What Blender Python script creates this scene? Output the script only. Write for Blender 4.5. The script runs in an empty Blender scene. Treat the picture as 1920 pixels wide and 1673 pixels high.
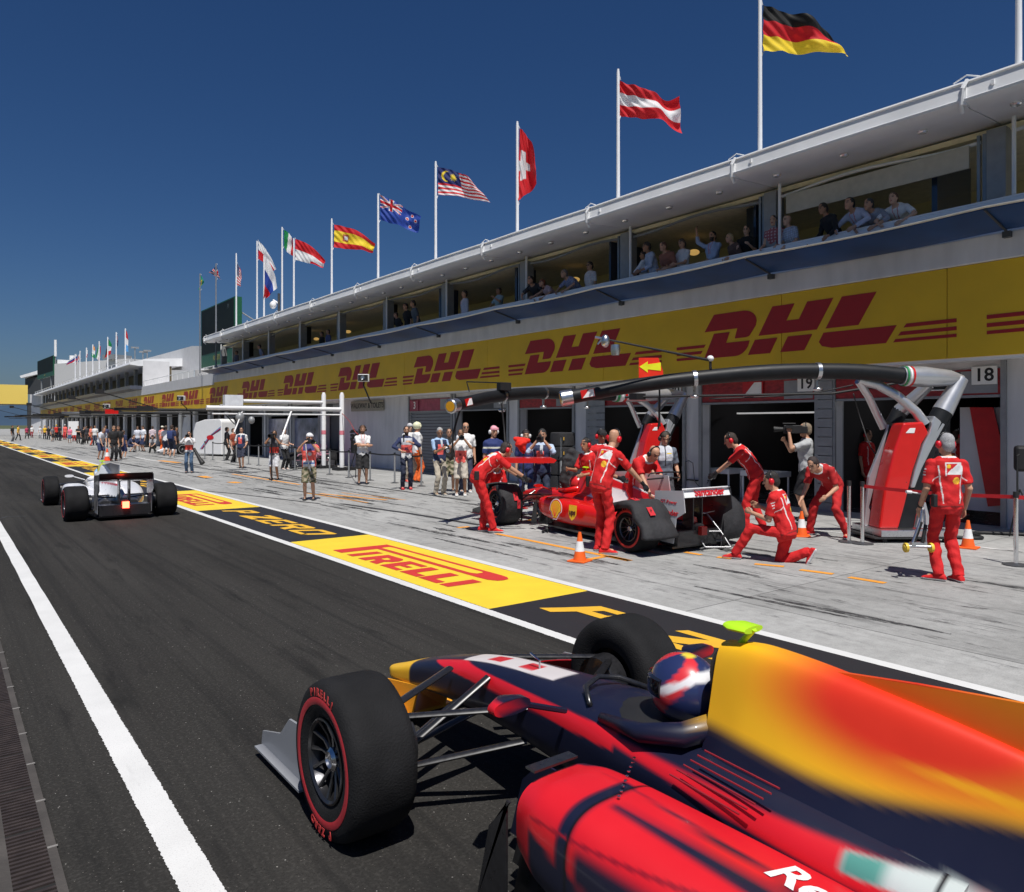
import bpy, math, random
import numpy as np
from mathutils import Vector, Matrix, noise
rnd = random.Random(7)
SC = bpy.context.scene
COL = SC.collection
# ---------------------------------------------------------------- camera
FPX, HOR, CAMH = 1403.0, 797.0, 1.85
YAW = math.atan2(1070, FPX)
SN, CS = math.sin(YAW), math.cos(YAW)
cam = bpy.data.cameras.new('camera'); camo = bpy.data.objects.new('camera', cam); COL.objects.link(camo)
camo.location = (0, 0, CAMH); camo.rotation_euler = (math.pi/2, 0, -YAW)
cam.sensor_width = 36; cam.lens = 36*FPX/1920; cam.shift_y = -(836.5-HOR)/1920
cam.clip_start = 0.05; cam.clip_end = 9000
SC.camera = camo

def G(px, py, z=0.0):
    "world point at height z seen at photo position px, py"
    d = (CAMH-z)*FPX/(py-HOR); u = (px-960)/FPX
    return Vector((d*(SN+u*CS), d*(CS-u*SN), z))
def D(px, py, d):
    u = (px-960)/FPX
    return Vector((d*(SN+u*CS), d*(CS-u*SN), CAMH+(HOR-py)*d/FPX))
def onX(px, X, py=HOR):
    u = (px-960)/FPX; d = X/(SN+u*CS)
    return Vector((X, d*(CS-u*SN), CAMH+(HOR-py)*d/FPX))

# ---------------------------------------------------------------- materials
def lin(c):
    return tuple(((v/12.92) if v <= .04045 else ((v+.055)/1.055)**2.4) for v in c)
MATS = {}
def nmat(name):
    m = bpy.data.materials.new(name); m.use_nodes = True
    return m, m.node_tree.nodes, m.node_tree.links, m.node_tree.nodes['Principled BSDF']
def M(name, col=(.5,.5,.5), rough=.5, metal=0, var=0.12, scale=6.0, bump=0.0, bscale=40.0, attr=False,
      emit=0, coat=0, alpha=1, trans=0, spec=.5, stretch=(1,1,1)):
    if name in MATS: return MATS[name]
    m, N, L, b = nmat(name)
    b.inputs['Roughness'].default_value = rough; b.inputs['Metallic'].default_value = metal
    b.inputs['Coat Weight'].default_value = coat; b.inputs['Coat Roughness'].default_value = .06
    b.inputs['Specular IOR Level'].default_value = spec
    tc = N.new('ShaderNodeTexCoord'); mp = N.new('ShaderNodeMapping'); mp.inputs['Scale'].default_value = stretch
    L.new(tc.outputs['Object'], mp.inputs['Vector'])
    nz = N.new('ShaderNodeTexNoise'); nz.inputs['Scale'].default_value = scale; nz.inputs['Detail'].default_value = 5
    L.new(mp.outputs['Vector'], nz.inputs['Vector'])
    mr = N.new('ShaderNodeMapRange'); mr.inputs['From Min'].default_value = .25; mr.inputs['From Max'].default_value = .75
    mr.inputs['To Min'].default_value = 1-var; mr.inputs['To Max'].default_value = 1+var
    L.new(nz.outputs['Fac'], mr.inputs['Value'])
    vm = N.new('ShaderNodeVectorMath'); vm.operation = 'SCALE'
    if attr:
        at = N.new('ShaderNodeAttribute'); at.attribute_name = 'paint'; L.new(at.outputs['Color'], vm.inputs[0])
    else:
        vm.inputs[0].default_value = col[:3]
    L.new(mr.outputs['Result'], vm.inputs['Scale']); L.new(vm.outputs['Vector'], b.inputs['Base Color'])
    m2 = N.new('ShaderNodeMapRange'); m2.inputs['To Min'].default_value = max(0, rough-.08); m2.inputs['To Max'].default_value = min(1, rough+.08)
    L.new(nz.outputs['Fac'], m2.inputs['Value']); L.new(m2.outputs['Result'], b.inputs['Roughness'])
    if bump:
        n2 = N.new('ShaderNodeTexNoise'); n2.inputs['Scale'].default_value = bscale; n2.inputs['Detail'].default_value = 4
        L.new(mp.outputs['Vector'], n2.inputs['Vector'])
        bp = N.new('ShaderNodeBump'); bp.inputs['Strength'].default_value = bump; bp.inputs['Distance'].default_value = .02
        L.new(n2.outputs['Fac'], bp.inputs['Height']); L.new(bp.outputs['Normal'], b.inputs['Normal'])
    if emit:
        b.inputs['Emission Color'].default_value = (*col[:3], 1); b.inputs['Emission Strength'].default_value = emit
    if trans: b.inputs['Transmission Weight'].default_value = trans
    if alpha < 1: b.inputs['Alpha'].default_value = alpha
    MATS[name] = m; return m

# ---------------------------------------------------------------- mesh building
class MB:
    def __init__(s): s.v = []; s.f = []
    def add(s, vs, fs):
        o = len(s.v); s.v += [tuple(v) for v in vs]; s.f += [tuple(i+o for i in f) for f in fs]; return s
    def box(s, c, d, rz=0, R=None):
        hx, hy, hz = d[0]/2, d[1]/2, d[2]/2
        R = R or Matrix.Rotation(rz, 3, 'Z'); c = Vector(c)
        vs = [c+R@Vector((x*hx, y*hy, z*hz)) for x in (-1,1) for y in (-1,1) for z in (-1,1)]
        return s.add(vs, [(0,1,3,2),(4,6,7,5),(0,4,5,1),(2,3,7,6),(0,2,6,4),(1,5,7,3)])
    def b2(s, a, b):   # box from corner to corner
        return s.box([(a[i]+b[i])/2 for i in range(3)], [abs(b[i]-a[i]) for i in range(3)])
    def loft(s, rings, cap=True, closed=True):
        n = len(rings[0]); vs = [p for r in rings for p in r]; fs = []
        for i in range(len(rings)-1):
            for j in range(n if closed else n-1):
                k = (j+1) % n
                fs.append((i*n+j, i*n+k, (i+1)*n+k, (i+1)*n+j))
        if cap and closed:
            fs.append(tuple(range(n-1, -1, -1))); fs.append(tuple((len(rings)-1)*n+j for j in range(n)))
        return s.add(vs, fs)
    def tube(s, pts, r, n=10, cap=True, sx=1.0, up=None):
        pts = [Vector(p) for p in pts]
        if not isinstance(r, (list, tuple)): r = [r]*len(pts)
        rings = []; prev = None
        for i, p in enumerate(pts):
            t = (pts[min(i+1, len(pts)-1)]-pts[max(i-1, 0)]).normalized()
            a = prev if prev is not None else (Vector(up) if up else (Vector((0,0,1)) if abs(t.z) < .9 else Vector((1,0,0))))
            a = (a-t*a.dot(t)).normalized(); prev = a; b = t.cross(a)
            rings.append([p+(a*math.cos(q)+b*math.sin(q)*sx)*r[i] for q in [2*math.pi*k/n for k in range(n)]])
        return s.loft(rings, cap)
    def cap(s, a, b, ra, rb, n=12, sx=1.0, up=None):   # tapered capsule
        a = Vector(a); b = Vector(b); t = (b-a)
        if t.length < 1e-5: t = Vector((0,0,1e-4))
        t.normalize(); pts = []; rr = []
        for q in (-80,-50,-20): pts.append(a+t*ra*math.sin(math.radians(q))); rr.append(ra*math.cos(math.radians(q)))
        for q in (20,50,80): pts.append(b+t*rb*math.sin(math.radians(q))); rr.append(rb*math.cos(math.radians(q)))
        return s.tube(pts, rr, n, True, sx, up)
    def ell(s, c, r, n=16, m=10, R=None):
        c = Vector(c); R = R or Matrix.Identity(3); rings = []
        for i in range(m+1):
            th = math.radians(4+172*i/m)
            rings.append([c+R@Vector((r[0]*math.sin(th)*math.cos(2*math.pi*j/n), r[1]*math.sin(th)*math.sin(2*math.pi*j/n), -r[2]*math.cos(th))) for j in range(n)])
        return s.loft(rings)
    def lathe(s, prof, c=(0,0,0), axis='Z', n=32, closed=False):
        vs = []; k = len(prof)
        for j in range(n):
            a = 2*math.pi*j/n
            for r, h in prof:
                p = {'Z': (r*math.cos(a), r*math.sin(a), h), 'X': (h, r*math.cos(a), r*math.sin(a)), 'Y': (r*math.cos(a), h, r*math.sin(a))}[axis]
                vs.append((p[0]+c[0], p[1]+c[1], p[2]+c[2]))
        fs = []
        for j in range(n):
            j2 = (j+1) % n
            for i in range(k if closed else k-1):
                i2 = (i+1) % k
                fs.append((j*k+i, j2*k+i, j2*k+i2, j*k+i2))
        return s.add(vs, fs)
    def prism(s, poly, o, u, w, th):   # polygon in plane (u,w) at o, thickness th along u x w
        o = Vector(o); u = Vector(u); w = Vector(w); nn = u.cross(w).normalized()*th
        a = [o+u*p[0]+w*p[1] for p in poly]; b = [p+nn for p in a]; n = len(poly)
        fs = [tuple(range(n-1,-1,-1)), tuple(range(n, 2*n))]+[(i, (i+1)%n, n+(i+1)%n, n+i) for i in range(n)]
        return s.add(a+b, fs)
    def build(s, name, mat, parent=None, smooth=0, bevel=0, paint=None, fix=True):
        me = bpy.data.meshes.new(name); me.from_pydata(s.v, [], s.f); me.update()
        if fix:
            import bmesh
            bm = bmesh.new(); bm.from_mesh(me); bmesh.ops.recalc_face_normals(bm, faces=bm.faces); bm.to_mesh(me); bm.free()
        return mobj(name, me, mat, parent, smooth, bevel, paint)
def mobj(name, me, mat, parent=None, smooth=0, bevel=0, paint=None):
    me.materials.append(mat)
    if smooth:
        me.shade_smooth()
        if smooth < 180: me.set_sharp_from_angle(angle=math.radians(smooth))
    o = bpy.data.objects.new(name, me); COL.objects.link(o)
    if parent: o.parent = parent
    if paint: dopaint(me, paint)
    if bevel:
        md = o.modifiers.new('bevel', 'BEVEL'); md.width = bevel; md.segments = 2; md.limit_method = 'ANGLE'
    return o
def dopaint(me, fn):
    n = len(me.vertices); co = np.empty(n*3, 'f'); me.vertices.foreach_get('co', co); co = co.reshape(n, 3)
    c = np.ones((n, 4), 'f'); c[:, :3] = fn(co[:, 0], co[:, 1], co[:, 2]) if callable(fn) else np.array(fn)[None, :3]
    a = me.color_attributes.new('paint', 'FLOAT_COLOR', 'POINT'); a.data.foreach_set('color', c.ravel())
def tag(o, label=None, cat=None, group=None, kind=None):
    if label: o['label'] = label
    if cat: o['category'] = cat
    if group: o['group'] = group
    if kind: o['kind'] = kind
    return o
def thing(name, loc, label, cat, group=None, rz=0, kind=None):
    o = bpy.data.objects.new(name, None); COL.objects.link(o); o.location = loc; o.rotation_euler = (0, 0, rz)
    o.empty_display_size = .2
    return tag(o, label, cat, group, kind)
def kids(o): return list(o.children)
def copy_tree(o, loc=None, rz=None, parent=None, label=None):
    c = o.copy(); COL.objects.link(c); c.parent = parent
    if loc is not None: c.location = loc
    if rz is not None: c.rotation_euler = (0, 0, rz)
    if label: c['label'] = label
    for ch in list(o.children):
        k = copy_tree(ch); k.parent = c; k.matrix_parent_inverse = ch.matrix_parent_inverse.copy()
    return c
TMP = bpy.data.scenes.new('scratch')
def evaluate(o):
    TMP.collection.objects.link(o); vl = TMP.view_layers[0]; vl.update(); dg = vl.depsgraph
    me = bpy.data.meshes.new_from_object(o.evaluated_get(dg), depsgraph=dg); TMP.collection.objects.unlink(o); return me
def textmesh(txt, size=1.0, shear=0, ext=0.0, align='CENTER', bold=0, space=1.0):
    cu = bpy.data.curves.new('lettering', 'FONT'); cu.body = txt; cu.size = size; cu.shear = shear; cu.extrude = ext
    cu.align_x = align; cu.align_y = 'CENTER'; cu.offset = bold; cu.space_character = space; cu.resolution_u = 3
    o = bpy.data.objects.new('lettering', cu)
    me = evaluate(o)
    bpy.data.objects.remove(o); bpy.data.curves.remove(cu); return me
def text(txt, size, mat, o, u, w, parent=None, name='lettering', ext=.002, **k):
    "flat letters, o = centre, u = reading direction, w = up"
    me = textmesh(txt, size, ext=ext, **k); me.materials.clear()
    u = Vector(u).normalized(); w = Vector(w).normalized(); n = u.cross(w); o = Vector(o)
    mx = Matrix(((u.x, w.x, n.x, o.x), (u.y, w.y, n.y, o.y), (u.z, w.z, n.z, o.z), (0,0,0,1)))
    me.transform(mx); return mobj(name, me, mat, parent)

# ---------------------------------------------------------------- sky and sun
ELEV = math.radians(63.5); SAZ = Vector((-.42, -.91, 0)).normalized()
sundir = Vector((SAZ.x*math.cos(ELEV), SAZ.y*math.cos(ELEV), math.sin(ELEV)))
w = bpy.data.worlds.new('World'); SC.world = w; w.use_nodes = True
N = w.node_tree.nodes; L = w.node_tree.links
sky = N.new('ShaderNodeTexSky'); sky.sky_type = 'NISHITA'; sky.sun_disc = False
sky.sun_elevation = ELEV; sky.sun_rotation = math.atan2(SAZ.x, SAZ.y)
sky.altitude = 300; sky.air_density = 1.0; sky.dust_density = 1.3; sky.ozone_density = 3.5
hs = N.new('ShaderNodeHueSaturation'); hs.inputs['Saturation'].default_value = 1.22
L.new(sky.outputs['Color'], hs.inputs['Color']); vmx = N.new('ShaderNodeVectorMath'); vmx.operation = 'MULTIPLY'; vmx.inputs[1].default_value = (.80,.93,1.17)
L.new(hs.outputs['Color'], vmx.inputs[0]); L.new(vmx.outputs[0], N['Background'].inputs['Color'])
N['Background'].inputs['Strength'].default_value = .043
sl = bpy.data.lights.new('sun', 'SUN'); sl.energy = 5.0; sl.angle = math.radians(.5); sl.color = (1, .965, .91)
so = bpy.data.objects.new('sun', sl); COL.objects.link(so)
so.rotation_euler = sundir.to_track_quat('Z', 'Y').to_euler(); so.location = (0, 0, 60)
SC.view_settings.view_transform = 'Standard'; SC.view_settings.look = 'None'; SC.view_settings.exposure = 0; SC.view_settings.gamma = 1
SC.cycles.max_bounces = 6; SC.cycles.transparent_max_bounces = 12
# ---------------------------------------------------------------- ground
def ramp(N, L, src, stops):
    r = N.new('ShaderNodeValToRGB'); e = r.color_ramp.elements
    e[0].position, e[0].color = stops[0][0], (*[stops[0][1]]*3, 1); e[1].position, e[1].color = stops[1][0], (*[stops[1][1]]*3, 1)
    L.new(src, r.inputs['Fac']); return r.outputs['Color']
def mixc(N, L, fac, a, b, mode='MIX'):
    m = N.new('ShaderNodeMix'); m.data_type = 'RGBA'; m.blend_type = mode
    if isinstance(fac, (int, float)): m.inputs[0].default_value = fac
    else: L.new(fac, m.inputs[0])
    for k, v in ((6, a), (7, b)):
        if isinstance(v, tuple): m.inputs[k].default_value = (*v[:3], 1)
        else: L.new(v, m.inputs[k])
    return m.outputs[2]
def noise_(N, L, vec, scale, detail=5, rough=.5):
    n = N.new('ShaderNodeTexNoise'); n.inputs['Scale'].default_value = scale; n.inputs['Detail'].default_value = detail; n.inputs['Roughness'].default_value = rough
    L.new(vec, n.inputs['Vector']); return n.outputs['Fac']
def mapped(N, L, scale, loc=(0,0,0)):
    t = N.new('ShaderNodeTexCoord'); p = N.new('ShaderNodeMapping'); p.inputs['Scale'].default_value = scale; p.inputs['Location'].default_value = loc
    L.new(t.outputs['Object'], p.inputs['Vector']); return p.outputs['Vector']
def math_(N, L, op, a, b=None):
    m = N.new('ShaderNodeMath'); m.operation = op
    for i, v in enumerate((a, b)):
        if v is None: continue
        if isinstance(v, (int, float)): m.inputs[i].default_value = v
        else: L.new(v, m.inputs[i])
    return m.outputs[0]

def asphalt_mat(name, base, fleck=True, tint=(1,1,1)):
    m, N, L, b = nmat(name); v = mapped(N, L, (1,1,1))
    big = noise_(N, L, mapped(N, L, (1.2,.12,1)), 1.1, 4)
    c = mixc(N, L, ramp(N, L, big, ((.3,0),(.7,1))), tuple(base*.70*t for t in tint), tuple(base*1.22*t for t in tint))
    fine = noise_(N, L, v, 130, 3, .7)
    c = mixc(N, L, ramp(N, L, fine, ((.30,0),(.46,1))), tuple(base*.45*t for t in tint), c)
    c = mixc(N, L, ramp(N, L, noise_(N, L, v, 60, 2), ((.5,0),(.72,.55))), c, tuple(base*1.9*t for t in tint))
    if fleck:
        vo = N.new('ShaderNodeTexVoronoi'); vo.inputs['Scale'].default_value = 24; L.new(v, vo.inputs['Vector'])
        sp = math_(N, L, 'LESS_THAN', vo.outputs['Distance'], .085)
        cc = N.new('ShaderNodeSeparateColor'); L.new(vo.outputs['Color'], cc.inputs[0])
        sp = math_(N, L, 'MULTIPLY', sp, math_(N, L, 'GREATER_THAN', cc.outputs[0], .72))
        c = mixc(N, L, math_(N, L, 'MULTIPLY', sp, .8), c, (.30,.29,.27))
        vo2 = N.new('ShaderNodeTexVoronoi'); vo2.inputs['Scale'].default_value = 62; L.new(v, vo2.inputs['Vector']); c2 = N.new('ShaderNodeSeparateColor'); L.new(vo2.outputs['Color'], c2.inputs[0])
        s2 = math_(N, L, 'MULTIPLY', math_(N, L, 'LESS_THAN', vo2.outputs['Distance'], .16), math_(N, L, 'GREATER_THAN', c2.outputs[1], .80)); c = mixc(N, L, math_(N, L, 'MULTIPLY', s2, .7), c, (.17,.155,.14))
        # rubber dabs and oil stains
        dk = noise_(N, L, mapped(N, L, (2.4,.35,1), (5,2,0)), 1.6, 6, .65)
        c = mixc(N, L, ramp(N, L, dk, ((.56,0),(.72,.7))), c, (base*.35,)*3)
        tk = noise_(N, L, mapped(N, L, (4.5,.05,1), (2,9,0)), 1.7, 6, .6)
        c = mixc(N, L, ramp(N, L, tk, ((.50,0),(.66,.55))), c, (base*.45,)*3)
    L.new(c, b.inputs['Base Color']); b.inputs['Roughness'].default_value = .9; b.inputs['Specular IOR Level'].default_value = .14
    bp = N.new('ShaderNodeBump'); bp.inputs['Strength'].default_value = .5; bp.inputs['Distance'].default_value = .006
    L.new(fine, bp.inputs['Height']); L.new(bp.outputs['Normal'], b.inputs['Normal']); return m

def concrete_mat():
    m, N, L, b = nmat('worn pit concrete'); v = mapped(N, L, (1,1,1))
    c = mixc(N, L, ramp(N, L, noise_(N, L, v, .55, 6, .6), ((.3,0),(.7,1))), (.30,.30,.29), (.43,.43,.42))
    c = mixc(N, L, ramp(N, L, noise_(N, L, v, 7, 6, .7), ((.35,.35),(.6,0))), c, (.17,.17,.165))
    c = mixc(N, L, ramp(N, L, noise_(N, L, v, 90, 3), ((.3,.45),(.5,0))), c, (.15,.15,.15))
    # long rubber streaks laid down by the cars, running along the lane
    sx = N.new('ShaderNodeSeparateXYZ'); t = N.new('ShaderNodeTexCoord'); L.new(t.outputs['Object'], sx.inputs[0])
    s1 = noise_(N, L, mapped(N, L, (1.9,.30,1), (0,.3,0)), 1.9, 7, .68)
    s2 = noise_(N, L, mapped(N, L, (9,.5,1), (3,0,0)), 1.6, 5, .6)
    band = N.new('ShaderNodeMapRange'); band.inputs['From Min'].default_value = 5.9; band.inputs['From Max'].default_value = 6.9; L.new(sx.outputs[0], band.inputs['Value'])
    band2 = N.new('ShaderNodeMapRange'); band2.inputs['From Min'].default_value = 12.6; band2.inputs['From Max'].default_value = 10.6; L.new(sx.outputs[0], band2.inputs['Value'])
    bb = math_(N, L, 'MULTIPLY', band.outputs[0], band2.outputs[0])
    st = math_(N, L, 'MULTIPLY', ramp(N, L, s1, ((.47,0),(.66,1))), ramp(N, L, s2, ((.42,0),(.62,1))))
    st = math_(N, L, 'MULTIPLY', st, math_(N, L, 'ADD', math_(N, L, 'MULTIPLY', bb, .62), .06))
    c = mixc(N, L, st, c, (.022,.022,.024))
    # smaller broken scuffs
    s3 = noise_(N, L, mapped(N, L, (3.4,.75,1), (1,7,0)), 2.1, 8, .78)
    c = mixc(N, L, math_(N, L, 'MULTIPLY', ramp(N, L, s3, ((.55,0),(.66,1))), math_(N, L, 'ADD', math_(N, L, 'MULTIPLY', bb, .75), .22)), c, (.03,.03,.032))
    # slab joints
    for ax, per, off in ((0, 4.3, 1.95), (1, 5.2, .35)):
        f = math_(N, L, 'FRACT', math_(N, L, 'DIVIDE', math_(N, L, 'ADD', sx.outputs[ax], off), per))
        j = math_(N, L, 'LESS_THAN', f, .016/per)
        c = mixc(N, L, math_(N, L, 'MULTIPLY', j, .75), c, (.07,.07,.07))
    # slabs differ slightly
    ch = N.new('ShaderNodeTexWhiteNoise'); ch.noise_dimensions = '2D'
    fl = N.new('ShaderNodeVectorMath'); fl.operation = 'FLOOR'; 
    L.new(mapped(N, L, (1/4.3,1/5.2,1), (1.95/4.3,.35/5.2,0)), fl.inputs[0]); L.new(fl.outputs[0], ch.inputs['Vector'])
    mr = N.new('ShaderNodeMapRange'); mr.inputs['To Min'].default_value = .9; mr.inputs['To Max'].default_value = 1.07; L.new(ch.outputs['Value'], mr.inputs['Value'])
    sc = N.new('ShaderNodeVectorMath'); sc.operation = 'SCALE'; L.new(c, sc.inputs[0]); L.new(mr.outputs[0], sc.inputs['Scale'])
    L.new(sc.outputs[0], b.inputs['Base Color']); b.inputs['Roughness'].default_value = .78; b.inputs['Specular IOR Level'].default_value = .35
    bp = N.new('ShaderNodeBump'); bp.inputs['Strength'].default_value = .25; bp.inputs['Distance'].default_value = .01
    L.new(noise_(N, L, v, 60, 4), bp.inputs['Height']); L.new(bp.outputs['Normal'], b.inputs['Normal']); return m
def paint_mat(name, col, wear=.25):
    m, N, L, b = nmat(name); v = mapped(N, L, (1,1,1))
    c = mixc(N, L, ramp(N, L, noise_(N, L, v, 3, 5), ((.3,0),(.7,1))), tuple(x*.93 for x in col), tuple(min(1,x*1.04) for x in col))
    c = mixc(N, L, ramp(N, L, noise_(N, L, v, 140, 2), ((.28,wear),(.42,0))), c, tuple(x*.35 for x in col))
    c = mixc(N, L, ramp(N, L, noise_(N, L, mapped(N, L, (3,.5,1)), 1.5, 6, .7), ((.62,0),(.8,wear))), c, (.06,.06,.06))
    L.new(c, b.inputs['Base Color']); b.inputs['Roughness'].default_value = .6
    bp = N.new('ShaderNodeBump'); bp.inputs['Strength'].default_value = .3; bp.inputs['Distance'].default_value = .004
    L.new(noise_(N, L, v, 120, 2), bp.inputs['Height']); L.new(bp.outputs['Normal'], b.inputs['Normal']); return m
def sheet(name, x0, x1, y0, y1, z, mat, kind='structure', label=None):
    o = MB().add([(x0,y0,z),(x1,y0,z),(x1,y1,z),(x0,y1,z)], [(0,1,2,3)]).build(name, mat, fix=False)
    return tag(o, label, None, None, kind)
M_conc = concrete_mat()
sheet('ground', -1500, 3000, -600, 6000, -.012, M('dry grass ground', (.07,.085,.035), .9, var=.4, scale=.1))
sheet('pit_lane_apron', 5.0, 60, -12, 420, 0, M_conc, label='grey concrete apron marked with rubber streaks')
sheet('pit_lane_road', .40, 5.84, -12, 420, .003, asphalt_mat('lane asphalt', .031, True, (1.05,1,.93)), label='dark asphalt fast lane with white flecks')
sheet('pit_wall_walkway', -8, .40, -12, 420, .002, asphalt_mat('verge asphalt', .045, False, (1.14,.98,.86)), label='brownish asphalt strip beside the drain')
white = paint_mat('white road paint', (.66,.66,.65), .3)
def ragged(x0, x1, z=.008):
    rr = random.Random(9); mb = MB(); ys = [-12]; 
    while ys[-1] < 30: ys.append(ys[-1]+(.011 if 0 < ys[-1] < 8 else .5))
    ys.append(420); n = len(ys); o = []
    for y in ys: j = .0035 if y < 30 else 0; mb.v += [(x0+rr.uniform(-j,j), y, z), (x1+rr.uniform(-j,j), y, z)]
    mb.f = [(2*i, 2*i+1, 2*i+3, 2*i+2) for i in range(n-1)]
    tag(mb.build('lane_line', white, fix=False), None, None, None, 'structure')
ragged(.75, .895); ragged(4.225, 4.35)
sheet('lane_line', 5.72, 5.845, -12, 420, .008, white)
yel = paint_mat('yellow road paint', (.82,.58,.035), .38); blk = paint_mat('black road paint', (.017,.017,.020), .2)
redp = paint_mat('red road paint', (.58,.035,.03), .3); yel2 = paint_mat('ochre road paint', (.75,.42,.03), .2)
Y0P = 6.10; PL = 5.37
# panels drawn in text space: s along the reading direction (towards the viewer, -Y), t up (towards the garages, +X)
PIR = [  # (list of polygons) measured on the panel, s from its far end
 [(.60,.10),(.78,.10),(.78,.80),(1.02,.80),(1.02,.62),(1.10,.62),(3.55,.62),(3.95,.66),(4.12,.78),(4.12,.92),(3.4,.92),(3.32,.86),(3.1,.84),(.60,.84)],
]
def ring_poly(o, i):  # polygon with one hole, bridged
    return o+[o[0]]+i[::-1]+[i[-1]]
def lay(polys, s0, mat, z, name, sx=1.0):
    mb = MB()
    for p in polys:
        pts = [(4.36+q[1]*1.35, s0-q[0]*sx, z) for q in p]
        mb.add(pts, [tuple(range(len(pts)))])
    me = bpy.data.meshes.new(name); me.from_pydata(mb.v, [], mb.f)
    import bmesh
    bm = bmesh.new(); bm.from_mesh(me); bmesh.ops.triangulate(bm, faces=bm.faces)
    for f in bm.faces:
        if f.normal.z < 0: f.normal_flip()
    bm.to_mesh(me); bm.free()
    return tag(mobj(name, me, mat), None, None, None, 'structure')
def I_(a, b, y0, y1, sh): return [(a-sh*y0, y0), (b-sh*y0, y0), (b-sh*y1, y1), (a-sh*y1, y1)]
def pirelli():
    b0, b1 = .16, .50; P = []
    P.append([(1.13,b0),(1.42,b0),(1.42,.585),(4.0,.585),(4.22,.595),(4.34,.64),(4.36,.70),(4.34,.76),(4.24,.80),(4.1,.81),(1.15,.81)])
    P.append([(1.60,b0),(1.79,b0),(1.82,b1),(1.63,b1)])
    x = 1.96
    P += [[(x,b0),(x+.22,b0),(x+.22,b1),(x+.02,b1)], [(x+.22,b1),(x+.22,.41),(x+.36,.40),(x+.38,.36),(x+.34,.33),(x+.22,.33),(x+.22,.26),(x+.28,.26),(x+.34,b0),(x+.56,b0),(x+.47,.28),(x+.55,.33),(x+.57,.40),(x+.52,.47),(x+.44,b1)]]
    x = 2.60; P.append([(x,b0),(x+.46,b0),(x+.46,.23),(x+.2,.23),(x+.2,.30),(x+.4,.30),(x+.4,.36),(x+.2,.36),(x+.2,.43),(x+.46,.43),(x+.46,b1),(x,b1)])
    for x in (3.14, 3.60): P.append([(x,b0),(x+.42,b0),(x+.42,.25),(x+.2,.25),(x+.2,b1),(x,b1)])
    P.append([(4.08,b0),(4.27,b0),(4.29,b1),(4.10,b1)])
    return P
def pirelli_gap():   # the open slot inside the long bowl shows the panel colour
    return [[(1.40,.645),(3.75,.645),(3.85,.67),(3.85,.74),(3.80,.755),(1.50,.755),(1.40,.74)]]
def pzero():
    P = []; h0, h1 = .33, .71
    def S(s, t): return (x+s+.76*(t-h0), t)
    x = .30
    P += [[S(0,h0-.02),S(.20,h0-.03),S(.22,.46),S(.02,.46)], [S(.02,.46),S(.55,.46),S(.64,.50),S(.64,.55),S(.02,.55)], [S(.02,.55),S(.24,.55),S(.24,.63),S(.02,.63)], [S(.46,.55),S(.64,.55),S(.64,.66),S(.46,.63)], [S(.02,.63),S(.46,.63),S(.64,.66),S(.58,h1),S(.02,h1)]]
    x = 1.42; P.append([S(0,h0-.01),S(.78,h0),S(.74,.41),S(.40,.41),S(.80,.63),S(.76,h1),S(.02,h1),S(.02,.63),S(.40,.63),S(0,.41)])
    x = 2.34; P.append([S(0,h0),S(.66,h0),S(.66,.40),S(.20,.40),S(.20,.48),S(.58,.48),S(.58,.55),S(.20,.55),S(.20,.63),S(.66,.63),S(.66,h1),S(0,h1)])
    x = 3.16
    P += [[S(0,h0),S(.18,h0),S(.18,h1),S(0,h1)], [S(.18,.63),S(.52,.63),S(.52,.56),S(.18,.56),S(.18,.48),S(.36,.48),S(.54,h0),S(.78,h0),S(.58,.48),S(.70,.52),S(.72,.66),S(.64,h1),S(.18,h1)]]
    x = 4.04
    P += [[S(0,.37),S(.06,h0),S(.66,h0),S(.66,.40),S(.18,.40),S(.18,.63),S(.06,h1),S(0,.67)], [S(.18,.63),S(.54,.63),S(.54,.40),S(.66,h0),S(.72,.37),S(.72,.67),S(.66,h1),S(.06,h1)]]
    return P
yl, bl, rl, zl, gl = [], [], [], [], []
for k in range(-1, 40):
    a = Y0P+PL*(k+1); quad = [(0,0),(PL,0),(PL,1.0),(0,1.0)]
    sft = [(s+Y0P-a, t) for s, t in quad]
    even = (k % 2 == 0)
    (yl if even else bl).append(sft)
    if even: gl += [[(s+Y0P-a, t) for s, t in p] for p in pirelli_gap()]
    for p in (pirelli() if even else pzero()):
        (rl if even else zl).append([(s+Y0P-a, t) for s, t in p])
lay(yl, Y0P, yel, .0075, 'painted_panel'); lay(bl, Y0P, blk, .0075, 'painted_panel')
lay(rl, Y0P, redp, .0115, 'painted_lettering'); lay(zl, Y0P, yel2, .0115, 'painted_lettering'); lay(gl, Y0P, yel, .0135, 'painted_panel')
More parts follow.
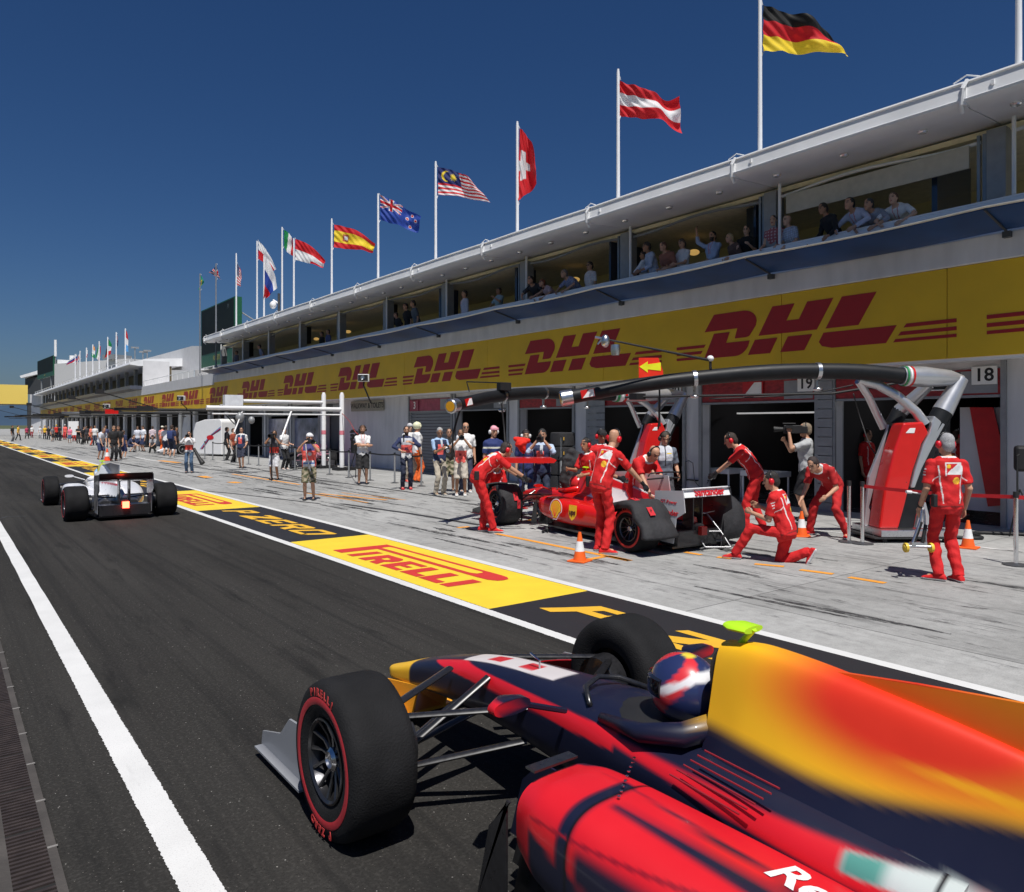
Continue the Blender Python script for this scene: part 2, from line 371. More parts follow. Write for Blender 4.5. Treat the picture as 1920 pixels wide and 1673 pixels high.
# orange and white floor markings on the apron
org = paint_mat('orange road paint', (.80,.33,.04), .3)
def strip(a, b, wd, mat, z=.005, name='floor_marking'):
    a = Vector(a); b = Vector(b); t = (b-a); t.z = 0; t.normalize(); n = Vector((-t.y, t.x, 0))*wd/2
    o = MB().add([(p.x, p.y, z) for p in (a-n, b-n, b+n, a+n)], [(0,1,2,3)]).build(name, mat, fix=False)
    return tag(o, None, None, None, 'structure')
for (x0,y0),(x1,y1),wd in [((930,1001),(1180,1052),.10), ((1095,1051),(1140,1043),.10), ((1140,1043),(1182,1052),.10), ((1285,1036),(1315,1041),.10), ((1345,1045),(1372,1048),.11),
    ((1415,1058),(1470,1063),.11), ((1500,1069),(1562,1077),.11), ((1592,1083),(1660,1094),.11), ((858,990),(880,988),.12), ((435,889),(562,909),.12), ((575,925),(690,943),.06),
    ((600,926),(725,938),.12), ((377,893),(392,896),.3), ((432,904),(448,906),.3), ((300,864),(335,868),.35), ((640,924),(760,938),.05), ((975,978),(1005,974),.1)]:
    strip(G(x0,y0), G(x1,y1), wd, org)
for (x0,y0),(x1,y1),wd in [((1830,1025),(1925,1037),.05), ((1180,958),(1920,1036),.05), ((255,858),(300,866),.14), ((700,889),(760,896),.06), ((425,868),(560,880),.05)]:
    strip(G(x0,y0), G(x1,y1), wd, white, .0052)
# continuous tyre marks
rub = paint_mat('rubber tyre mark', (.035,.035,.037), 0)
def streak(pts, wd):
    for a, b in zip(pts[:-1], pts[1:]): strip(G(*a), G(*b), wd, rub, .0042, 'tyre_mark')
def streaks(mat):
    rr = random.Random(3); mb = MB()
    for i in range(150):
        x = rr.choice([rr.gauss(7.3,.3), rr.gauss(8.6,.5), rr.gauss(9.5,.4), rr.uniform(6.3,12.5)]); y = rr.uniform(1.5, 75); ln = rr.uniform(.5, 3.0)*(1+y/30); wd = rr.uniform(.03, .26); dx = rr.uniform(-.045,.0)
        n = 7; L_, R_ = [], []
        for j in range(n+1):
            t = j/n; ww = wd*.5*math.sin(math.pi*(.04+.92*t))**.6*rr.uniform(.5,1)
            L_.append((x+dx*ln*t-ww, y+ln*t)); R_.append((x+dx*ln*t+ww, y+ln*t))
        o = len(mb.v); z = .0042+rr.uniform(0,.0006); mb.v += [(p[0],p[1],z) for p in L_]+[(p[0],p[1],z) for p in R_]
        mb.f += [(o+j, o+n+1+j, o+n+2+j, o+j+1) for j in range(n)]
    tag(mb.build('tyre_marks', mat, fix=False), None, None, None, 'structure')
def rubmat():
    m, N, L, b = nmat('scuffed rubber'); b.inputs['Base Color'].default_value = (.03,.03,.032,1); b.inputs['Roughness'].default_value = .7
    a = ramp(N, L, noise_(N, L, mapped(N, L, (9,1.8,1)), 2.2, 8, .8), ((.42,0),(.56,.95))); L.new(a, b.inputs['Alpha']); return m
M_rub = rubmat(); streaks(M_rub)
def tstreak(pts, wd):
    mb = MB(); P = [G(*p) for p in pts]
    for a, b in zip(P[:-1], P[1:]):
        t = (b-a).normalized(); n = Vector((-t.y,t.x,0))*wd/2; mb.add([(q.x,q.y,.0048) for q in (a-n,b-n,b+n,a+n)], [(0,1,2,3)])
    tag(mb.build('tyre_mark', MATS['solid rubber'], fix=False), None, None, None, 'structure')
M('solid rubber', (.028,.028,.03), .8, var=.3, scale=8)
tstreak([(640,945),(760,962),(900,985)], .13); tstreak([(420,868),(560,895),(760,922),(880,940)], .11); tstreak([(300,868),(420,884),(560,905)], .12)
tstreak([(500,912),(640,934),(700,946)], .10); tstreak([(330,916),(440,926),(600,945)], .08); tstreak([(980,1075),(1090,1103)], .07)
tstreak([(0,973),(14,969),(30,968.5),(50,968.5)], .05)
# drain with cast grates at the left edge
gm = M('grate iron', (.05,.038,.035), .6, .3, var=.3, scale=12); cm = M('drain concrete', (.055,.049,.045), .85, var=.35, scale=4, bump=.3)
drain = thing('drainage_channel', (.3,0,0), 'long slotted iron drain grating set in brown asphalt beside the white line', 'drain')
MB().b2((-.14,-2,.001),(-.075,30,.012)).b2((.065,-2,.001),(.10,30,.012)).build('frame_rail', cm, drain)
mb = MB()
y = .6
while y < 16: mb.b2((-.075,y,.001),(.065,y+.016,.012)); y += .034 if (int(y/.5) != int((y+.034)/.5)) is False else .05
mb.build('grate', gm, drain)
MB().b2((-.075,.6,-.01),(.065,16,.0035)).build('channel_floor', M('drain dark', (.01,.01,.01), .9), drain)
for i in range(34): MB().b2((.066,.8+i*.5,.0122),(.105,.815+i*.5,.0145)).build('joint_strip', M('joint mortar', (.2,.19,.18), .9), drain)

# ---------------------------------------------------------------- sky-line hills
hm = M('hazy hill', (.045,.075,.12), 1, var=.15, scale=.01, spec=0)
mb = MB(); pts = []
for i in range(61):
    X = -900+i*60; z = 45+38*math.sin(i*.33+1.2)+14*noise.noise(Vector((i*.4,0,0))); pts.append((X, z))
mb.loft([[(x,3200,-5) for x,z in pts],[(x,3300,z*.75) for x,z in pts],[(x,3450,z) for x,z in pts],[(x,4200,-5) for x,z in pts]], cap=False, closed=False)
tag(mb.build('hills', hm, smooth=180), None, None, None, 'structure')
# ---------------------------------------------------------------- pit building
WH = M('white painted wall', (.62,.62,.63), .6, var=.07, scale=2, bump=.05); WHD = M('grey white wall', (.62,.62,.63), .65, var=.13, scale=3, stretch=(1,1,.25))
RFW = M('white roof sheeting', (.78,.79,.80), .35, var=.09, scale=1.2, bump=.1, bscale=3); SOF = M('soffit white', (.62,.62,.60), .45, var=.05)
GREY = M('grey steel column', (.27,.28,.29), .45, .2, var=.12); DGREY = M('dark grey panel', (.05,.052,.056), .5)
BLACK = M('matt black', (.012,.012,.013), .6, var=.2); CREAM = M('cream lounge wall', (.80,.68,.40), .8, var=.08, scale=1)
CEIL = M('lounge ceiling', (.82,.73,.50), .8); CHROME = M('chrome', (.75,.76,.78), .12, 1, var=.05)
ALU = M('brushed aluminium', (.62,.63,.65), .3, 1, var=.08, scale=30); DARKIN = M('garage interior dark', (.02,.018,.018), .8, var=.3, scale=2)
BLUEG = M('smoked blue glazing', (.022,.06,.17), .35, var=.35, scale=.8, spec=.15)
REDP = M('gloss red panel', (.45,.012,.014), .35, var=.1); WPL = M('white plastic', (.8,.8,.8), .35, var=.03)
DYEL = M('banner yellow', (.74,.46,.010), .45, var=.11, scale=.8, bump=.5, bscale=1.3); DRED = M('banner red', (.36,.010,.009), .45, var=.06)
XF, XW = 14.2, 15.1
Y_A, Y_E = 1.0, 50.9
pb = thing('pit_building', (XW, 25, 0), 'long white pit building with a row of garages below and an open spectator balcony above', 'building')
def bld(mb, name, mat, **k):
    o = mb.build(name, mat, None, **k); o.parent = pb; o.matrix_parent_inverse = Matrix.Translation((-XW, -25, 0)); return o
bays = [(1.6,4.75), (5.34,8.45), (8.92,11.95), (12.56,16.06), (16.76,19.34), (20.04,23.2), (23.5,26.6), (33.3,35.1), (35.8,39.4), (39.9,43.4), (44.0,47.2), (47.7,50.6)]
HB = 2.40; FB = 3.01; FT = 4.64; SLAB = 5.02
def front(mb, ya, yb, bays, x0=XW, top=FB):
    y = ya
    for a, b in bays:
        mb.b2((x0,y,0),(x0+.25,a,top)); y = b
        mb.b2((x0,a,HB+.48),(x0+.25,b,top))
    mb.b2((x0,y,0),(x0+.25,yb,top)); return mb
bld(front(MB(), Y_A, Y_E, bays), 'wall', WHD)
for a, b in bays:   # square pillars between doors
    bld(MB().b2((XW-.06,a-.09,0),(XW+.3,a-.002,FB-.003)), 'door_jamb', GREY); bld(MB().b2((XW-.06,b+.002,0),(XW+.3,b+.09,FB-.003)), 'door_jamb', GREY)
bld(MB().b2((XF+.35,Y_A,FB),(XW+8,Y_E,FB+.2)), 'floor_slab', WHD)
bld(MB().b2((XF+.06,Y_A,FB-.03),(XF+.36,Y_E,FB+.1)), 'fascia_lip', RFW)
bld(MB().b2((XF+.08,Y_A,FB+.1),(XF+.35,Y_E,FT)), 'fascia_backing', WHD)
bld(MB().b2((XF,Y_A,FT+.003),(XF+.5,Y_E,5.095)), 'parapet_band', WHD, bevel=.02)
bld(MB().b2((XF+.5,Y_A,SLAB-.45),(XW+8,Y_E,SLAB-.23)), 'balcony_floor', WHD)
bld(MB().b2((XF+.12,Y_A,SLAB),(XF+.24,Y_E,SLAB+.66)), 'balcony_railing', WPL)
bld(MB().tube([(XF+.18,Y_A,SLAB+.68),(XF+.18,Y_E,SLAB+.68)], .035, 8), 'handrail', WPL)
# interior shell: garages (dark) and lounge (cream)
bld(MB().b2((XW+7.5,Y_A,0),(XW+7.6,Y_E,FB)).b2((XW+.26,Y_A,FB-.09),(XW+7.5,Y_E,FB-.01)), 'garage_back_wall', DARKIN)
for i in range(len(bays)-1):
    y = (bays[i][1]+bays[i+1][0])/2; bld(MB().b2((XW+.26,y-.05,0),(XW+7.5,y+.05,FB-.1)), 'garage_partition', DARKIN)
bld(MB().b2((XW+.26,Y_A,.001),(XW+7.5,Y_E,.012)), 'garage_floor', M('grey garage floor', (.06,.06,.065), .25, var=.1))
bld(MB().b2((XW+3.0,Y_A,SLAB),(XW+3.1,Y_E,7.6)), 'lounge_wall', CREAM)
bld(MB().b2((XF+.6,Y_A,7.0),(XW+3,Y_E,7.1)), 'lounge_ceiling', CEIL)
# columns of the balcony front, opened sliding glazing stacked beside each
cols = [.85, 5.27, 9.74, 14.18, 18.6, 23.24, 27.8, 32.4, 37.1, 41.7, 46.2, 50.6]
XC = 14.62
for i, y in enumerate(cols):
    bld(MB().b2((XC-.02,y-.17,SLAB-.04),(XC+.3,y+.13,7.02)), 'column', GREY)
    bld(MB().tube([(XC-.12,y-.33,SLAB-.04),(XC-.12,y-.33,7.1)], .035, 8), 'downpipe', RFW)
    bld(MB().b2((XC+.05,y+.16,SLAB-.04),(XC+.12,y+.22,7.0)).b2((XC+.05,y+.26,SLAB-.04),(XC+.12,y+.31,7.0)), 'folded_glazing', M('glass edge', (.20,.24,.28), .1, spec=.8))
    if i % 2 == 0: bld(MB().b2((XC+.5,y+.35,6.1),(XC+.75,y+.95,6.95)), 'loudspeaker', BLACK)
    yn = cols[i+1] if i+1 < len(cols) else y+.2
    if yn-y > 1:
        P = [(XC+.1, y+.25+(yn-y-.5)*t, 6.93-.06*math.sin(math.pi*t*2+i)) for t in [k/10 for k in range(11)]]
        bld(MB().tube(P, .035, 6), 'rolled_blind', RFW if i < 2 else GREY)
for px, y in ((1435,1), (1,1)):
    pass
bld(MB().b2((XC+.02,5.7,6.45),(XC+.06,9.35,6.86)), 'hanging_blind', M('blind fabric', (.5,.47,.4), .8))
for q0, q1, q2 in ((6.35,6.45,1.8),(15.0,15.06,1.8),(10.3,10.36,1.1),(19.3,19.4,1.1),(24,24.1,1.1)): bld(MB().b2((XC+.3,q0,SLAB-.2),(XC+q2,q1,6.99)), 'glass_partition', M('dark blue pane', (.03,.045,.08), .1, spec=.7))
for y0,y1 in ((20.5,23),(24.6,27),(40,41),(12.2,13.2)): bld(MB().b2((XW+2.7,y0,SLAB-.2),(XW+2.99,y1,SLAB+1.5)), 'bar_counter', BLACK)
for y in (13.2, 18.0, 26, 30.3, 35, 39): bld(MB().ell((XW+1.2,y,6.55),(.15,.15,.08)), 'pendant_lamp', M('amber lamp', (.9,.55,.16), .4, emit=.45))
# sagging blue glazed windbreak along the balcony, one bay at a time
for i in range(len(cols)-1):
    a, b = cols[i]-.35, cols[i+1]-.35; rings = []
    for k in range(13):
        t = k/12; y = a+(b-a)*t; s = math.sin(math.pi*t); out = 13.25+.05*s; zt = 5.31-.03*s
        s2 = s*(.8+.3*math.sin(t*9+i)); rings.append([(out, y, zt), (13.6, y, 5.25-.07*s2), (13.95, y, 5.18-.09*s2), (14.19, y, 5.145-.04*s),(14.19, y, 5.125-.04*s), (13.94, y, 5.15-.09*s2), (13.59, y, 5.22-.07*s2), (out, y, zt-.02)])
    bld(MB().loft(rings), 'windbreak', BLUEG, smooth=50)
    bld(MB().tube([(13.24+.05*math.sin(math.pi*k/12), a+(b-a)*k/12, 5.325-.03*math.sin(math.pi*k/12)) for k in range(13)], .018, 6), 'edge_rail', M('dull rail', (.62,.56,.44), .35, .5))
    bld(MB().tube([(13.24,a,5.28),(14.2,a,5.06)], .02, 6).b2((14.1,a-.06,4.98),(14.22,a+.06,5.08)), 'bracket', DGREY)
# roof canopy with rounded front edge
def prof(y, dz=0):
    P = [(13.40,7.13),(13.33,7.15),(13.32,7.19),(13.36,7.21),(13.385,7.45),(13.36,7.47),(13.37,7.50),(13.5,7.52),(17.5,7.7),(17.5,7.16),(14.5,7.15),(13.9,7.12),(13.6,7.10)]
    return [(x,y,z+dz) for x, z in P]
joints = [.9,5.27,9.57+.2,13.86+.4,18.2+.8,23.4,28,32.6,37.2,41.8,46.3,49.9]
for a, b in zip(joints[:-1], joints[1:]):
    r = [prof(a+.012)]+[prof(a+(b-a)*t/6, .012*math.sin(math.pi*t/6)) for t in range(1,6)]+[prof(b-.012)]
    bld(MB().loft(r), 'roof_canopy', RFW, smooth=25)
for y in joints:
    mb = MB(); mb.box((13.42,y,7.28),(.16,.07,.36)).tube([(13.36,y-.05,7.5),(13.30,y,7.36),(13.34,y+.04,7.12),(13.46,y+.06,7.02)], .035, 6).tube([(13.45,y-.2,7.53),(13.45,y,7.62),(13.45,y+.2,7.55)], .012, 5).box((13.36,y-.42,7.33),(.03,.05,.07)); bld(mb, 'roof_bracket', RFW)
y = 1.8
while y < 49: bld(MB().lathe([(0,7.08),(.07,7.08),(.085,7.10),(.08,7.125)], (14.0,y,0), n=12), 'soffit_spotlight', M('spot glass', (.9,.9,.88), .1, .6)); y += 1.47
bld(MB().b2((15,Y_A,7.55),(23,Y_E,7.75)).b2((22.6,Y_A,0),(22.8,Y_E,7.6)), 'roof', RFW)
bld(MB().b2((15.4,Y_E-.1,0),(22.6,Y_E,7.5)), 'end_wall', WH)
# garage fittings
for i, (a, b) in enumerate(bays[1:5]):
    bld(MB().b2((XW+7.40,a+.1,.3),(XW+7.45,b-.1,2.3)), 'back_panel', M('back panel red', (.30,.012,.014), .5, var=.6, scale=1.2)); bld(MB().b2((XW+7.34,a+.5,1.5),(XW+7.38,b-.6,1.8)), 'shelf_panel', M('back panel white', (.25,.25,.25), .5, var=.5, scale=4)); bld(MB().b2((XW+2.5,a+.3,2.55),(XW+2.56,b-.3,2.60)), 'added_fill_light', M('added fill tube', (.9,.92,1), .4, emit=9))  # glowing tube per bay is added to lift the black garage interior
RH = M('red header board', (.30,.02,.022), .4, var=.5, scale=3, stretch=(1,2.5,6)); PH = M('pink header board', (.32,.05,.09), .5, var=.3); SH = M('roller shutter', (.20,.21,.23), .45, .3, stretch=(1,1,14), scale=3)
for i, (a, b) in enumerate(bays):
    hm_ = RH if i < 5 else (PH if i == 6 else DGREY)
    bld(MB().b2((XW-.03,a+.01,HB),(XW+.03,b-.01,HB+.47)), 'header_board', hm_)
    bld(MB().b2((XW-.05,a+.01,HB-.05),(XW+.05,b-.01,HB-.003)), 'header_rail', GREY)
    bld(MB().b2((XW-.034,a+.05,HB+.03),(XW-.031,a+.75,HB+.44)), 'number_backing', GREY)
mb = MB()
for z in [k*.12 for k in range(20)]: mb.b2((XW+.02,23.52,z),(XW+.07,26.58,z+.105))
bld(mb, 'roller_shutter', SH)
for y0, y1 in ((8.5,8.85),(15.35,16.04)):
    mb = MB()
    for z in [k*.2 for k in range(14)]: mb.b2((XW-.08,y0,z),(XW-.065,y1,z+.185))
    bld(mb, 'pillar_cladding', GREY)
for y0, y1 in ((33.35,35.05),): bld(MB().b2((XW+.3,y0,0),(XW+.4,y1,HB)), 'shutter_dark', M('dark shutter', (.09,.095,.10), .6))
# glazed team screens in the pink team's garages
bld(MB().b2((XW+.1,39.95,0),(XW+.14,43.35,2.2)).b2((XW+.1,36,0),(XW+.14,39.3,2.2)), 'garage_screen', M('printed garage screen', (.16,.17,.26), .2, var=.7, scale=1.6, spec=.7))
# number plates
NW = M('sign white', (.8,.8,.78), .4, var=.04)
def plate(y, z, wd, ht, txt, x=XW-.06, name='number_sign', m=NW, mt=BLACK, size=None, group='numbered plates over the garage doors', label=None):
    t = thing(name, (x,y,z), label or 'white plate with black numeral %s over its garage door' % txt, 'sign', group)
    MB().box((0,0,0),(.02,wd,ht)).build('board', m, t, bevel=.004)
    text(txt, size or ht*1.0, mt, (-.0125,0,0), (0,-1,0), (0,0,1), t, bold=.006)
    return t
plate(onX(1848,XW).y, 2.75, .42, .33, '18'); plate(onX(1514,XW).y, 2.75, .40, .33, '19'); plate(onX(1268,XW).y, 2.74, .42, .33, '20'); plate(onX(945,XW).y, 2.72, .42, .33, '22')
plate(onX(690,XW).y, 2.7, 3.2, .46, 'WALKWAY & TOILETS', size=.32, name='wall_sign', label='grey sign reading walkway and toilets on the plain wall', m=M('grey sign', (.3,.28,.22), .5), group=None)
plate(onX(780,XW).y, 2.62, .6, .4, '3', m=PH, mt=NW, label='dark pink header with a white numeral 3 over the closed shutter', group=None)
for px in (1412, 1760):
    y = onX(px, XW-.05).y; t = thing('team_sign', (XW-.06,y,2.68), 'red team sign with white wedge over garage 19' if px < 1500 else 'black and white team sign over garage 18', 'sign', None)
    MB().box((0,0,0),(.02,.55,.36)).build('board', REDP if px < 1500 else NW, t)
    MB().prism([(-.25,-.16),(.24,-.16),(.24,.16),(.05,.16)], (-.012,0,0), (0,-1,0), (0,0,1), .003).build('wedge', NW if px < 1500 else BLACK, t)
# ---------------------------------------------------------------- courier banner with its big wordmark
def arc(cx, cy, rx, ry, a0, a1, n=8):
    return [(cx+rx*math.cos(math.radians(a0+(a1-a0)*k/n)), cy+ry*math.sin(math.radians(a0+(a1-a0)*k/n))) for k in range(n+1)]
LOGO = [
 [(.03,.62),(.27,1.0),(.98,1.0)]+arc(.98,.74,.31,.26,85,0,6)+[(1.27,.64),(1.12,.42),(1.04,.40),(.78,.40),(.84,.62)],
 [(.02,.0),(.27,.56),(.66,.56),(.57,.32),(1.13,.32)]+arc(.78,.34,.34,.34,-15,-90,7),
 [(1.33,.40),(1.64,1),(2.11,1),(1.94,.66),(2.2,.66),(2.37,1),(2.88,1),(2.56,.40)],
 [(1.09,0),(1.25,.32),(1.75,.32),(1.59,0)], [(1.81,0),(1.97,.32),(2.47,.32),(2.31,0)],
 [(2.73,.4),(3.04,1),(3.66,1),(3.34,.4)],
 [(2.69,.32),(4.0,.32),(3.82,0),(2.85,0),(2.66,.05),(2.60,.14)],
 [(4.11,.26),(4.16,.33),(4.93,.33),(4.93,.26)], [(4.02,.12),(4.07,.19),(4.93,.19),(4.93,.12)], [(3.94,0),(3.98,.06),(4.93,.06),(4.93,0)],
 [(-.72,.26),(-.72,.33),(.06,.33),(.01,.26)], [(-.72,.12),(-.72,.19),(-.02,.19),(-.07,.12)], [(-.72,0),(-.72,.06),(-.08,.06),(-.11,0)]]
def logo(parent, y, z, s, x, k=1.117):
    # shapes are already slanted; y is the left end seen from the lane, reading towards -Y
    mb = MB()
    for p in LOGO: mb.prism([(a*k*s, b*s) for a, b in p], (x, y, z), (0,-1,0), (0,0,1), .004)
    import bmesh
    me = bpy.data.meshes.new('logo'); me.from_pydata(mb.v, [], mb.f); bm = bmesh.new(); bm.from_mesh(me)
    bmesh.ops.triangulate(bm, faces=[f for f in bm.faces if len(f.verts) > 4]); bmesh.ops.recalc_face_normals(bm, faces=bm.faces); bm.to_mesh(me); bm.free()
    return mobj('logo', me, DRED, parent)
bn = thing('advertising_banner', (0,0,0), 'long shaded yellow banner with red courier wordmarks above the nearer garages', 'banner')
mb = MB(); y = Y_A
seams = [Y_A, 5.9, 9.2, 14.6, 20, 25.5, 31, 36.5, 42, 47.5, Y_E]
for a, b in zip(seams[:-1], seams[1:]): mb.b2((XF+.03,a,FB+.02),(XF+.075,b-.012,FT-.005))
mb.build('banner_panel', DYEL, bn, bevel=.004)
for k in range(-1, 6): logo(bn, 11.24+6.79*k, 3.40, 1.0, XF+.026)
bn2 = thing('advertising_banner', (0,0,0), 'sunlit yellow banner with red courier wordmarks on the low link wall between the two buildings', 'banner')
MB().b2((XF+.03,Y_E+.05,FB-.02),(XF+.075,73.0,FT-.15)).build('banner_panel', DYEL, bn2)
for k in range(6, 9): logo(bn2, 11.24+6.79*k, 3.30, 1.0, XF+.026)
bn3 = thing('advertising_banner', (0,0,0), 'far shaded yellow banner with red courier wordmarks along the distant pit building', 'banner')
MB().b2((XF+.03,73.1,FB-.02),(XF+.075,159,FT-.15)).build('banner_panel', DYEL, bn3)
for k in range(9, 21): logo(bn3, 11.24+6.79*k, 3.30, 1.0, XF+.026)
# ---------------------------------------------------------------- low link block
lk = thing('link_building', (0,0,0), 'low white block joining the two pit buildings with a railed roof terrace', 'building')
lb = [(51.6,55),(55.6,59),(59.6,63),(63.6,67),(67.6,71.5)]
front(MB(), Y_E+.02, 73, lb).build('wall', WHD, lk)
MB().b2((XF+.06,Y_E+.05,FB-.06),(XW+8,73,FB+.1)).build('floor_slab', WHD, lk)
MB().b2((XF+.08,Y_E+.05,FB+.1),(XF+.3,73,FT)).build('fascia_backing', WHD, lk)
MB().b2((XF,Y_E+.05,FT-.14),(XF+.4,73,5.25)).build('parapet', WH, lk)
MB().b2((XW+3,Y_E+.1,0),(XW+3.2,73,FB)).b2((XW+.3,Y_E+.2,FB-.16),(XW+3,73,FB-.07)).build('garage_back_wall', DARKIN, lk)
MB().b2((XF+4.5,Y_E+.1,5.0),(XF+4.8,73,8.1)).b2((XF+.4,Y_E+.1,4.9),(XF+4.5,73,5.1)).build('upper_wall', WH, lk)
mb = MB(); y = Y_E+.3
while y < 73: mb.tube([(XF+.1,y,5.25),(XF+.1,y,5.75)], .02, 5); y += 1.6
mb.tube([(XF+.1,Y_E+.3,5.75),(XF+.1,73,5.75)], .025, 6); mb.build('railing', RFW, lk)
# ---------------------------------------------------------------- far pit building
fb = thing('far_pit_building', (0,0,0), 'distant pit building with white awning roof and shaded balcony beyond the link block', 'building')
fbays = [(73.6+4.4*k, 77.2+4.4*k) for k in range(19)]
front(MB(), 73.02, 160, fbays).build('wall', WHD, fb)
MB().b2((XF+.06,73.02,FB-.06),(XW+8,160,FB+.1)).build('floor_slab', WHD, fb)
MB().b2((XF+.08,73.02,FB+.1),(XF+.3,160,FT)).build('fascia_backing', WHD, fb)
MB().b2((XF,73.02,FT-.14),(XF+.4,160,5.0)).build('parapet_band', WHD, fb)
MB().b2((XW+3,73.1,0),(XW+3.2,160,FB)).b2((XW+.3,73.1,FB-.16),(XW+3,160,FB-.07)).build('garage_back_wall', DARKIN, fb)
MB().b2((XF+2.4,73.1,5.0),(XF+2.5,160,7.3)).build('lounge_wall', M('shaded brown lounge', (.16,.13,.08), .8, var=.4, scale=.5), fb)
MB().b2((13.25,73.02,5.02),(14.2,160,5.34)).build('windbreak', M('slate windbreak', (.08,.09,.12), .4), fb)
y = 74
while y < 160: MB().b2((XC,y,5),(XC+.3,y+.35,7.3)).build('column', GREY, fb); y += 4.45
MB().loft([[(13.2,y,7.2),(13.3,y,7.42),(14.5,y,7.75),(18,y,8.0),(18,y,7.25),(14,y,7.1)] for y in (73.02,160)]).build('roof_canopy', RFW, fb)
mb = MB(); y = 74
while y < 160: mb.tube([(13.4,y,7.4),(13.4,y,7.75)], .03, 5); y += 3
mb.tube([(13.4,73.1,7.75),(13.4,160,7.75)], .03, 5); mb.build('roof_railing', RFW, fb)
MB().b2((14.3,73.0,5.25),(16.5,73.3,7.6)).build('end_wall', WH, fb)
# sloping white roof between
gp = [onX(a_, 17.6, b_) for a_, b_ in ((232,684),(360,649),(376,649),(376,694),(266,694))]
MB().prism([(q.y,q.z) for q in gp], (17.6,0,0), (0,1,0), (0,0,1), .3).build('sloped_gable', WH, lk)
# control block at the far end
ct = thing('control_block', (0,0,0), 'tall white block with flat roof behind the far flags', 'building')
def slabd(pa, pb, da, db, z0, z1, th, name, mat, parent):
    A = D(pa,HOR,da); B = D(pb,HOR,db); u = (B-A); u.z = 0; wd = u.length; u.normalize(); n = Vector((-u.y,u.x,0)); n = n if n.dot(Vector((SN,CS,0))) > 0 else -n
    c = (A+B)/2+n*th/2; c.z = (z0+z1)/2; return MB().box(c, (wd,th,z1-z0), R=Matrix((u, u.cross(Vector((0,0,1)))*-1, Vector((0,0,1)))).transposed()).build(name, mat, parent)
slabd(102,240,150,138,0,14.1,14,'wall', M('pale block wall', (.60,.60,.60), .7, var=.05), ct)
slabd(192,214,140,139,14.1,15.0,4,'roof_plant', GREY, ct)
tw = thing('grandstand_tower', (0,0,0), 'distant tower with a flared white roof at the end of the pit lane', 'tower')
slabd(56,92,190,186,0,14.0,8,'wall', WHD, tw); slabd(47,98,186,182,9.5,13.6,9,'glazing', DGREY, tw)
A = D(37,705,184); B = D(70,691,182); C_ = D(104,691,180)
MB().prism([((q-A).dot(Vector((CS,-SN,0))), (q-A).z) for q in (A, B, C_)]+[((C_-A).dot(Vector((CS,-SN,0))), (C_-A).z-.7),((B-A).dot(Vector((CS,-SN,0))), (B-A).z-1.0),(0.3,-.5)], A, (CS,-SN,0), (0,0,1), -9).build('roof', RFW, tw)
# yellow overhead bridge
yb = thing('overhead_bridge', (0,0,0), 'plain yellow overhead bridge spanning the lane at the far left', 'bridge')
MB().b2((-22,150,5.34),(onX(52,14).x-2.4,151.6,8.57)).build('deck', M('bridge yellow', (.85,.63,.14), .4, var=.03), yb)
MB().b2((-22,149.9,5.2),(11.6,151.7,5.33)).b2((11.62,150,0),(12.1,151.6,5.33)).build('support', DGREY, yb)
# ---------------------------------------------------------------- video screens
def screen(X, ya, yb_, z0, z1, label, x1=None):
    t = thing('video_screen', (X,(ya+yb_)/2,z0), label, 'screen', None)
    h = z1-z0; wd = abs(yb_-ya)
    MB().box((.2,0,h/2),(.4,wd,h)).build('cabinet', M('screen green casing', (.01,.07,.035), .4), t, bevel=.03)
    MB().box((-.008,0,h*.60),(.012,wd*.94,h*.74)).build('display', M('dark display', (.010,.016,.016), .6, var=.3), t)
    m = MB(); m.box((-.01,0,h*.11),(.014,wd*.94,h*.18)); m.build('logo_strip', M('deep green strip', (.008,.05,.03), .4), t)
    text('ROLEX', h*.11, M('gold lettering', (.45,.33,.08), .4), (-.02,0,h*.11), (0,-1,0), (0,0,1), t)
    m = MB()
    for k in (0,1): m.tube([(.4,-wd*.3+k*wd*.6,h*.8),(2.6,-wd*.3+k*wd*.6,.2)], .05, 6)
    m.tube([(.3,0,h*.1),(.3,0,-z0)], .12, 8); m.build('support_frame', GREY, t); return t
s1 = thing('video_screen', (0,0,0), 'large dark video screen in a green casing rising behind the end of the near roof', 'screen')
a = D(377,570,60); b_ = D(445,570,48)
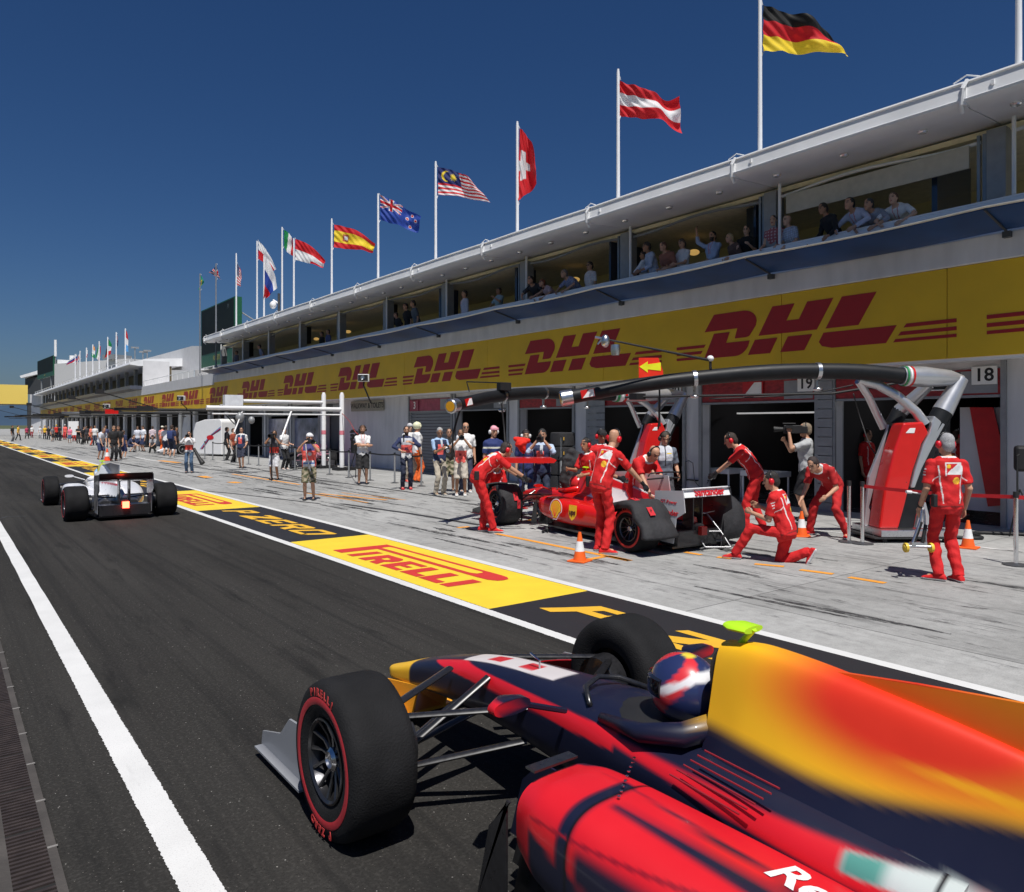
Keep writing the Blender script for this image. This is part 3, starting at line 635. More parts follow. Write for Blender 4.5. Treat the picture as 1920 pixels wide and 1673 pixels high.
def scr(t, pA, pB, z0, z1, th=.5):
    A = Vector((pA.x,pA.y,0)); B = Vector((pB.x,pB.y,0)); u = (B-A).normalized(); n = Vector((u.y,-u.x,0)); wd = (B-A).length
    Rm = Matrix((u, -n, Vector((0,0,1)))).transposed(); c = (A+B)/2; h = z1-z0
    MB().box(c-n*th/2+Vector((0,0,(z0+z1)/2)), (wd,th,h), R=Rm).build('cabinet', M('screen green casing', (.01,.09,.04), .4), t)
    MB().box(c+n*.01+Vector((0,0,z0+h*.60)), (wd*.95,.03,h*.76), R=Rm).build('display', M('dark display', (.010,.016,.016), .6, spec=.15, var=.4, scale=.6), t)
    text('ROLEX', h*.12, M('gold lettering', (.35,.27,.06), .4), c+n*.03+Vector((0,0,z0+h*.12)), u, (0,0,1), t)
    text('F1', h*.10, M('faint lettering', (.1,.12,.12), .4), c+n*.04+u*wd*.34+Vector((0,0,z0+h*.88)), u, (0,0,1), t)
    m = MB(); m.tube([B-u*.3-n*th+Vector((0,0,z1-1)), B+u*1.6-n*3+Vector((0,0,z0+1.5))], .05, 6).tube([B-u*.3-n*th+Vector((0,0,z1-2)), B+u*1.2-n*3+Vector((0,0,z0+1.5))], .05, 6)
    for k in (.2,.8): m.tube([A.lerp(B,k)-n*(th*.5)+Vector((0,0,z0)), A.lerp(B,k)-n*(th*.5)], .15, 8)
    m.build('support_frame', GREY, t)
scr(s1, D(377,584,58.8), D(440,556,52), 6.3, 10.8)
s2 = thing('video_screen', (0,0,0), 'small dark video screen on the far white block', 'screen')
scr(s2, D(70,680,165), D(100,676,150), D(70,712,165).z, D(70,678,165).z)
# roof furniture
mast = thing('antenna_mast', (0,0,0), 'slim white antenna mast on the far block roof', 'antenna')
p = D(104,675,150); MB().tube([(p.x,p.y,14.2),(p.x,p.y,15.8)], .10, 8).build('pole', GREY, mast); MB().tube([(p.x,p.y,15.6),(p.x,p.y,18.9)], .24, 10).build('antenna', RFW, mast)
MB().box((p.x+1.5,p.y,14.5),(2.5,2,.8)).box((p.x+2.9,p.y,15.1),(.9,.9,1.6)).build('base_unit', RFW, mast)
cc = thing('security_camera', (0,0,0), 'white dome security camera on a short bracket above the near roof', 'camera')
p = onX(523, 13.8, 582); MB().tube([(p.x,p.y,7.5),(p.x,p.y,D(523,566,p.length).z)], .07, 8).build('post', DGREY, cc)
q = onX(523,13.8,566); r_ = D(512,572,(q.x*SN+q.y*CS)); MB().tube([q+Vector((0,0,-.1)), r_+Vector((0,0,.25))], .05, 8).ell(r_, (.17,.17,.2)).build('dome', WPL, cc)
for px, py in ((253,652),(268,660),(276,658)):
    t = thing('roof_light', (0,0,0), 'thin lamp mast on the link roof, %s of the three' % {253:'leftmost',268:'middle',276:'rightmost'}[px], 'lamp', None)
    p = D(px, py, 75); MB().tube([(p.x,p.y,8),p], .05, 6).build('pole', GREY, t); MB().box(p,(.7,.2,.15)).build('lamp_head', GREY, t)
# ---------------------------------------------------------------- people
SKIN = M('skin', (.42,.22,.14), .55, attr=True, var=.08, scale=20)
CLOTH = M('woven cloth', (.5,.5,.5), .85, attr=True, var=.10, scale=14, bump=.35, bscale=26)
HAIRM = M('hair', (.05,.03,.02), .7, attr=True, var=.3, scale=60, bump=.5, bscale=120)
GLOSS = M('gloss plastic', (.5,.5,.5), .3, attr=True, var=.04)
RED = (.58,.010,.012); WHT = (.72,.72,.72); BLK = (.014,.014,.016); NAVY = (.018,.028,.085); SKY_ = (.30,.42,.66); KHAKI = (.33,.26,.17); ORG = (.75,.13,.02); PINKR = (.85,.13,.11)
JEANS = (.06,.11,.19); GRY = (.38,.39,.40); DKG = (.06,.06,.07); SAND = (.45,.40,.32)
SK1 = (.50,.27,.17); SK2 = (.36,.18,.10); SK3 = (.60,.36,.25)
def remesh(mb, vox, smooth=2, disp=0, seed=0, name='part'):
    me = bpy.data.meshes.new(name); me.from_pydata(mb.v, [], mb.f); me.update()
    import bmesh
    bm = bmesh.new(); bm.from_mesh(me); bmesh.ops.recalc_face_normals(bm, faces=bm.faces); bm.to_mesh(me); bm.free()
    o = bpy.data.objects.new(name, me)
    r = o.modifiers.new('r', 'REMESH'); r.mode = 'VOXEL'; r.voxel_size = vox; r.use_smooth_shade = True
    if smooth: s = o.modifiers.new('s', 'SMOOTH'); s.iterations = smooth; s.factor = .5
    out = evaluate(o)
    bpy.data.objects.remove(o); bpy.data.meshes.remove(me)
    if disp:
        n = len(out.vertices); co = np.empty(n*3, 'f'); no = np.empty(n*3, 'f')
        out.vertices.foreach_get('co', co); out.vertices.foreach_get('normal', no); co = co.reshape(n,3); no = no.reshape(n,3)
        x, y, z = co[:,0]+seed, co[:,1], co[:,2]
        d = (np.sin(x*31+np.sin(z*24+seed)*1.9)*.35+np.sin(z*46+np.sin(x*19+y*23)*2.2)*.5+np.sin(y*37+z*17+np.sin(x*41)*1.2)*.35)
        co += no*(d*disp)[:,None]; out.vertices.foreach_set('co', co.ravel().astype('f')); out.update()
    out.materials.clear(); return out
def ik(a, b, l1, l2, pole):
    a = Vector(a); b = Vector(b); d = b-a; L_ = d.length; mx = (l1+l2)*.999
    if L_ > mx: b = a+d*(mx/L_); d = b-a; L_ = mx
    if L_ < abs(l1-l2)+.02: L_ = abs(l1-l2)+.02
    t = d.normalized(); p = Vector(pole); p = (p-t*p.dot(t)).normalized()
    x = (l1*l1-l2*l2+L_*L_)/(2*L_); h = math.sqrt(max(0, l1*l1-x*x)); return a+t*x+p*h, b
def ringt(c, sd, fw, w_, d_, n=14, e=.85):
    R_ = []
    for k in range(n):
        a = 2*math.pi*k/n; ca, sa = math.cos(a), math.sin(a)
        R_.append(c+sd*(math.copysign(abs(ca)**e, ca)*w_)+fw*(math.copysign(abs(sa)**e, sa)*d_))
    return R_
def person(label, loc, heading, H=1.78, lean=0, pelvis=(0,0,.93), hands=((-.225,.05,.835),(.225,.05,.835)), feet=((-.11,0,0),(.11,0,0)), toes=(0,0), footup=(0,0),
           hyaw=0, hpitch=0, twist=0, side=0, vox=.014, shirt=RED, trousers=RED, shorts=False, sleeve=.8, shoes=RED, sole=WHT, hair=(.05,.03,.02), hairlen=0, cap=None, ears=None, bib=None,
           skin=SK1, gloves=None, poles=((-.25,-1,-.1),(.25,-1,-.1)), kpoles=((0,1,0),(0,1,0)), glasses=False, fat=1.0, paintf=None, extra=None, group=None, helmet=None, legs=True, collar=None, vest=None, bag=None, seed=None, skirt=False, tpaint=None, name='person', beard=False):
    """heading: degrees, 0 looks along +Y, positive turns towards +X"""
    seed = seed if seed is not None else rnd.random()*9
    k = H/1.78; t = thing(name, loc, label, 'person', group, -math.radians(heading)); t.scale = (k,k,k)
    P = Vector(pelvis); la = math.radians(lean); Rs = Matrix.Rotation(math.radians(twist), 3, 'Z')@Matrix.Rotation(math.radians(side), 3, 'Y')
    def spine(s):   # distance s above the pelvis along a curved back
        c = Vector((0,0,0)); n = 8; up = None
        for i in range(n):
            a = la*(.55+.75*min(1, (i+.5)/n*(s/.5))) if la else 0
            dv = Vector((0, math.sin(a), math.cos(a))); c += dv*s/n; up = dv
        return P+Rs@c, Rs@up
    sh, up = spine(.50); sd = Rs@Vector((1,0,0)); fw = up.cross(sd)*-1; fw = sd.cross(up)*-1
    if fw.dot(Rs@Vector((0,1,0))) < 0 and lean < 80: fw = -fw
    def torso(mb, g=0.0, lo=-.10, hi=.56):
        prof = [(-.10,.125,.095),(-.04,.160,.118),(.05,.155,.118),(.14,.138,.108),(.24,.148,.112),(.34,.168,.120),(.43,.178,.112),(.50,.150,.090),(.55,.075,.066),(.60,.058,.058)]
        rings = []
        for s, w_, d_ in prof:
            if s < lo or s > hi: continue
            c, u = spine(s) if s > 0 else (P+Vector((0,0,s)), Vector((0,0,1)))
            f = sd.cross(u); f = f if f.dot(fw) > 0 else -f
            fx = fat if s < .4 else 1+(fat-1)*.4
            rings.append(ringt(c+f*(.018 if .2 < s < .45 else 0)+f*(fx-1)*.06, sd, f, (w_+g)*(1+(fx-1)*.7), (d_+g)*fx))
        mb.loft(rings)
    nk, nu = spine(.58)
    Hm = Rs@Matrix.Rotation(-math.radians(hyaw), 3, 'Z')@Matrix.Rotation(-math.radians(hpitch), 3, 'X')   # head frame, +Y face
    hc = nk+(nu*.35+Hm@Vector((0,0,1))*.65).normalized()*.115+Hm@Vector((0,.022,0))
    mb = MB(); torso(mb); mb.cap(spine(.50)[0], hc-Hm@Vector((0,.01,.06)), .060, .055)
    # head
    rings = []
    for z, w_, d_, yo in [(-.118,.022,.026,.050),(-.105,.043,.048,.034),(-.08,.056,.068,.018),(-.045,.065,.082,.006),(0,.072,.093,0),(.04,.075,.097,-.004),(.08,.070,.092,-.008),(.108,.052,.070,-.010),(.122,.022,.03,-.012)]:
        rings.append(ringt(hc+Hm@Vector((0,yo,z)), Hm@Vector((1,0,0)), Hm@Vector((0,1,0)), w_, d_, 16, 1))
    mb.loft(rings)
    mb.cap(hc+Hm@Vector((0,.086,.012)), hc+Hm@Vector((0,.108,-.026)), .009, .015, 8)       # nose
    mb.cap(hc+Hm@Vector((-.022,.088,-.062)), hc+Hm@Vector((.022,.088,-.062)), .009, .009, 8)   # lips
    mb.ell(hc+Hm@Vector((0,.082,.03)), (.045,.02,.010))
    for s in (-1, 1): mb.ell(hc+Hm@Vector((s*.076,-.006,-.008)), (.010,.02,.030), R=Hm)
    sho = [spine(.455)[0]+sd*s*.175 for s in (-1, 1)]
    arms = []
    for i, s in enumerate((-1, 1)):
        hd = Vector(hands[i]); el, wr = ik(sho[i], hd, .295, .265, poles[i]); arms.append((sho[i], el, wr))
        if fat > 1: pass
        mb.cap(sho[i]-up*.005, el, .054, .040); mb.cap(el, wr, .043, .029)
        f = (wr-el).normalized(); a = (sd*s-f*sd.dot(f)*s); a = a.normalized() if a.length > .2 else Vector((0,0,1)); bb = f.cross(a)
        if gloves is None or True:
            hb = MB()
            pc = wr+f*.05
            mb.cap(wr, wr+f*.075, .027, .036, 10, sx=.5, up=bb if vox < .01 else None)
            for q in range(4):   # four unequal, slightly curled fingers
                o_ = bb*(q-1.5)*.021; ln = (.070,.080,.076,.058)[q]; r0 = max(.0085, vox*.75)
                j = wr+f*.085+o_; m_ = j+f*ln*.5-a*.010*s*0+a*(-.012); e_ = m_+f*ln*.35-a*.032
                mb.cap(j-f*.02, m_, r0, r0*.95, 8); mb.cap(m_, e_, r0*.95, r0*.85, 8)
            th0 = wr+f*.03+bb*.03; mb.cap(th0, th0+f*.035+bb*.022, .012, .010, 8); mb.cap(th0+f*.035+bb*.022, th0+f*.062+bb*.020-a*.012, .010, .009, 8)
    hips = [P+sd*s*.088-Vector((0,0,.03)) for s in (-1, 1)]; lg = []
    for i, s in enumerate((-1, 1)):
        ft = Vector(feet[i])+Vector((0,0,.085)); kn, an = ik(hips[i], ft, .44, .425, kpoles[i]); lg.append((hips[i], kn, an))
        if legs:
            mb.cap(hips[i], kn, .080, .055); mb.cap(kn, kn.lerp(an, .35), .052, .055); mb.cap(kn.lerp(an, .35), an, .055, .036)
            tz = math.radians(toes[i]); mb.cap(an-Vector((0,0,.03)), an+Vector((math.sin(tz)*.10, math.cos(tz)*.10, -.04)), .036, .03)
    o = mobj('body', remesh(mb, vox, 2), SKIN, t, 180)
    hcol = (.06,.04,.03) if hair is None else hair
    def skinp(x, y, z):
        c = np.tile(np.array(skin), (len(x), 1)); q = np.stack([x,y,z], 1)-np.array(hc)[None]; q = q@np.array(Hm)
        lip = (q[:,1] > .07)&(abs(q[:,2]+.062) < .009)&(abs(q[:,0]) < .025); c[lip] = (.30,.10,.08)
        eye = (q[:,1] > .06)&(abs(q[:,2]-.012) < .010)&(abs(abs(q[:,0])-.032) < .015); c[eye] = (.05,.03,.025)
        brow = (q[:,1] > .06)&(abs(q[:,2]-.036) < .006)&(abs(abs(q[:,0])-.032) < .022); c[brow] = np.array(hcol)*.8
        if beard: c[(q[:,1] > .015)&(q[:,2] < -.035)&(q[:,2] > -.13)&~lip&(abs(q[:,0]) < .08)] = np.array(hcol)*.9
        if gloves is not None:
            for (s_, e_, w_) in arms:
                d = (q*0); wv = np.array(w_-(w_-e_).normalized()*.05); f_ = np.array((w_-e_).normalized()); pp = np.stack([x,y,z],1)-wv[None]
                c[(pp@f_ > 0)&((pp**2).sum(1) < .06)] = gloves
        return c
    dopaint(o.data, skinp)
    # hair
    if hair is not None and not cap and not helmet:
        hb = MB(); hb.ell(hc+Hm@Vector((0,-.012,.036)), (.084,.103,.101), R=Hm)
        hb.ell(hc+Hm@Vector((0,-.055,-.01)), (.074,.062,.085+hairlen*.3), R=Hm)
        if hairlen: hb.cap(hc+Hm@Vector((0,-.06,0)), hc+Hm@Vector((0,-.075,-.10-hairlen)), .07, .045)
        ho = mobj('hair', remesh(hb, max(.009, vox), 1, .003, seed), HAIRM, t, 180, paint=hair)
        # keep the face free: push the front of the hair up
        me = ho.data; inv = Hm.transposed()
        for v in me.vertices:
            q = inv@(v.co-hc)
            if q.y > .025 and q.z < .058:
                q.y = min(q.y, .025+.075*max(0,(q.z-.03))/.028); q.x *= .93; v.co = hc+Hm@q
    if cap is not None:
        cb = MB(); cb.ell(hc+Hm@Vector((0,-.008,.052)), (.086,.106,.085), R=Hm); cb.cap(hc+Hm@Vector((-.03,.10,.055)), hc+Hm@Vector((.03,.10,.055)), .045, .045, 12, .25)
        co_ = mobj('cap', remesh(cb, max(.008, vox*.7), 1), CLOTH, t, 180, paint=cap); inv = Hm.transposed()
        for v in co_.data.vertices:
            q = inv@(v.co-hc)
            if q.z < .035 : v.co = hc+Hm@Vector((q.x, q.y, .035+(q.z-.035)*.15))
        if hair is not None: mobj('hair', remesh(MB().ell(hc+Hm@Vector((0,-.045,.0)), (.078,.062,.062), R=Hm), max(.009, vox), 1), HAIRM, t, 180, paint=hair)
    if helmet is not None:
        hb = MB(); hb.ell(hc+Hm@Vector((0,-.005,.045)), (.115,.135,.115), R=Hm); hb.cap(hc+Hm@Vector((0,-.02,.15)), hc+Hm@Vector((0,.10,.10)), .02, .015).cap(hc+Hm@Vector((-.1,.07,.02)), hc+Hm@Vector((.1,.07,.02)), .03, .03, 10, .5)
        mobj('helmet', remesh(hb, .010, 1), GLOSS, t, 180, paint=helmet)
    if ears is not None:
        eb = MB()
        for s in (-1, 1): eb.ell(hc+Hm@Vector((s*.092,-.005,-.006)), (.034,.038,.048), R=Hm, n=12, m=8)
        eo = eb.build('ear_defender', GLOSS, t, 180, paint=ears)
        eb = MB().tube([hc+Hm@Vector((.100*math.cos(a), -.01, .128*math.sin(a)+.01)) for a in [math.pi*q/10 for q in range(11)]], .010, 6)
        eb.build('headband', GLOSS, eo, 180, paint=BLK)
    if glasses:
        gb = MB()
        for s in (-1,1): gb.ell(hc+Hm@Vector((s*.034,.088,.012)), (.028,.012,.020), R=Hm, n=10, m=6)
        gb.tube([hc+Hm@Vector((-.078,.0,.018)), hc+Hm@Vector((-.062,.085,.018)), hc+Hm@Vector((.062,.085,.018)), hc+Hm@Vector((.078,.0,.018))], .005, 5)
        gb.build('glasses', GLOSS, t, 180, paint=BLK)
    # shirt
    sb = MB(); torso(sb, .016, -.10, .555)
    for i, s in enumerate((-1, 1)):
        a, e, w_ = arms[i]; sb.cap(a-sd*s*.05, a, .068, .068); sb.cap(a, a.lerp(e, .3), .068, .064)
        if sleeve > 1: sb.cap(a, e, .066, .054); sb.tube([e-(w_-e)*.03, e.lerp(w_, .2), e.lerp(w_, sleeve-1)], [.054,.052,.042], 12)
        elif sleeve > 0: sb.tube([a, a.lerp(e, sleeve*.5), a.lerp(e, sleeve)], [.066,.062,.062], 12)
    so_ = mobj('shirt', remesh(sb, vox, 1, .006, seed), CLOTH, t, 180)
    Fm = Matrix((sd, fw, up)).transposed(); ch = spine(.30)[0]
    def shp(x, y, z):
        c = np.tile(np.array(shirt), (len(x), 1)).astype(float); q = (np.stack([x,y,z],1)-np.array(ch)[None])@np.array(Fm)
        if collar is not None: c[(q[:,2] > .235)&(abs(q[:,0]) < .085)] = collar
        if vest is not None: c[(abs(q[:,0]) < .17)&(q[:,2] < .19)] = vest
        if bib is not None:
            m_ = (abs(q[:,0]) < .13); c[m_&(q[:,2] < .20)] = WHT if bib != 1 else PINKR; c[m_&(q[:,2] < .02)] = PINKR; c[m_&(q[:,2] < -.20)] = WHT
            c[m_&(abs(q[:,2]+.09) < .03)&(abs(q[:,0]-.02) < .035)] = (.12,.02,.04)
        if paintf: c = paintf(q[:,0], q[:,1], q[:,2], c)
        return c
    dopaint(so_.data, shp)
    if legs:
        tb = MB(); rings = []
        for s_, w_, d_ in [(-.13,.13,.10),(-.06,.172,.130),(.0,.174,.132),(.06,.160,.124),(.12,.148,.116)]:
            c = P+Vector((0,0,s_)) if s_ <= 0 else spine(s_)[0]; rings.append(ringt(c+fw*(fat-1)*.05, sd, fw, w_*(1+(fat-1)*.7), d_*fat))
        tb.loft(rings)
        for i, s in enumerate((-1, 1)):
            h, kn, an = lg[i]
            if shorts: e_ = kn.lerp(an, .06); tb.tube([h+Vector((0,0,.03)), h.lerp(kn,.45), e_], [.094,.096,.088], 14)
            else: tb.cap(h, kn, .092, .070); tb.tube([kn-(an-kn)*.02, kn.lerp(an,.35), kn.lerp(an,1.04)], [.071,.070,.060], 14)
        to = mobj('shorts' if shorts else 'trousers', remesh(tb, vox, 1, .0075, seed+3), CLOTH, t, 180, paint=tpaint or trousers)
        for i, s in enumerate((-1, 1)):
            an = lg[i][2]; fb_ = MB(); tz = math.radians(toes[i]); fd = Vector((math.sin(tz), math.cos(tz), 0)); pit = math.radians(footup[i]); 
            fu = Vector((0,0,1)); fdir = (fd*math.cos(pit)-fu*math.sin(pit)); fup = (fu*math.cos(pit)+fd*math.sin(pit)); fs = fd.cross(fu)
            rings = []
            for y, w_, h0, h1 in [(-.085,.025,.012,.05),(-.07,.036,.002,.085),(-.02,.039,0,.105),(.05,.041,0,.085),(.11,.048,0,.060),(.16,.044,.003,.045),(.185,.026,.01,.03)]:
                c = an-fup*.085+fdir*y; rings.append([c+fs*w_*math.cos(a)+fup*(h0+(h1-h0)*(.5+.5*math.sin(a))) for a in [2*math.pi*q/12 for q in range(12)]])
            fb_.loft(rings); base = an-fup*.085
            def shoep(x, y, z, base=base, fup=fup): return np.where(((np.stack([x,y,z],1)-np.array(base)[None])@np.array(fup) < .026)[:,None], np.array(sole)[None], np.array(shoes)[None])
            mobj('shoe', remesh(fb_, max(.008, vox*.7), 1), CLOTH, t, 180, paint=shoep)
    if bag is not None:
        b_ = spine(.28)[0]-fw*.17; MB().box(b_, (.30,.16,.42), R=Fm).build('backpack', CLOTH, t, 180, .04, paint=bag)
    t['_h'] = 0; del t['_h']
    return t, dict(hc=hc, Hm=Hm, arms=arms, P=P, sh=sh, fw=fw, sd=sd, up=up, lg=lg)
def face_to(p, q):  # heading that looks from p to q
    d = Vector(q)-Vector(p); return math.degrees(math.atan2(d.x, d.y))
def photo_camera(label, t, j, lens=.22, white=False, video=False, low=0, group='press cameras held by photographers'):
    """camera held by a person, a thing of its own placed at the hands"""
    hs = (j['arms'][0][2]+j['arms'][1][2])/2; Rz = Matrix.Rotation(t.rotation_euler.z, 3, 'Z'); k = t.scale.x
    f = j['Hm']@Vector((0,1,0)) if not low else Vector((0,1,-low)).normalized()
    hp = hs+f*.06+Vector((0,0,.05)); w = Vector(t.location)+Rz@(hp*k); f = Rz@f; f.normalize()
    c = thing('video_camera' if video else 'photo_camera', w, label, 'camera', group)
    q = f.to_track_quat('Y', 'Z'); c.rotation_mode = 'QUATERNION'; c.rotation_quaternion = q
    if video:
        MB().box((0,-.05,0),(.12,.34,.16)).box((0,-.26,-.01),(.11,.10,.14)).box((0,.02,.11),(.03,.24,.03)).build('body', BLACK, c, bevel=.012)
        MB().lathe([(.04,.12),(.045,.2),(.055,.28),(.062,.30),(.05,.30),(.05,.27)], axis='Y', n=16).box((-.11,.02,.05),(.06,.12,.06)).build('lens', BLACK, c, 40)
    else:
        MB().box((0,0,0),(.14,.07,.11)).box((0,.005,.07),(.06,.06,.04)).build('body', BLACK, c, bevel=.01)
        lm = WPL if white else BLACK
        MB().lathe([(.0,.03),(.035,.03),(.038,.10),(.045,.03+lens*.6),(.052,.03+lens),(.045,.03+lens),(.04,.01+lens),(0,.01+lens)], axis='Y', n=18).build('lens', lm, c, 40)
        MB().lathe([(.047,.02+lens*.7),(.056,.03+lens*.7),(.058,.04+lens),(.050,.04+lens)], axis='Y', n=18).build('lens_hood', BLACK, c, 40)
    return c
def shoot(lift=0, fwd=.30): return dict(hands=((-.09,fwd,1.50+lift),(.08,fwd,1.50+lift)), poles=((-.8,.1,-1),(.8,.1,-1)))
CROSS = dict(hands=((.12,.20,1.20),(-.12,.24,1.16)), poles=((-1,.1,-.4),(1,.1,-.4)))
# ---------------------------------------------------------------- single-seater racing cars
TYRE = M('tyre rubber', (.013,.013,.014), .82, var=.45, scale=5, bump=.3, bscale=120, spec=.2); RIM = M('dark rim', (.05,.05,.055), .3, .8, var=.1); CARB = M('carbon fibre', (.016,.016,.018), .3, var=.3, scale=40, coat=.3)
BODYP = M('car body paint', (.5,.5,.5), .30, attr=True, var=.03, coat=.5); BODYM = M('satin car body paint', (.5,.5,.5), .42, attr=True, var=.03, coat=.12)
SILV = M('wheel nut metal', (.6,.6,.62), .25, 1)
def interp(keys, n):   # smooth interpolation of parameter rows, first column is y
    K = np.array(keys, float); y0, y1 = K[0,0], K[-1,0]; ys = np.linspace(y0, y1, n); out = []
    for y in ys:
        i = int(np.clip(np.searchsorted(-K[:,0], -y, side='right')-1, 0, len(K)-2)); t = (K[i,0]-y)/(K[i,0]-K[i+1,0]+1e-9)
        p0 = K[max(i-1,0)]; p1 = K[i]; p2 = K[i+1]; p3 = K[min(i+2,len(K)-1)]
        d1 = (p2-p0)/max(1e-6, abs(p2[0]-p0[0]))*abs(p2[0]-p1[0]); d2 = (p3-p1)/max(1e-6, abs(p3[0]-p1[0]))*abs(p2[0]-p1[0])
        h = (2*t**3-3*t**2+1)*p1+(t**3-2*t**2+t)*d1+(-2*t**3+3*t**2)*p2+(t**3-t**2)*d2; h[0] = y; out.append(h)
    return out
def sell(cx, y, cz, hw, hh, e=.7, n=56):
    R_ = []
    for k in range(n):
        a = 2*math.pi*k/n; ca, sa = math.cos(a), math.sin(a)
        R_.append((cx+math.copysign(abs(ca)**e, ca)*hw, y, cz+math.copysign(abs(sa)**e, sa)*hh))
    return R_
def wheel(t, x, y, w_, side, mark=RED, blanket=False, z=.335, ns=12):
    wl = bpy.data.objects.new('wheel', None); COL.objects.link(wl); wl.parent = t; wl.location = (x, y, z); s = side
    h = w_/2; R_ = .335
    MB().lathe([(.172,-h*.82),(.20,-h*.93),(.25,-h),(.295,-h*.97),(.322,-h*.86),(.333,-h*.68),(R_,-h*.3),(R_,h*.3),(.333,h*.68),(.322,h*.86),(.295,h*.97),(.25,h),(.20,h*.93),(.172,h*.82)], axis='X', n=64, closed=True).build('tyre', TYRE, wl, 50)
    f = s*h
    MB().lathe([(.236,f*.993),(.244,f*1.008),(.262,f*1.010),(.268,f*.998)], axis='X', n=64).build('tyre_marking', M('tyre marking', (.45,.02,.02), .6, attr=True), wl, 180, paint=mark)
    rb = MB().lathe([(.172,f*.84),(.178,f*.9),(.170,f*.92),(.162,f*.80),(.155,f*.45),(.12,f*.36),(.05,f*.40),(.0,f*.40)], axis='X', n=48)
    rb.lathe([(.172,-f*.84),(.165,-f*.5),(0,-f*.4)], axis='X', n=32); rb.build('rim', RIM, wl, 40)
    sb = MB()
    for k in range(ns):
        a = 2*math.pi*k/ns; sb.tube([(f*.60, .045*math.cos(a), .045*math.sin(a)), (f*.66, .10*math.cos(a+.08), .10*math.sin(a+.08)), (f*.80, .165*math.cos(a), .165*math.sin(a))], [.011,.008,.010], 6)
    sb.lathe([(.165,f*.80),(.176,f*.915),(.170,f*.93),(.160,f*.86)], axis='X', n=40)
    sb.build('spokes', M('rim spoke', (.10,.10,.105), .3, .9), wl, 40)
    MB().lathe([(.052,f*.5),(.05,f*.70),(.035,f*.78),(.03,f*.72),(0,f*.72)], axis='X', n=20).build('wheel_nut', SILV, wl, 40)
    return wl
def plate2(mb, pts, th=.012):   # thin vertical plate in the YZ plane: pts (y,z) at x
    x = pts[0]; P = pts[1:]; mb.prism(P, (x-th/2,0,0), (0,1,0), (0,0,1), th); return mb
Q_ = [1.0]
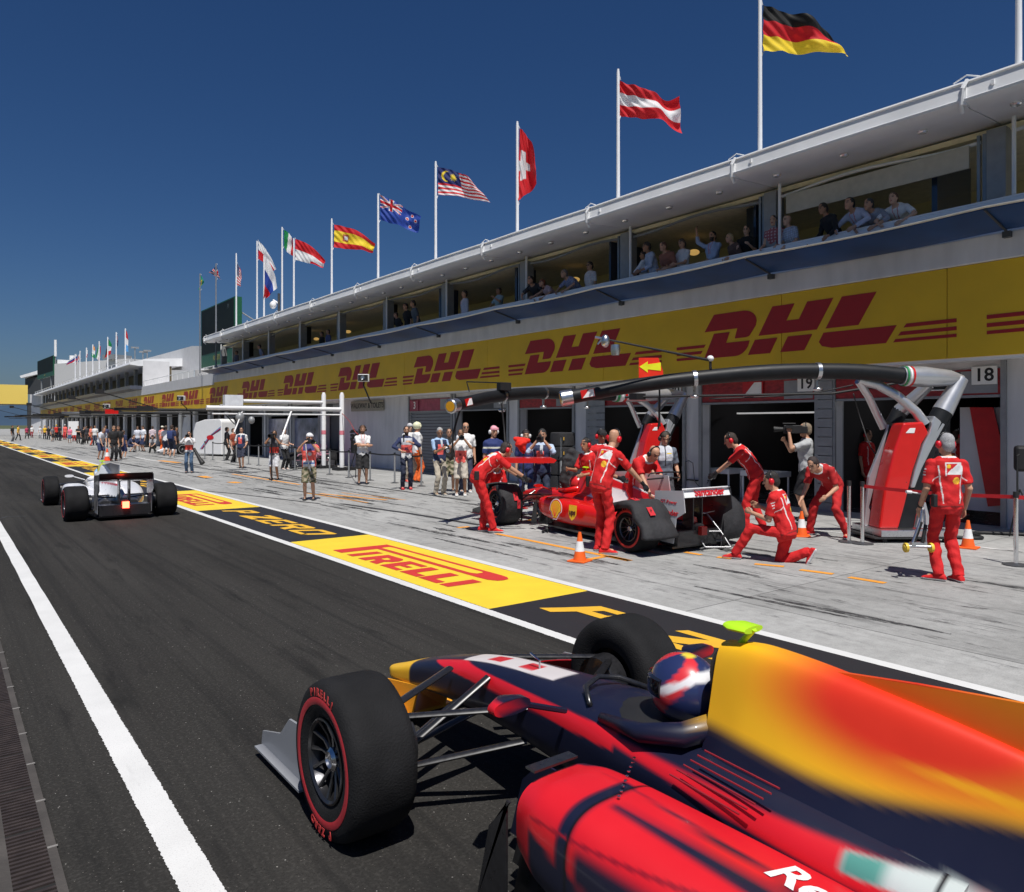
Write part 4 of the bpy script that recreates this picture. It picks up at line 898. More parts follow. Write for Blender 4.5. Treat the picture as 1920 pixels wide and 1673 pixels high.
def race_car(label, loc, heading, paint, mark=RED, mat=None, fin=True, sc=1.0, wing=None, fw_paint=None, rake=0, lightson=False, group=None, rear_paint=None, blankets=False, wheels=(1,1,1,1), name='race_car', cover_h=1.0, lift=0):
    t = thing(name, loc, label, 'racing car', group, -math.radians(heading)); t.scale = (sc,)*3; t.rotation_euler.x = rake
    mat = mat or BODYP
    b = MB(); keys = [(1.16,.235,.055,.035),(1.08,.245,.085,.05),(.85,.30,.11,.075),(.5,.375,.135,.105),(.1,.43,.16,.135),(-.3,.45,.19,.155),(-.75,.455,.235,.175),(-1.15,.44,.275,.19),(-1.7,.43,.30,.20),(-2.2,.40,.29,.19)]
    b.loft([sell(0,r[0],r[1],r[2],r[3],.62,int(56*Q_[0])) for r in interp(keys, int(120*Q_[0]))]); b.build('monocoque', mat, t, 60, paint=paint)
    # engine cover with air intake
    def bell(y, zt, zb, wt, wb, n=44):
        R_ = []
        for k in range(n+1):
            a = math.pi*k/n; c = math.cos(a); s_ = math.sin(a); z = zb+(zt-zb)*s_**.75; f = (z-zb)/(zt-zb)
            w_ = wt*(1-abs(f-.8)/.8*.0)+(wb-wt)*(1-f)**2.2; R_.append((math.copysign(abs(c)**.55, c)*w_, y, z))
        return R_
    b = MB(); keys = [(-1.33,.985,.40,.10,.25),(-1.5,1.0,.38,.12,.30),(-1.85,.97,.32,.11,.40),(-2.3,.90,.26,.085,.42),(-2.9,.77,.22,.07,.36),(-3.5,.60,.20,.06,.22),(-3.95,.48,.22,.05,.12)]
    b.loft([bell(*r[:5], n=int(44*Q_[0])) for r in interp(keys, int(110*Q_[0]))]); b.build('engine_cover', mat, t, 60, paint=paint)
    b = MB(); b.loft([sell(0,-1.318,.875,.088,.085,.8,24), sell(0,-1.322,.875,.078,.075,.8,24)]); b.build('air_intake', BLACK, t)
    b = MB(); b.tube([(0,-1.38,.98),(0,-1.44,1.05)], .012, 8).loft([sell(0,-1.33,1.045,.03,.010,.8,12), sell(0,-1.37,1.047,.060,.014,.8,12), sell(0,-1.44,1.047,.055,.012,.8,12)]); b.build('roof_camera', M('fluorescent camera pod', (.45,.8,.02), .4), t, 50)
    if fin:
        b = MB(); P = [(-1.7,.975),(-2.0,1.01),(-2.4,1.045),(-3.40,1.04),(-3.48,.60),(-3.0,.70),(-2.3,.86)]
        plate2(b, [0]+P, .016); b.build('shark_fin', mat, t, paint=paint)
    for s in (-1, 1):   # sidepods
        b = MB(); keys = [(-1.0,.53,.40,.19,.14),(-1.12,.53,.385,.215,.175),(-1.5,.51,.35,.235,.20),(-2.0,.47,.325,.235,.195),(-2.6,.40,.30,.21,.17),(-3.0,.33,.28,.17,.14),(-3.4,.25,.24,.10,.09)]
        b.loft([sell(s*r[1],r[0],r[2],r[3],r[4],.62,int(56*Q_[0])) for r in interp(keys, int(90*Q_[0]))]); b.build('sidepod', mat, t, 60, paint=paint)
        MB().loft([sell(s*.54,-.995,.42,.165,.10,.6,24), sell(s*.54,-.991,.42,.155,.09,.6,24)]).build('inlet', BLACK, t)
        # mirrors
        MB().tube([(s*.25,-.72,.60),(s*.50,-.73,.69)], .012, 6).loft([sell(s*.55,-.68,.70,.03,.018,.8,16), sell(s*.56,-.73,.70,.09,.030,.8,16), sell(s*.56,-.77,.70,.088,.030,.8,16)]).build('mirror', mat, t, 50, paint=paint)
        # barge boards and turning vanes
        for i, (x, ya, yb, z0, z1) in enumerate([(.40,-.55,-1.0,.08,.44),(.52,-.72,-1.12,.08,.40),(.66,-.9,-1.2,.07,.46),(.76,-.82,-1.0,.07,.50)]):
            bb = MB(); plate2(bb, [s*x, (ya,z0),(ya-.08,z1*.75),(ya-.2,z1),(yb,z1),(yb,z0)], .008); bb.build('barge_board', mat if i == 0 else CARB, t, paint=paint if i == 0 else None)
        bb = MB(); bb.box((s*.56,-1.0,.575),(.20,.05,.008)); bb.build('vane', CARB, t)
        # suspension
        for (a, e) in [((.17,.28,.50),(.70,.03,.46)),((.17,-.40,.50),(.70,-.02,.46)),((.15,.25,.33),(.70,.03,.22)),((.16,-.35,.33),(.70,-.02,.22)),((.17,.02,.36),(.70,.06,.24)),((.16,-.05,.54),(.68,0,.24))]:
            MB().tube([(s*a[0],a[1],a[2]),(s*e[0],e[1],e[2])], .013, 8, sx=1.8).build('suspension_arm', CARB, t, 50)
        for (a, e) in [((.12,-3.1,.42),(.62,-3.58,.46)),((.12,-3.8,.42),(.62,-3.62,.46)),((.12,-3.1,.20),(.62,-3.58,.20)),((.12,-3.85,.20),(.62,-3.62,.20))]:
            MB().tube([(s*a[0],a[1],a[2]),(s*e[0],e[1],e[2])], .013, 8, sx=1.8).build('suspension_arm', CARB, t, 50)
        MB().lathe([(.0,.0),(.14,.0),(.15,.06),(.15,.10),(0,.10)], (s*.66-.05,0,.335), 'X', 24).build('brake_duct', CARB, t, 40); MB().lathe([(.0,.0),(.14,.0),(.15,.06),(.15,.10),(0,.10)], (s*.58-.05,-3.6,.335), 'X', 24).build('brake_duct', CARB, t, 40)
    # cockpit
    MB().ell((0,-1.10,.600), (.20,.38,.045)).build('cockpit_opening', BLACK, t, 180)
    hb = MB(); hb.tube([(-.20,-.88,.61),(-.23,-1.12,.635),(-.19,-1.28,.67),(0,-1.34,.69),(.19,-1.28,.67),(.23,-1.12,.635),(.20,-.88,.61)], [.02,.036,.045,.05,.045,.036,.02], 10); hb.build('headrest', mat, t, 180, paint=paint)
    MB().tube([(-.17,-.78,.625),(-.1,-.68,.655),(0,-.65,.67),(.1,-.68,.655),(.17,-.78,.625)], .012, 8).build('windscreen', CARB, t, 180)
    # floor
    fb_ = MB(); fb_.prism([(-.10,-.45),(.10,-.45),(.42,-1.0),(.70,-1.25),(.72,-3.1),(.50,-3.3),(.45,-3.95),(-.45,-3.95),(-.50,-3.3),(-.72,-3.1),(-.70,-1.25),(-.42,-1.0)], (0,0,.055), (1,0,0), (0,1,0), .03); fb_.build('floor', CARB, t)
    # front wing
    fp = fw_paint or paint
    def flap(mb, x0, x1, y0, z0, ch, rise, curve=.0, sides=(-1,1)):
        N_ = 8
        for s in sides:
            rings = []
            for k in range(N_+1):
                q = k/N_; x = s*(x0+(x1-x0)*q); yy = y0-.16*q**1.5; zz = z0+curve*math.sin(q*math.pi)
                rings.append([(x, yy, zz),(x, yy-.02, zz+.012),(x, yy-ch*.6, zz+rise*.55+.006),(x, yy-ch, zz+rise),(x, yy-ch, zz+rise-.006),(x, yy-ch*.55, zz+rise*.45-.006),(x, yy-.02, zz-.008)])
            mb.loft(rings)
        return mb
    w1 = MB(); w1.b2((-.26,.80,.075),(.26,1.06,.092)); flap(w1,.26,.90,1.06,.075,.22,.035); w1.build('front_wing', mat, t, 40, paint=fp)
    for i, (x0, y0, z0, ch, rise) in enumerate([(.30,.84,.125,.14,.06),(.34,.72,.19,.13,.07),(.38,.62,.255,.11,.07)]): [flap(MB(), x0, .88, y0, z0, ch, rise, .02, (q,)).build('wing_flap', mat, t, 40, paint=fp) for q in (-1,1)]
    for s in (-1,1):
        e = MB(); plate2(e, [s*.905,(1.0,.055),(.98,.13),(.72,.20),(.60,.31),(.36,.33),(.34,.055)], .012); e.b2((s*.905-.05,.36,.05),(s*.905+.05,.98,.06)); e.build('wing_endplate', mat, t, paint=fp)
        e = MB(); plate2(e, [s*.11,(1.05,.09),(1.08,.22),(.70,.28),(.78,.09)], .012); e.build('wing_pylon', mat, t, paint=fp)
        c_ = MB(); plate2(c_, [s*.66,(.80,.14),(.72,.28),(.56,.33),(.50,.20)], .008); c_.build('cascade', CARB, t)
    # rear wing
    rp = rear_paint or paint
    for s in (-1,1):
        e = MB(); plate2(e, [s*.475,(-3.62,.86),(-4.18,.90),(-4.22,.60),(-4.05,.50),(-4.0,.14),(-3.72,.14),(-3.60,.55)], .012); e.build('rear_endplate', mat, t, paint=rp)
    rw = MB(); rings = []
    for k in range(13):
        x = -.468+.936*k/12; q = abs(x)/.468; dz = -.0*q
        rings.append([(x,-3.68,.74+dz),(x,-3.72,.765+dz),(x,-3.9,.79+dz),(x,-4.02,.83+dz),(x,-4.02,.822+dz),(x,-3.88,.765+dz),(x,-3.72,.735+dz)])
    rw.loft(rings); rw.build('rear_wing', mat, t, 40, paint=rp)
    rw = MB(); rings = []
    for k in range(13):
        x = -.468+.936*k/12; rings.append([(x,-4.0,.80),(x,-4.03,.815),(x,-4.14,.90),(x,-4.18,.925),(x,-4.185,.918),(x,-4.12,.85),(x,-4.03,.795)])
    rw.loft(rings); rw.build('rear_flap', mat, t, 40, paint=rp)
    MB().b2((-.10,-4.0,.25),(-.08,-3.8,.76)).b2((.08,-4.0,.25),(.10,-3.8,.76)).build('wing_pylon', CARB, t)
    # gearbox, diffuser, light
    MB().loft([sell(0,-3.4,.28,.16,.14,.7,20), sell(0,-4.05,.32,.08,.08,.7,20)]).b2((-.45,-4.05,.10),(.45,-3.7,.30)).build('diffuser', CARB, t)
    MB().b2((-.055,-4.13,.24),(.055,-4.06,.36)).build('rear_light', M('lit rear light', (1,.06,.03), .3, emit=14) if lightson else M('rear light off', (.12,.005,.005), .3), t)
    wh = []
    for i, (x, y, w_) in enumerate([(-.845,0,.305),(.845,0,.305),(-.795,-3.6,.405),(.795,-3.6,.405)]):
        if wheels[i]: wh.append(wheel(t, x, y, w_, -1 if x < 0 else 1, mark))
    return t, wh
def car_driver(label, cart, cfun, suit):
    bpy.context.view_layer.update()
    p = cart.matrix_world@Vector((0,-1.14,.50))
    d = thing('person', p, label, 'person', None, cart.rotation_euler.z); d.scale = cart.scale
    m = MB(); m.loft([ringt(Vector((0,y,z)), Vector((1,0,0)), Vector((0,1,0)), w_, dd, 16) for y,z,w_,dd in [(0,-.05,.17,.11),(0,.03,.18,.11),(0,.09,.14,.09),(0,.13,.06,.06),(0,.16,.05,.05)]]); m.ell((0,.02,.25),(.07,.09,.11))
    m.cap((-.17,0,.05),(-.12,.30,-.02),.05,.04).cap((.17,0,.05),(.12,.30,-.02),.05,.04)
    mobj('body', remesh(m, .012, 2), CLOTH, d, 180, paint=suit)
    h = MB().ell((0,.01,.255),(.122,.145,.135), 40, 30); h.build('helmet', BODYP, d, 180, paint=cfun)
    v = MB(); rings = []
    for k in range(17):
        a = math.radians(-84+168*k/16); rings.append([((.125+e)*math.sin(a), .012+(.148+e)*math.cos(a), .255+zz) for e, zz in ((.0,-.02),(.004,.0),(.002,.045),(-.012,.05),(-.012,-.02))])
    v.loft(rings); v.build('visor', M('helmet visor', (.01,.01,.012), .08, coat=1), d, 60)
    return d
def sel(c, m, v): c[m] = v
def ss(v, a, b): q = np.clip((v-a)/(b-a), 0, 1); return (q*q*(3-2*q))[:,None]
def over(c, k, col): return c*(1-k)+np.array(col)*k
def rb_paint(x, y, z):
    c = np.tile(np.array((.007,.009,.028)), (len(x),1)); ax = np.abs(x)
    c = over(c, ss(y, .80, .82), (.85,.48,.02))
    # red flash along the chassis edge and a white nose-top mark
    c = over(c, ss(.034-np.abs(z-.515-.045*(-y)), 0, .006)*ss(ax, .07, .09)*ss(y, -1.0, -.98)*ss(-y, -.60, -.58), (.62,.01,.02))
    c = over(c, ss(y, -.45, -.43)*ss(-y, -.3, -.28)*ss(z, .52, .53)*ss(.085-ax, 0, .01), (.62,.58,.58))
    c = over(c, ss(y, -.38, -.37)*ss(-y, -.24, -.23)*ss(z, .52, .53)*ss(.05-ax, 0, .01)*ss(np.sin(y*24), .1, .3), (.55,.02,.03))
    # engine cover: yellow sun passing through orange to a red flank
    low = .70-.03*(y+1.5)-.02*np.sin(y*6)
    top = ss(z-low, -.03, .03)*ss(-y, 1.30, 1.32)
    r_ = np.hypot((y+2.02)*.95, (z-.93)*2.4); k = ss(-r_, -.62, -.22)
    col = np.array((.86,.47,.012))[None]*(1-k)+np.array((.74,.035,.012))[None]*k
    col = over(col, ss(-y, 2.35, 2.9), (.80,.14,.015)); col = over(col, ss(.02-np.abs(z-.80-.04*(y+2)), 0, .015)*ss(-y, 1.9, 2.2), (.88,.40,.01))
    c = c*(1-top)+col*top
    # red swoosh widening towards the rear on the flank
    zc = .57-.03*(-y-.8); c = over(c, ss((.012+.032*np.clip(-y-.7,0,1.2))-np.abs(z-zc), 0, .018)*ss(-y, .65, .7)*ss(.46-ax, 0, .02), (.62,.01,.02))
    # louvre slits
    # red sidepods with navy belly
    pod = ss(-y, 1.0, 1.02)*ss(ax-(.43-.05*(y+1)), 0, .02)*ss(z-(.31+.13*np.clip((y+1.5)/.45,0,1)), 0, .02); c = over(c, pod, (.62,.010,.018))
    c = over(c, ss(-y, 1.22, 1.24)*ss(y, -1.30, -1.28)*ss(ax, .42, .44), (.007,.009,.028))
    c = over(c, pod*ss(.007-np.abs(z-.50-.03*np.sin(y*2)), 0, .004), (.28,.005,.015))
    c = over(c, pod*ss(-y, 1.30, 1.34)*ss(.036+.02*np.sin(y*2.2)-np.abs(ax-.565-.05*(y+1.6)), 0, .035), (.010,.010,.030))
    c = over(c, pod*ss(-y, 1.30, 1.34)*ss(ax, .62, .66)*ss(-z, -.49, -.44), (.010,.010,.030))
    c = over(c, ss(-y, 1.9, 1.93)*ss(y, -2.9, -2.87)*ss(.03-np.abs(z-.55+.05*(y+2)), 0, .012)*ss(.36-ax, 0, .02)*ss(ax, .15, .18), (.50,.56,.55))
    c = over(c, ss(-y, 1.9, 1.93)*ss(y, -2.05, -2.0)*ss(.03-np.abs(z-.55+.05*(y+2)), 0, .012)*ss(.36-ax, 0, .02)*ss(ax, .15, .18), (.08,.28,.24))
    c = over(c, ss(y, -1.1, -1.08)*ss(-y, .5, .52)*ss(ax, .6, .62), (.62,.01,.02))
    for yy in (.30,-.62,-1.28,-2.15): c = over(c, ss(.0035-np.abs(y-yy), 0, .002), (.003,.003,.005))
    return c
def rb_fw(x, y, z):
    c = np.tile(np.array((.008,.010,.032)), (len(x),1)); ax = np.abs(x); c[(ax > .45)&(z > .15)] = (.58,.01,.02); c[(ax > .86)] = (.26,.27,.29); c[(ax < .3)] = (.8,.35,.02); return c
FR = (.62,.009,.006)
def fe_paint(x, y, z):
    c = np.tile(np.array(FR), (len(x),1)); ax = np.abs(x)
    c = over(c, ss(-z, -.16, -.15), (.02,.02,.022))
    edge = -1.75+(.86-z)*-.9
    wd = ss(-(y), 1.62+0*y, 1.64)*ss(z-(.52+.10*(y+2.4)), 0, .015)*ss((-1.62-(z-.52)*1.1)-y, 0, .02)*ss(y-(-2.55-(z-.5)*.5), 0, .02)*ss(.84+(y+1.7)*.12-z, 0, .015)
    c = over(c, wd, (.74,.74,.74))
    c = over(c, ss(z-(.945+(y+1.9)*.20), 0, .01)*ss(-y, 1.8, 1.85)*ss(.05-ax, 0, .01), (.50,.51,.52))
    f = ss(-y, 2.5, 2.52)*ss(y, -3.35, -3.33)
    c = over(c, f*ss(.006-np.abs(z-1.012), 0, .003), (.02,.14,.05)); c = over(c, f*ss(.006-np.abs(z-.975), 0, .003), (.45,.02,.02))
    return c
def fe_rear(x, y, z):
    c = np.tile(np.array((.50,.51,.53)), (len(x),1)); ax = np.abs(x); c[(ax < .46)&(z < .80)] = (.5,.01,.01); c[(x > .465)] = (.025,.025,.028); return c
def fe_fw(x, y, z):
    c = np.tile(np.array((.55,.01,.01)), (len(x),1)); c[np.abs(x) > .86] = (.02,.02,.022); return c
def wi_paint(x, y, z):
    c = np.tile(np.array((.80,.80,.82)), (len(x),1)); c[z < .16] = (.02,.02,.022); c[(y < -1.3)&(z > .80)&(np.abs(x) < .05)] = (.10,.11,.14); c[(z > .62)&(z < .66)&(y < -1.6)] = (.5,.03,.04); c[(y < -1.2)&(y > -1.7)&(z > .84)] = (.7,.65,.05); c[(y < -2.9)&(z < .42)] = (.04,.04,.045); return c
def wi_rear(x, y, z):
    c = np.tile(np.array((.02,.02,.024)), (len(x),1)); c[(np.abs(x) > .46)&(z < .5)] = (.3,.3,.32); return c
def rb_helm(x, y, z):
    c = np.tile(np.array((.02,.03,.10)), (len(x),1)); q = z-.255; a = np.arctan2(x, y)
    c = over(c, ss(np.sin(a*3+q*24), .3, .5), (.62,.03,.04)); c = over(c, ss(.018-np.abs(q-.02+.06*np.cos(a)), 0, .005), (.72,.72,.74)); c = over(c, ss(.03-np.hypot(x,y+.01), 0, .01), (.75,.60,.05)); c = over(c, ss(-q, .075, .08), (.015,.02,.05)); return c
# --- foreground car
Q_[0] = 2.3
rb, rbw = race_car('navy, red and yellow racing car filling the lower right foreground', (2.385, 3.16, 0), 0, rb_paint, mark=(.42,.02,.03), mat=BODYM, sc=1.045, fw_paint=rb_fw)
car_driver('driver in the blue, red and white helmet inside the navy foreground car', rb, rb_helm, NAVY)
Q_[0] = 1.0
redt = M('red lettering', (.62,.01,.02), .4); whtt = M('white lettering', (.8,.8,.8), .4); blkt = M('black lettering', (.02,.02,.02), .4); yelt = M('yellow lettering', (.85,.55,.03), .4)
# --- white car running away down the lane
wc, _ = race_car('white racing car with black rear wing and glowing red tail light driving away', (2.85, 20.2, 0), 0, wi_paint, mark=(.35,.02,.03), rear_paint=wi_rear, fw_paint=wi_rear, lightson=True, fin=True)
car_driver('driver in a pale blue and white helmet inside the white car driving away', wc, lambda x,y,z: np.where((z > .30)[:,None], np.array((.3,.55,.8)), np.array((.8,.8,.8))), WHT)
# --- red car being serviced
Q_[0] = 1.6
FL = Vector((8.22, 11.25, 0)); RL = Vector((7.92, 7.72, 0)); dv = (FL-RL); hd = math.degrees(math.atan2(dv.x, dv.y)); fr = Vector((dv.y, -dv.x, 0)).normalized()
fo = FL+fr*.98
fe, few = race_car('red racing car with grey rear wing parked on the pit apron while its crew works', (fo.x, fo.y, .05), hd, fe_paint, rear_paint=fe_rear, fw_paint=fe_fw, rake=math.radians(.7), mark=(.55,.03,.02), sc=1.02)
car_driver('driver in a red helmet with white stripe inside the red car', fe, lambda x,y,z: np.where((np.abs(x) < .03)[:,None], np.array((.75,.75,.75)), np.array((.6,.02,.02))), RED)
# sponsor marks on the red car
def on_car(t, txt, size, mat_, o, u, w_, **k): return text(txt, size, mat_, o, u, w_, t, **k)
def ellp(rx, rz, n=28): return [(rx*math.cos(2*math.pi*k/n), rz*math.sin(2*math.pi*k/n)) for k in range(n)]
def shell(parent, o, u, w_, s):
    o = Vector(o); u = Vector(u); w_ = Vector(w_); n = u.cross(w_).normalized()
    def out(k): return [(k*math.cos(a)*.5*(1 if math.sin(a) > -.3 else .75), k*(math.sin(a)*.48)) for a in [math.radians(-62+304*i/26) for i in range(27)]]+[(-k*.16,-k*.52),(k*.16,-k*.52)][::1]
    MB().prism([(x*s,z*s) for x,z in out(1.14)], o, u, w_, .003).build('emblem_rim', WPL, parent)
    MB().prism([(x*s,z*s) for x,z in out(1.04)], o+n*.003, u, w_, .003).build('emblem_ground', redt, parent)
    MB().prism([(x*s,z*s) for x,z in out(.93)], o+n*.006, u, w_, .003).build('emblem_shell', M('emblem yellow', (.85,.50,.02), .4), parent)
    m = MB()
    for i in range(-3,4):
        a = math.radians(90-i*21); p0 = o+n*.010-w_*(.42*s)+u*(i*.012*s); p1 = o+n*.010+u*(.40*s*math.cos(a))+w_*(.40*s*math.sin(a)-.0*s); m.tube([p0,p1], .007*s*1.2, 4)
    m.build('emblem_ribs', redt, parent)
for s in (-1,):
    lx = s*.795; u = (0,-1,0); w_ = (.10,0,1)
    shell(fe, (lx-.008,-1.62,.40), u, w_, .30)
    MB().prism([(-.10,.12),(.10,.12),(.10,-.03),(.06,-.09),(0,-.13),(-.06,-.09),(-.10,-.03)], (lx+.012,-2.05,.38), u, w_, .003).build('shield', M('emblem yellow', (.85,.50,.02), .4), fe)
    on_car(fe, 'ups', .12, M('brown lettering', (.08,.02,.01), .4), (lx+.004,-2.05,.385), u, w_, bold=.004)
    on_car(fe, 'Santander', .115, M('red lettering'), (-.484,-3.86,.57), u, (0,0,1), bold=.002)
    on_car(fe, 'GT-Power', .075, M('red lettering'), (-.484,-3.90,.72), u, (0,0,1))
    on_car(fe, 'MAHLE', .06, blkt, (-.484,-3.86,.30), u, (0,0,1)); on_car(fe, 'OMR', .06, blkt, (-.484,-3.86,.40), u, (0,0,1))
    MB().ell((-.483,-3.66,.585),(.004,.035,.045)).build('flame_mark', redt, fe)
MB().prism([(-.46,-.01),(.46,-.01),(.46,.115),(-.46,.115)], (0,-4.188,.812), (1,0,0), (0,.42,1), -.006).build('wing_panel', WPL, fe)
on_car(fe, 'Santander', .15, redt, (.04,-4.179,.862), (1,0,0), (0,.42,1), bold=.003)
pods = [c_ for c_ in rb.children if c_.name.startswith('sidepod')]
cov = [c_ for c_ in rb.children if c_.name.startswith('engine_cover')][0]
def wrap(o, tgt, ax, neg=True, off=.003):
    md = o.modifiers.new('wrap', 'SHRINKWRAP'); md.wrap_method = 'PROJECT'; md.target = tgt; md.use_project_x = ax == 'X'; md.use_project_z = ax == 'Z'; md.use_negative_direction = True; md.use_positive_direction = True; md.offset = off; return o
wrap(on_car(rb, 'Red Bull', .15, whtt, (-.43,-2.05,.62), (0,-1,.0), (1,0,0), shear=.25, bold=.004, ext=0), pods[0], 'Z')
wrap(on_car(rb, 'TAG HEUER', .09, M('navy lettering', (.01,.02,.06), .4), (-.60,-2.45,.52), (0,-1,0), (0,0,1), bold=.003, ext=0), cov, 'X')
for k in range(6):   # cooling louvres on the flank
    MB().tube([(-.305+.012*k,-1.32-.02*k,.578+.020*k),(-.335+.012*k,-1.62-.02*k,.575+.020*k)], .0035, 6).build('louvre', M('louvre red', (.25,.02,.03), .4), rb)
def ring_text(whl, txt, ang, side, w_, r=.288, size=.046, mat_=None):
    n = len(txt); step = size*.78/r; f = side*(w_/2*.985+.002)
    for i, ch_ in enumerate(txt):
        if ch_ == ' ': continue
        a = math.radians(ang)-(i-(n-1)/2)*step*side; q = Vector((0, math.cos(a), math.sin(a))); tg = Vector((0,-math.sin(a),math.cos(a)))*-side*-1
        u = q.cross(Vector((side,0,0))); 
        if Vector((0,-math.sin(a),math.cos(a))).dot(u) == 0: pass
        text(ch_, size, mat_ or M('tyre lettering red', (.45,.03,.03), .6), Vector((f,0,0))+q*r, u, q, whl, 'tyre_lettering', bold=.002, ext=.001)
for wq, w_ in ((rbw[0],.305),(rbw[2],.405)):
    ring_text(wq, 'PIRELLI', 90, -1, w_); ring_text(wq, 'P ZERO', 270, -1, w_)
for wq, w_ in ((few[0],.305),(few[2],.405)): ring_text(wq, 'PIRELLI', 100, -1, w_, size=.06)
# panel joints, fasteners and pitot probe
pj = M('panel joint', (.004,.004,.006), .6)
for s in (-1,1):
    m = MB()
    for k in range(9): m.lathe([(0,.0),(.006,.0),(.006,.003),(0,.003)], (s*(.30+.03*k), -1.15-.02*k, .572-.0005*k), n=8)
    m.build('fastener', SILV, rb)
MB().tube([(0,-.25,.58),(0,-.25,.64),(0,-.18,.66)], .005, 6).build('pitot_probe', SILV, rb)

# small T-wing on the shark fin of the red car
MB().tube([(-.32,-3.30,1.03),(-.30,-3.32,1.08),(0,-3.32,1.09),(.30,-3.32,1.08),(.32,-3.30,1.03)], .012, 8).tube([(-.33,-3.30,.99),(0,-3.30,1.0),(.33,-3.30,.99)], .012, 8).build('fin_winglet', BLACK, fe, 60)
# ---------------------------------------------------------------- overhead pit gantries
CR = Vector((CS, -SN, 0)); CF = Vector((SN, CS, 0)); UP = Vector((0,0,1))
SLV = M('satin silver paint', (.55,.56,.58), .32, .65, var=.05, coat=.3); GLR = M('gloss red paint', (.60,.010,.008), .3, var=.05, coat=.4); GLB = M('gloss black tube', (.010,.011,.013), .5, var=.3, spec=.3); GRN = M('green stripe paint', (.02,.25,.08), .4)
def pitgantry(label, base, a, n, boom, sc=1.0, full=True):
    t = thing('pit_gantry', base, label, 'gantry'); B = Vector(base)
    def L_(r, z, w_=0): return a*r*sc+UP*z+n*w_*sc
    def slab(pts, w0, w1, name, mat, bev=.01):
        mb = MB(); A = [L_(r,z,w0) for r,z in pts]; C = [L_(r,z,w1) for r,z in pts]; k = len(pts)
        mb.add(A+C, [tuple(range(k)), tuple(range(2*k-1,k-1,-1))]+[(i,(i+1)%k,k+(i+1)%k,k+i) for i in range(k)]); return mb.build(name, mat, t, bevel=bev)
    slab([(-.50,.09),(.62,.09),(.62,.20),(-.50,.20)], -.55, .42, 'base_frame', ALU); 
    mb = MB()
    for r in (-.42,.55):
        for w_ in (-.45,.35): mb.tube([L_(r,.0,w_), L_(r,.10,w_)], .045, 8)
    mb.build('base_foot', BLACK, t)
    slab([(-.62,.06),(.58,.06),(.58,.085),(-.62,.085)], -.58, .44, 'base_plate', BLACK)
    slab([(-.44,.20),(-.13,.20),(-.02,.6),(.10,1.1),(.25,1.55),(.36,1.72),(.27,1.90),(-.05,1.88),(-.20,1.45),(-.36,.8)], -.12, .24, 'tower_cover', GLR, .03); slab([(-.02,1.72),(.12,1.72),(.14,1.80),(.05,1.80)], .241, .246, 'badge_wedge', WPL)
    slab([(-.12,.20),(.14,.20),(.22,.6),(.36,1.05),(.56,1.6),(.72,1.88),(.50,1.98),(.26,1.54),(.11,1.1),(-.01,.6)], -.14, .20, 'tower_leg', GLB, .02)
    slab([(.06,.85),(.13,.85),(.24,1.15),(.42,1.50),(.62,1.86),(.44,2.0),(.37,1.74),(.26,1.53),(.12,1.1)], -.02, .25, 'tower_blade', SLV, .02)
    slab([(-.42,.5),(-.30,.2),(-.36,.2),(-.50,.2),(-.42,1.0),(-.14,1.7),(-.08,1.86)][::-1], -.2, -.125, 'tower_blade', SLV, .01)
    slab([(.16,.20),(.42,.20),(.52,.9),(.62,1.25),(.50,1.5),(.38,1.05),(.26,.6)], -.30, -.05, 'tower_cover', GLR, .02)
    slab([(.14,.21),(.40,.21),(.30,.62),(.24,.64)], .18, .26, 'foot_bracket', SLV, .01)
    def strut(pts, rr, name, mat, sx=1.0): MB().tube([L_(*p) for p in pts], [q*sc for q in rr], 16, True, sx).build(name, mat, t, 60)
    strut([(.48,1.74,.1),(.66,2.06,.1)], [.15,.155], 'strut_collar', GLB); strut([(.66,2.06,.1),(.98,2.60,.08)], [.16,.11], 'strut', SLV)
    strut([(.16,1.85,-.5),(.30,2.08,-.5)], [.12,.13], 'strut_collar', GLB); strut([(.30,2.08,-.5),(.62,2.52,-.2)], [.13,.09], 'strut', SLV)
    strut([(.34,1.86,.14),(.22,2.06,.12),(-.05,2.32,.06),(-.34,2.50,0),(-.66,2.58,0)], [.09,.075,.075,.08,.07], 'curved_arm', SLV)
    strut([(-.08,1.80,-.3),(-.2,2.02,-.3),(-.42,2.32,-.15),(-.66,2.56,0)], [.07,.06,.06,.06], 'curved_arm', SLV)
    P = [Vector(p)-B for p in boom]; top = L_(.98,2.60,.08)
    m = (top*.35+P[0]*.65); MB().tube([top+a*.03, top*.8+P[0]*.2, m, P[0]], [.05,.13,.17,.15], 18).build('boom_root', SLV, t, 60)
    for k, (q, mt) in enumerate(((.0,GRN),(.06,WPL),(.12,GLR))):
        c = P[0].lerp(top, .02+q*.8); c2 = P[0].lerp(top, .05+q*.8); MB().tube([c, c2], .163, 20).build('stripe', mt, t, 60)
    # smooth the boom
    Q = []
    for i in range(len(P)-1):
        p0 = P[max(i-1,0)]; p1 = P[i]; p2 = P[i+1]; p3 = P[min(i+2,len(P)-1)]
        for s_ in range(8):
            u = s_/8; Q.append(.5*((2*p1)+(p2-p0)*u+(2*p0-5*p1+4*p2-p3)*u*u+(-p0+3*p1-3*p2+p3)*u**3))
    Q.append(P[-1]); MB().tube(Q, [.132-.020*i/len(Q) for i in range(len(Q))], 20).build('boom', GLB, t, 60)
    e = (Q[-1]-Q[-2]).normalized(); MB().tube([Q[-1]-e*.10, Q[-1]+e*.08, Q[-1]+e*.10], [.122,.13,.11], 24).build('end_cap', ALU, t, 40)
    MB().tube([Q[-1]+e*.10, Q[-1]+e*.106], .09, 20).build('end_badge', M('badge gold', (.7,.35,.02), .4), t, 40)
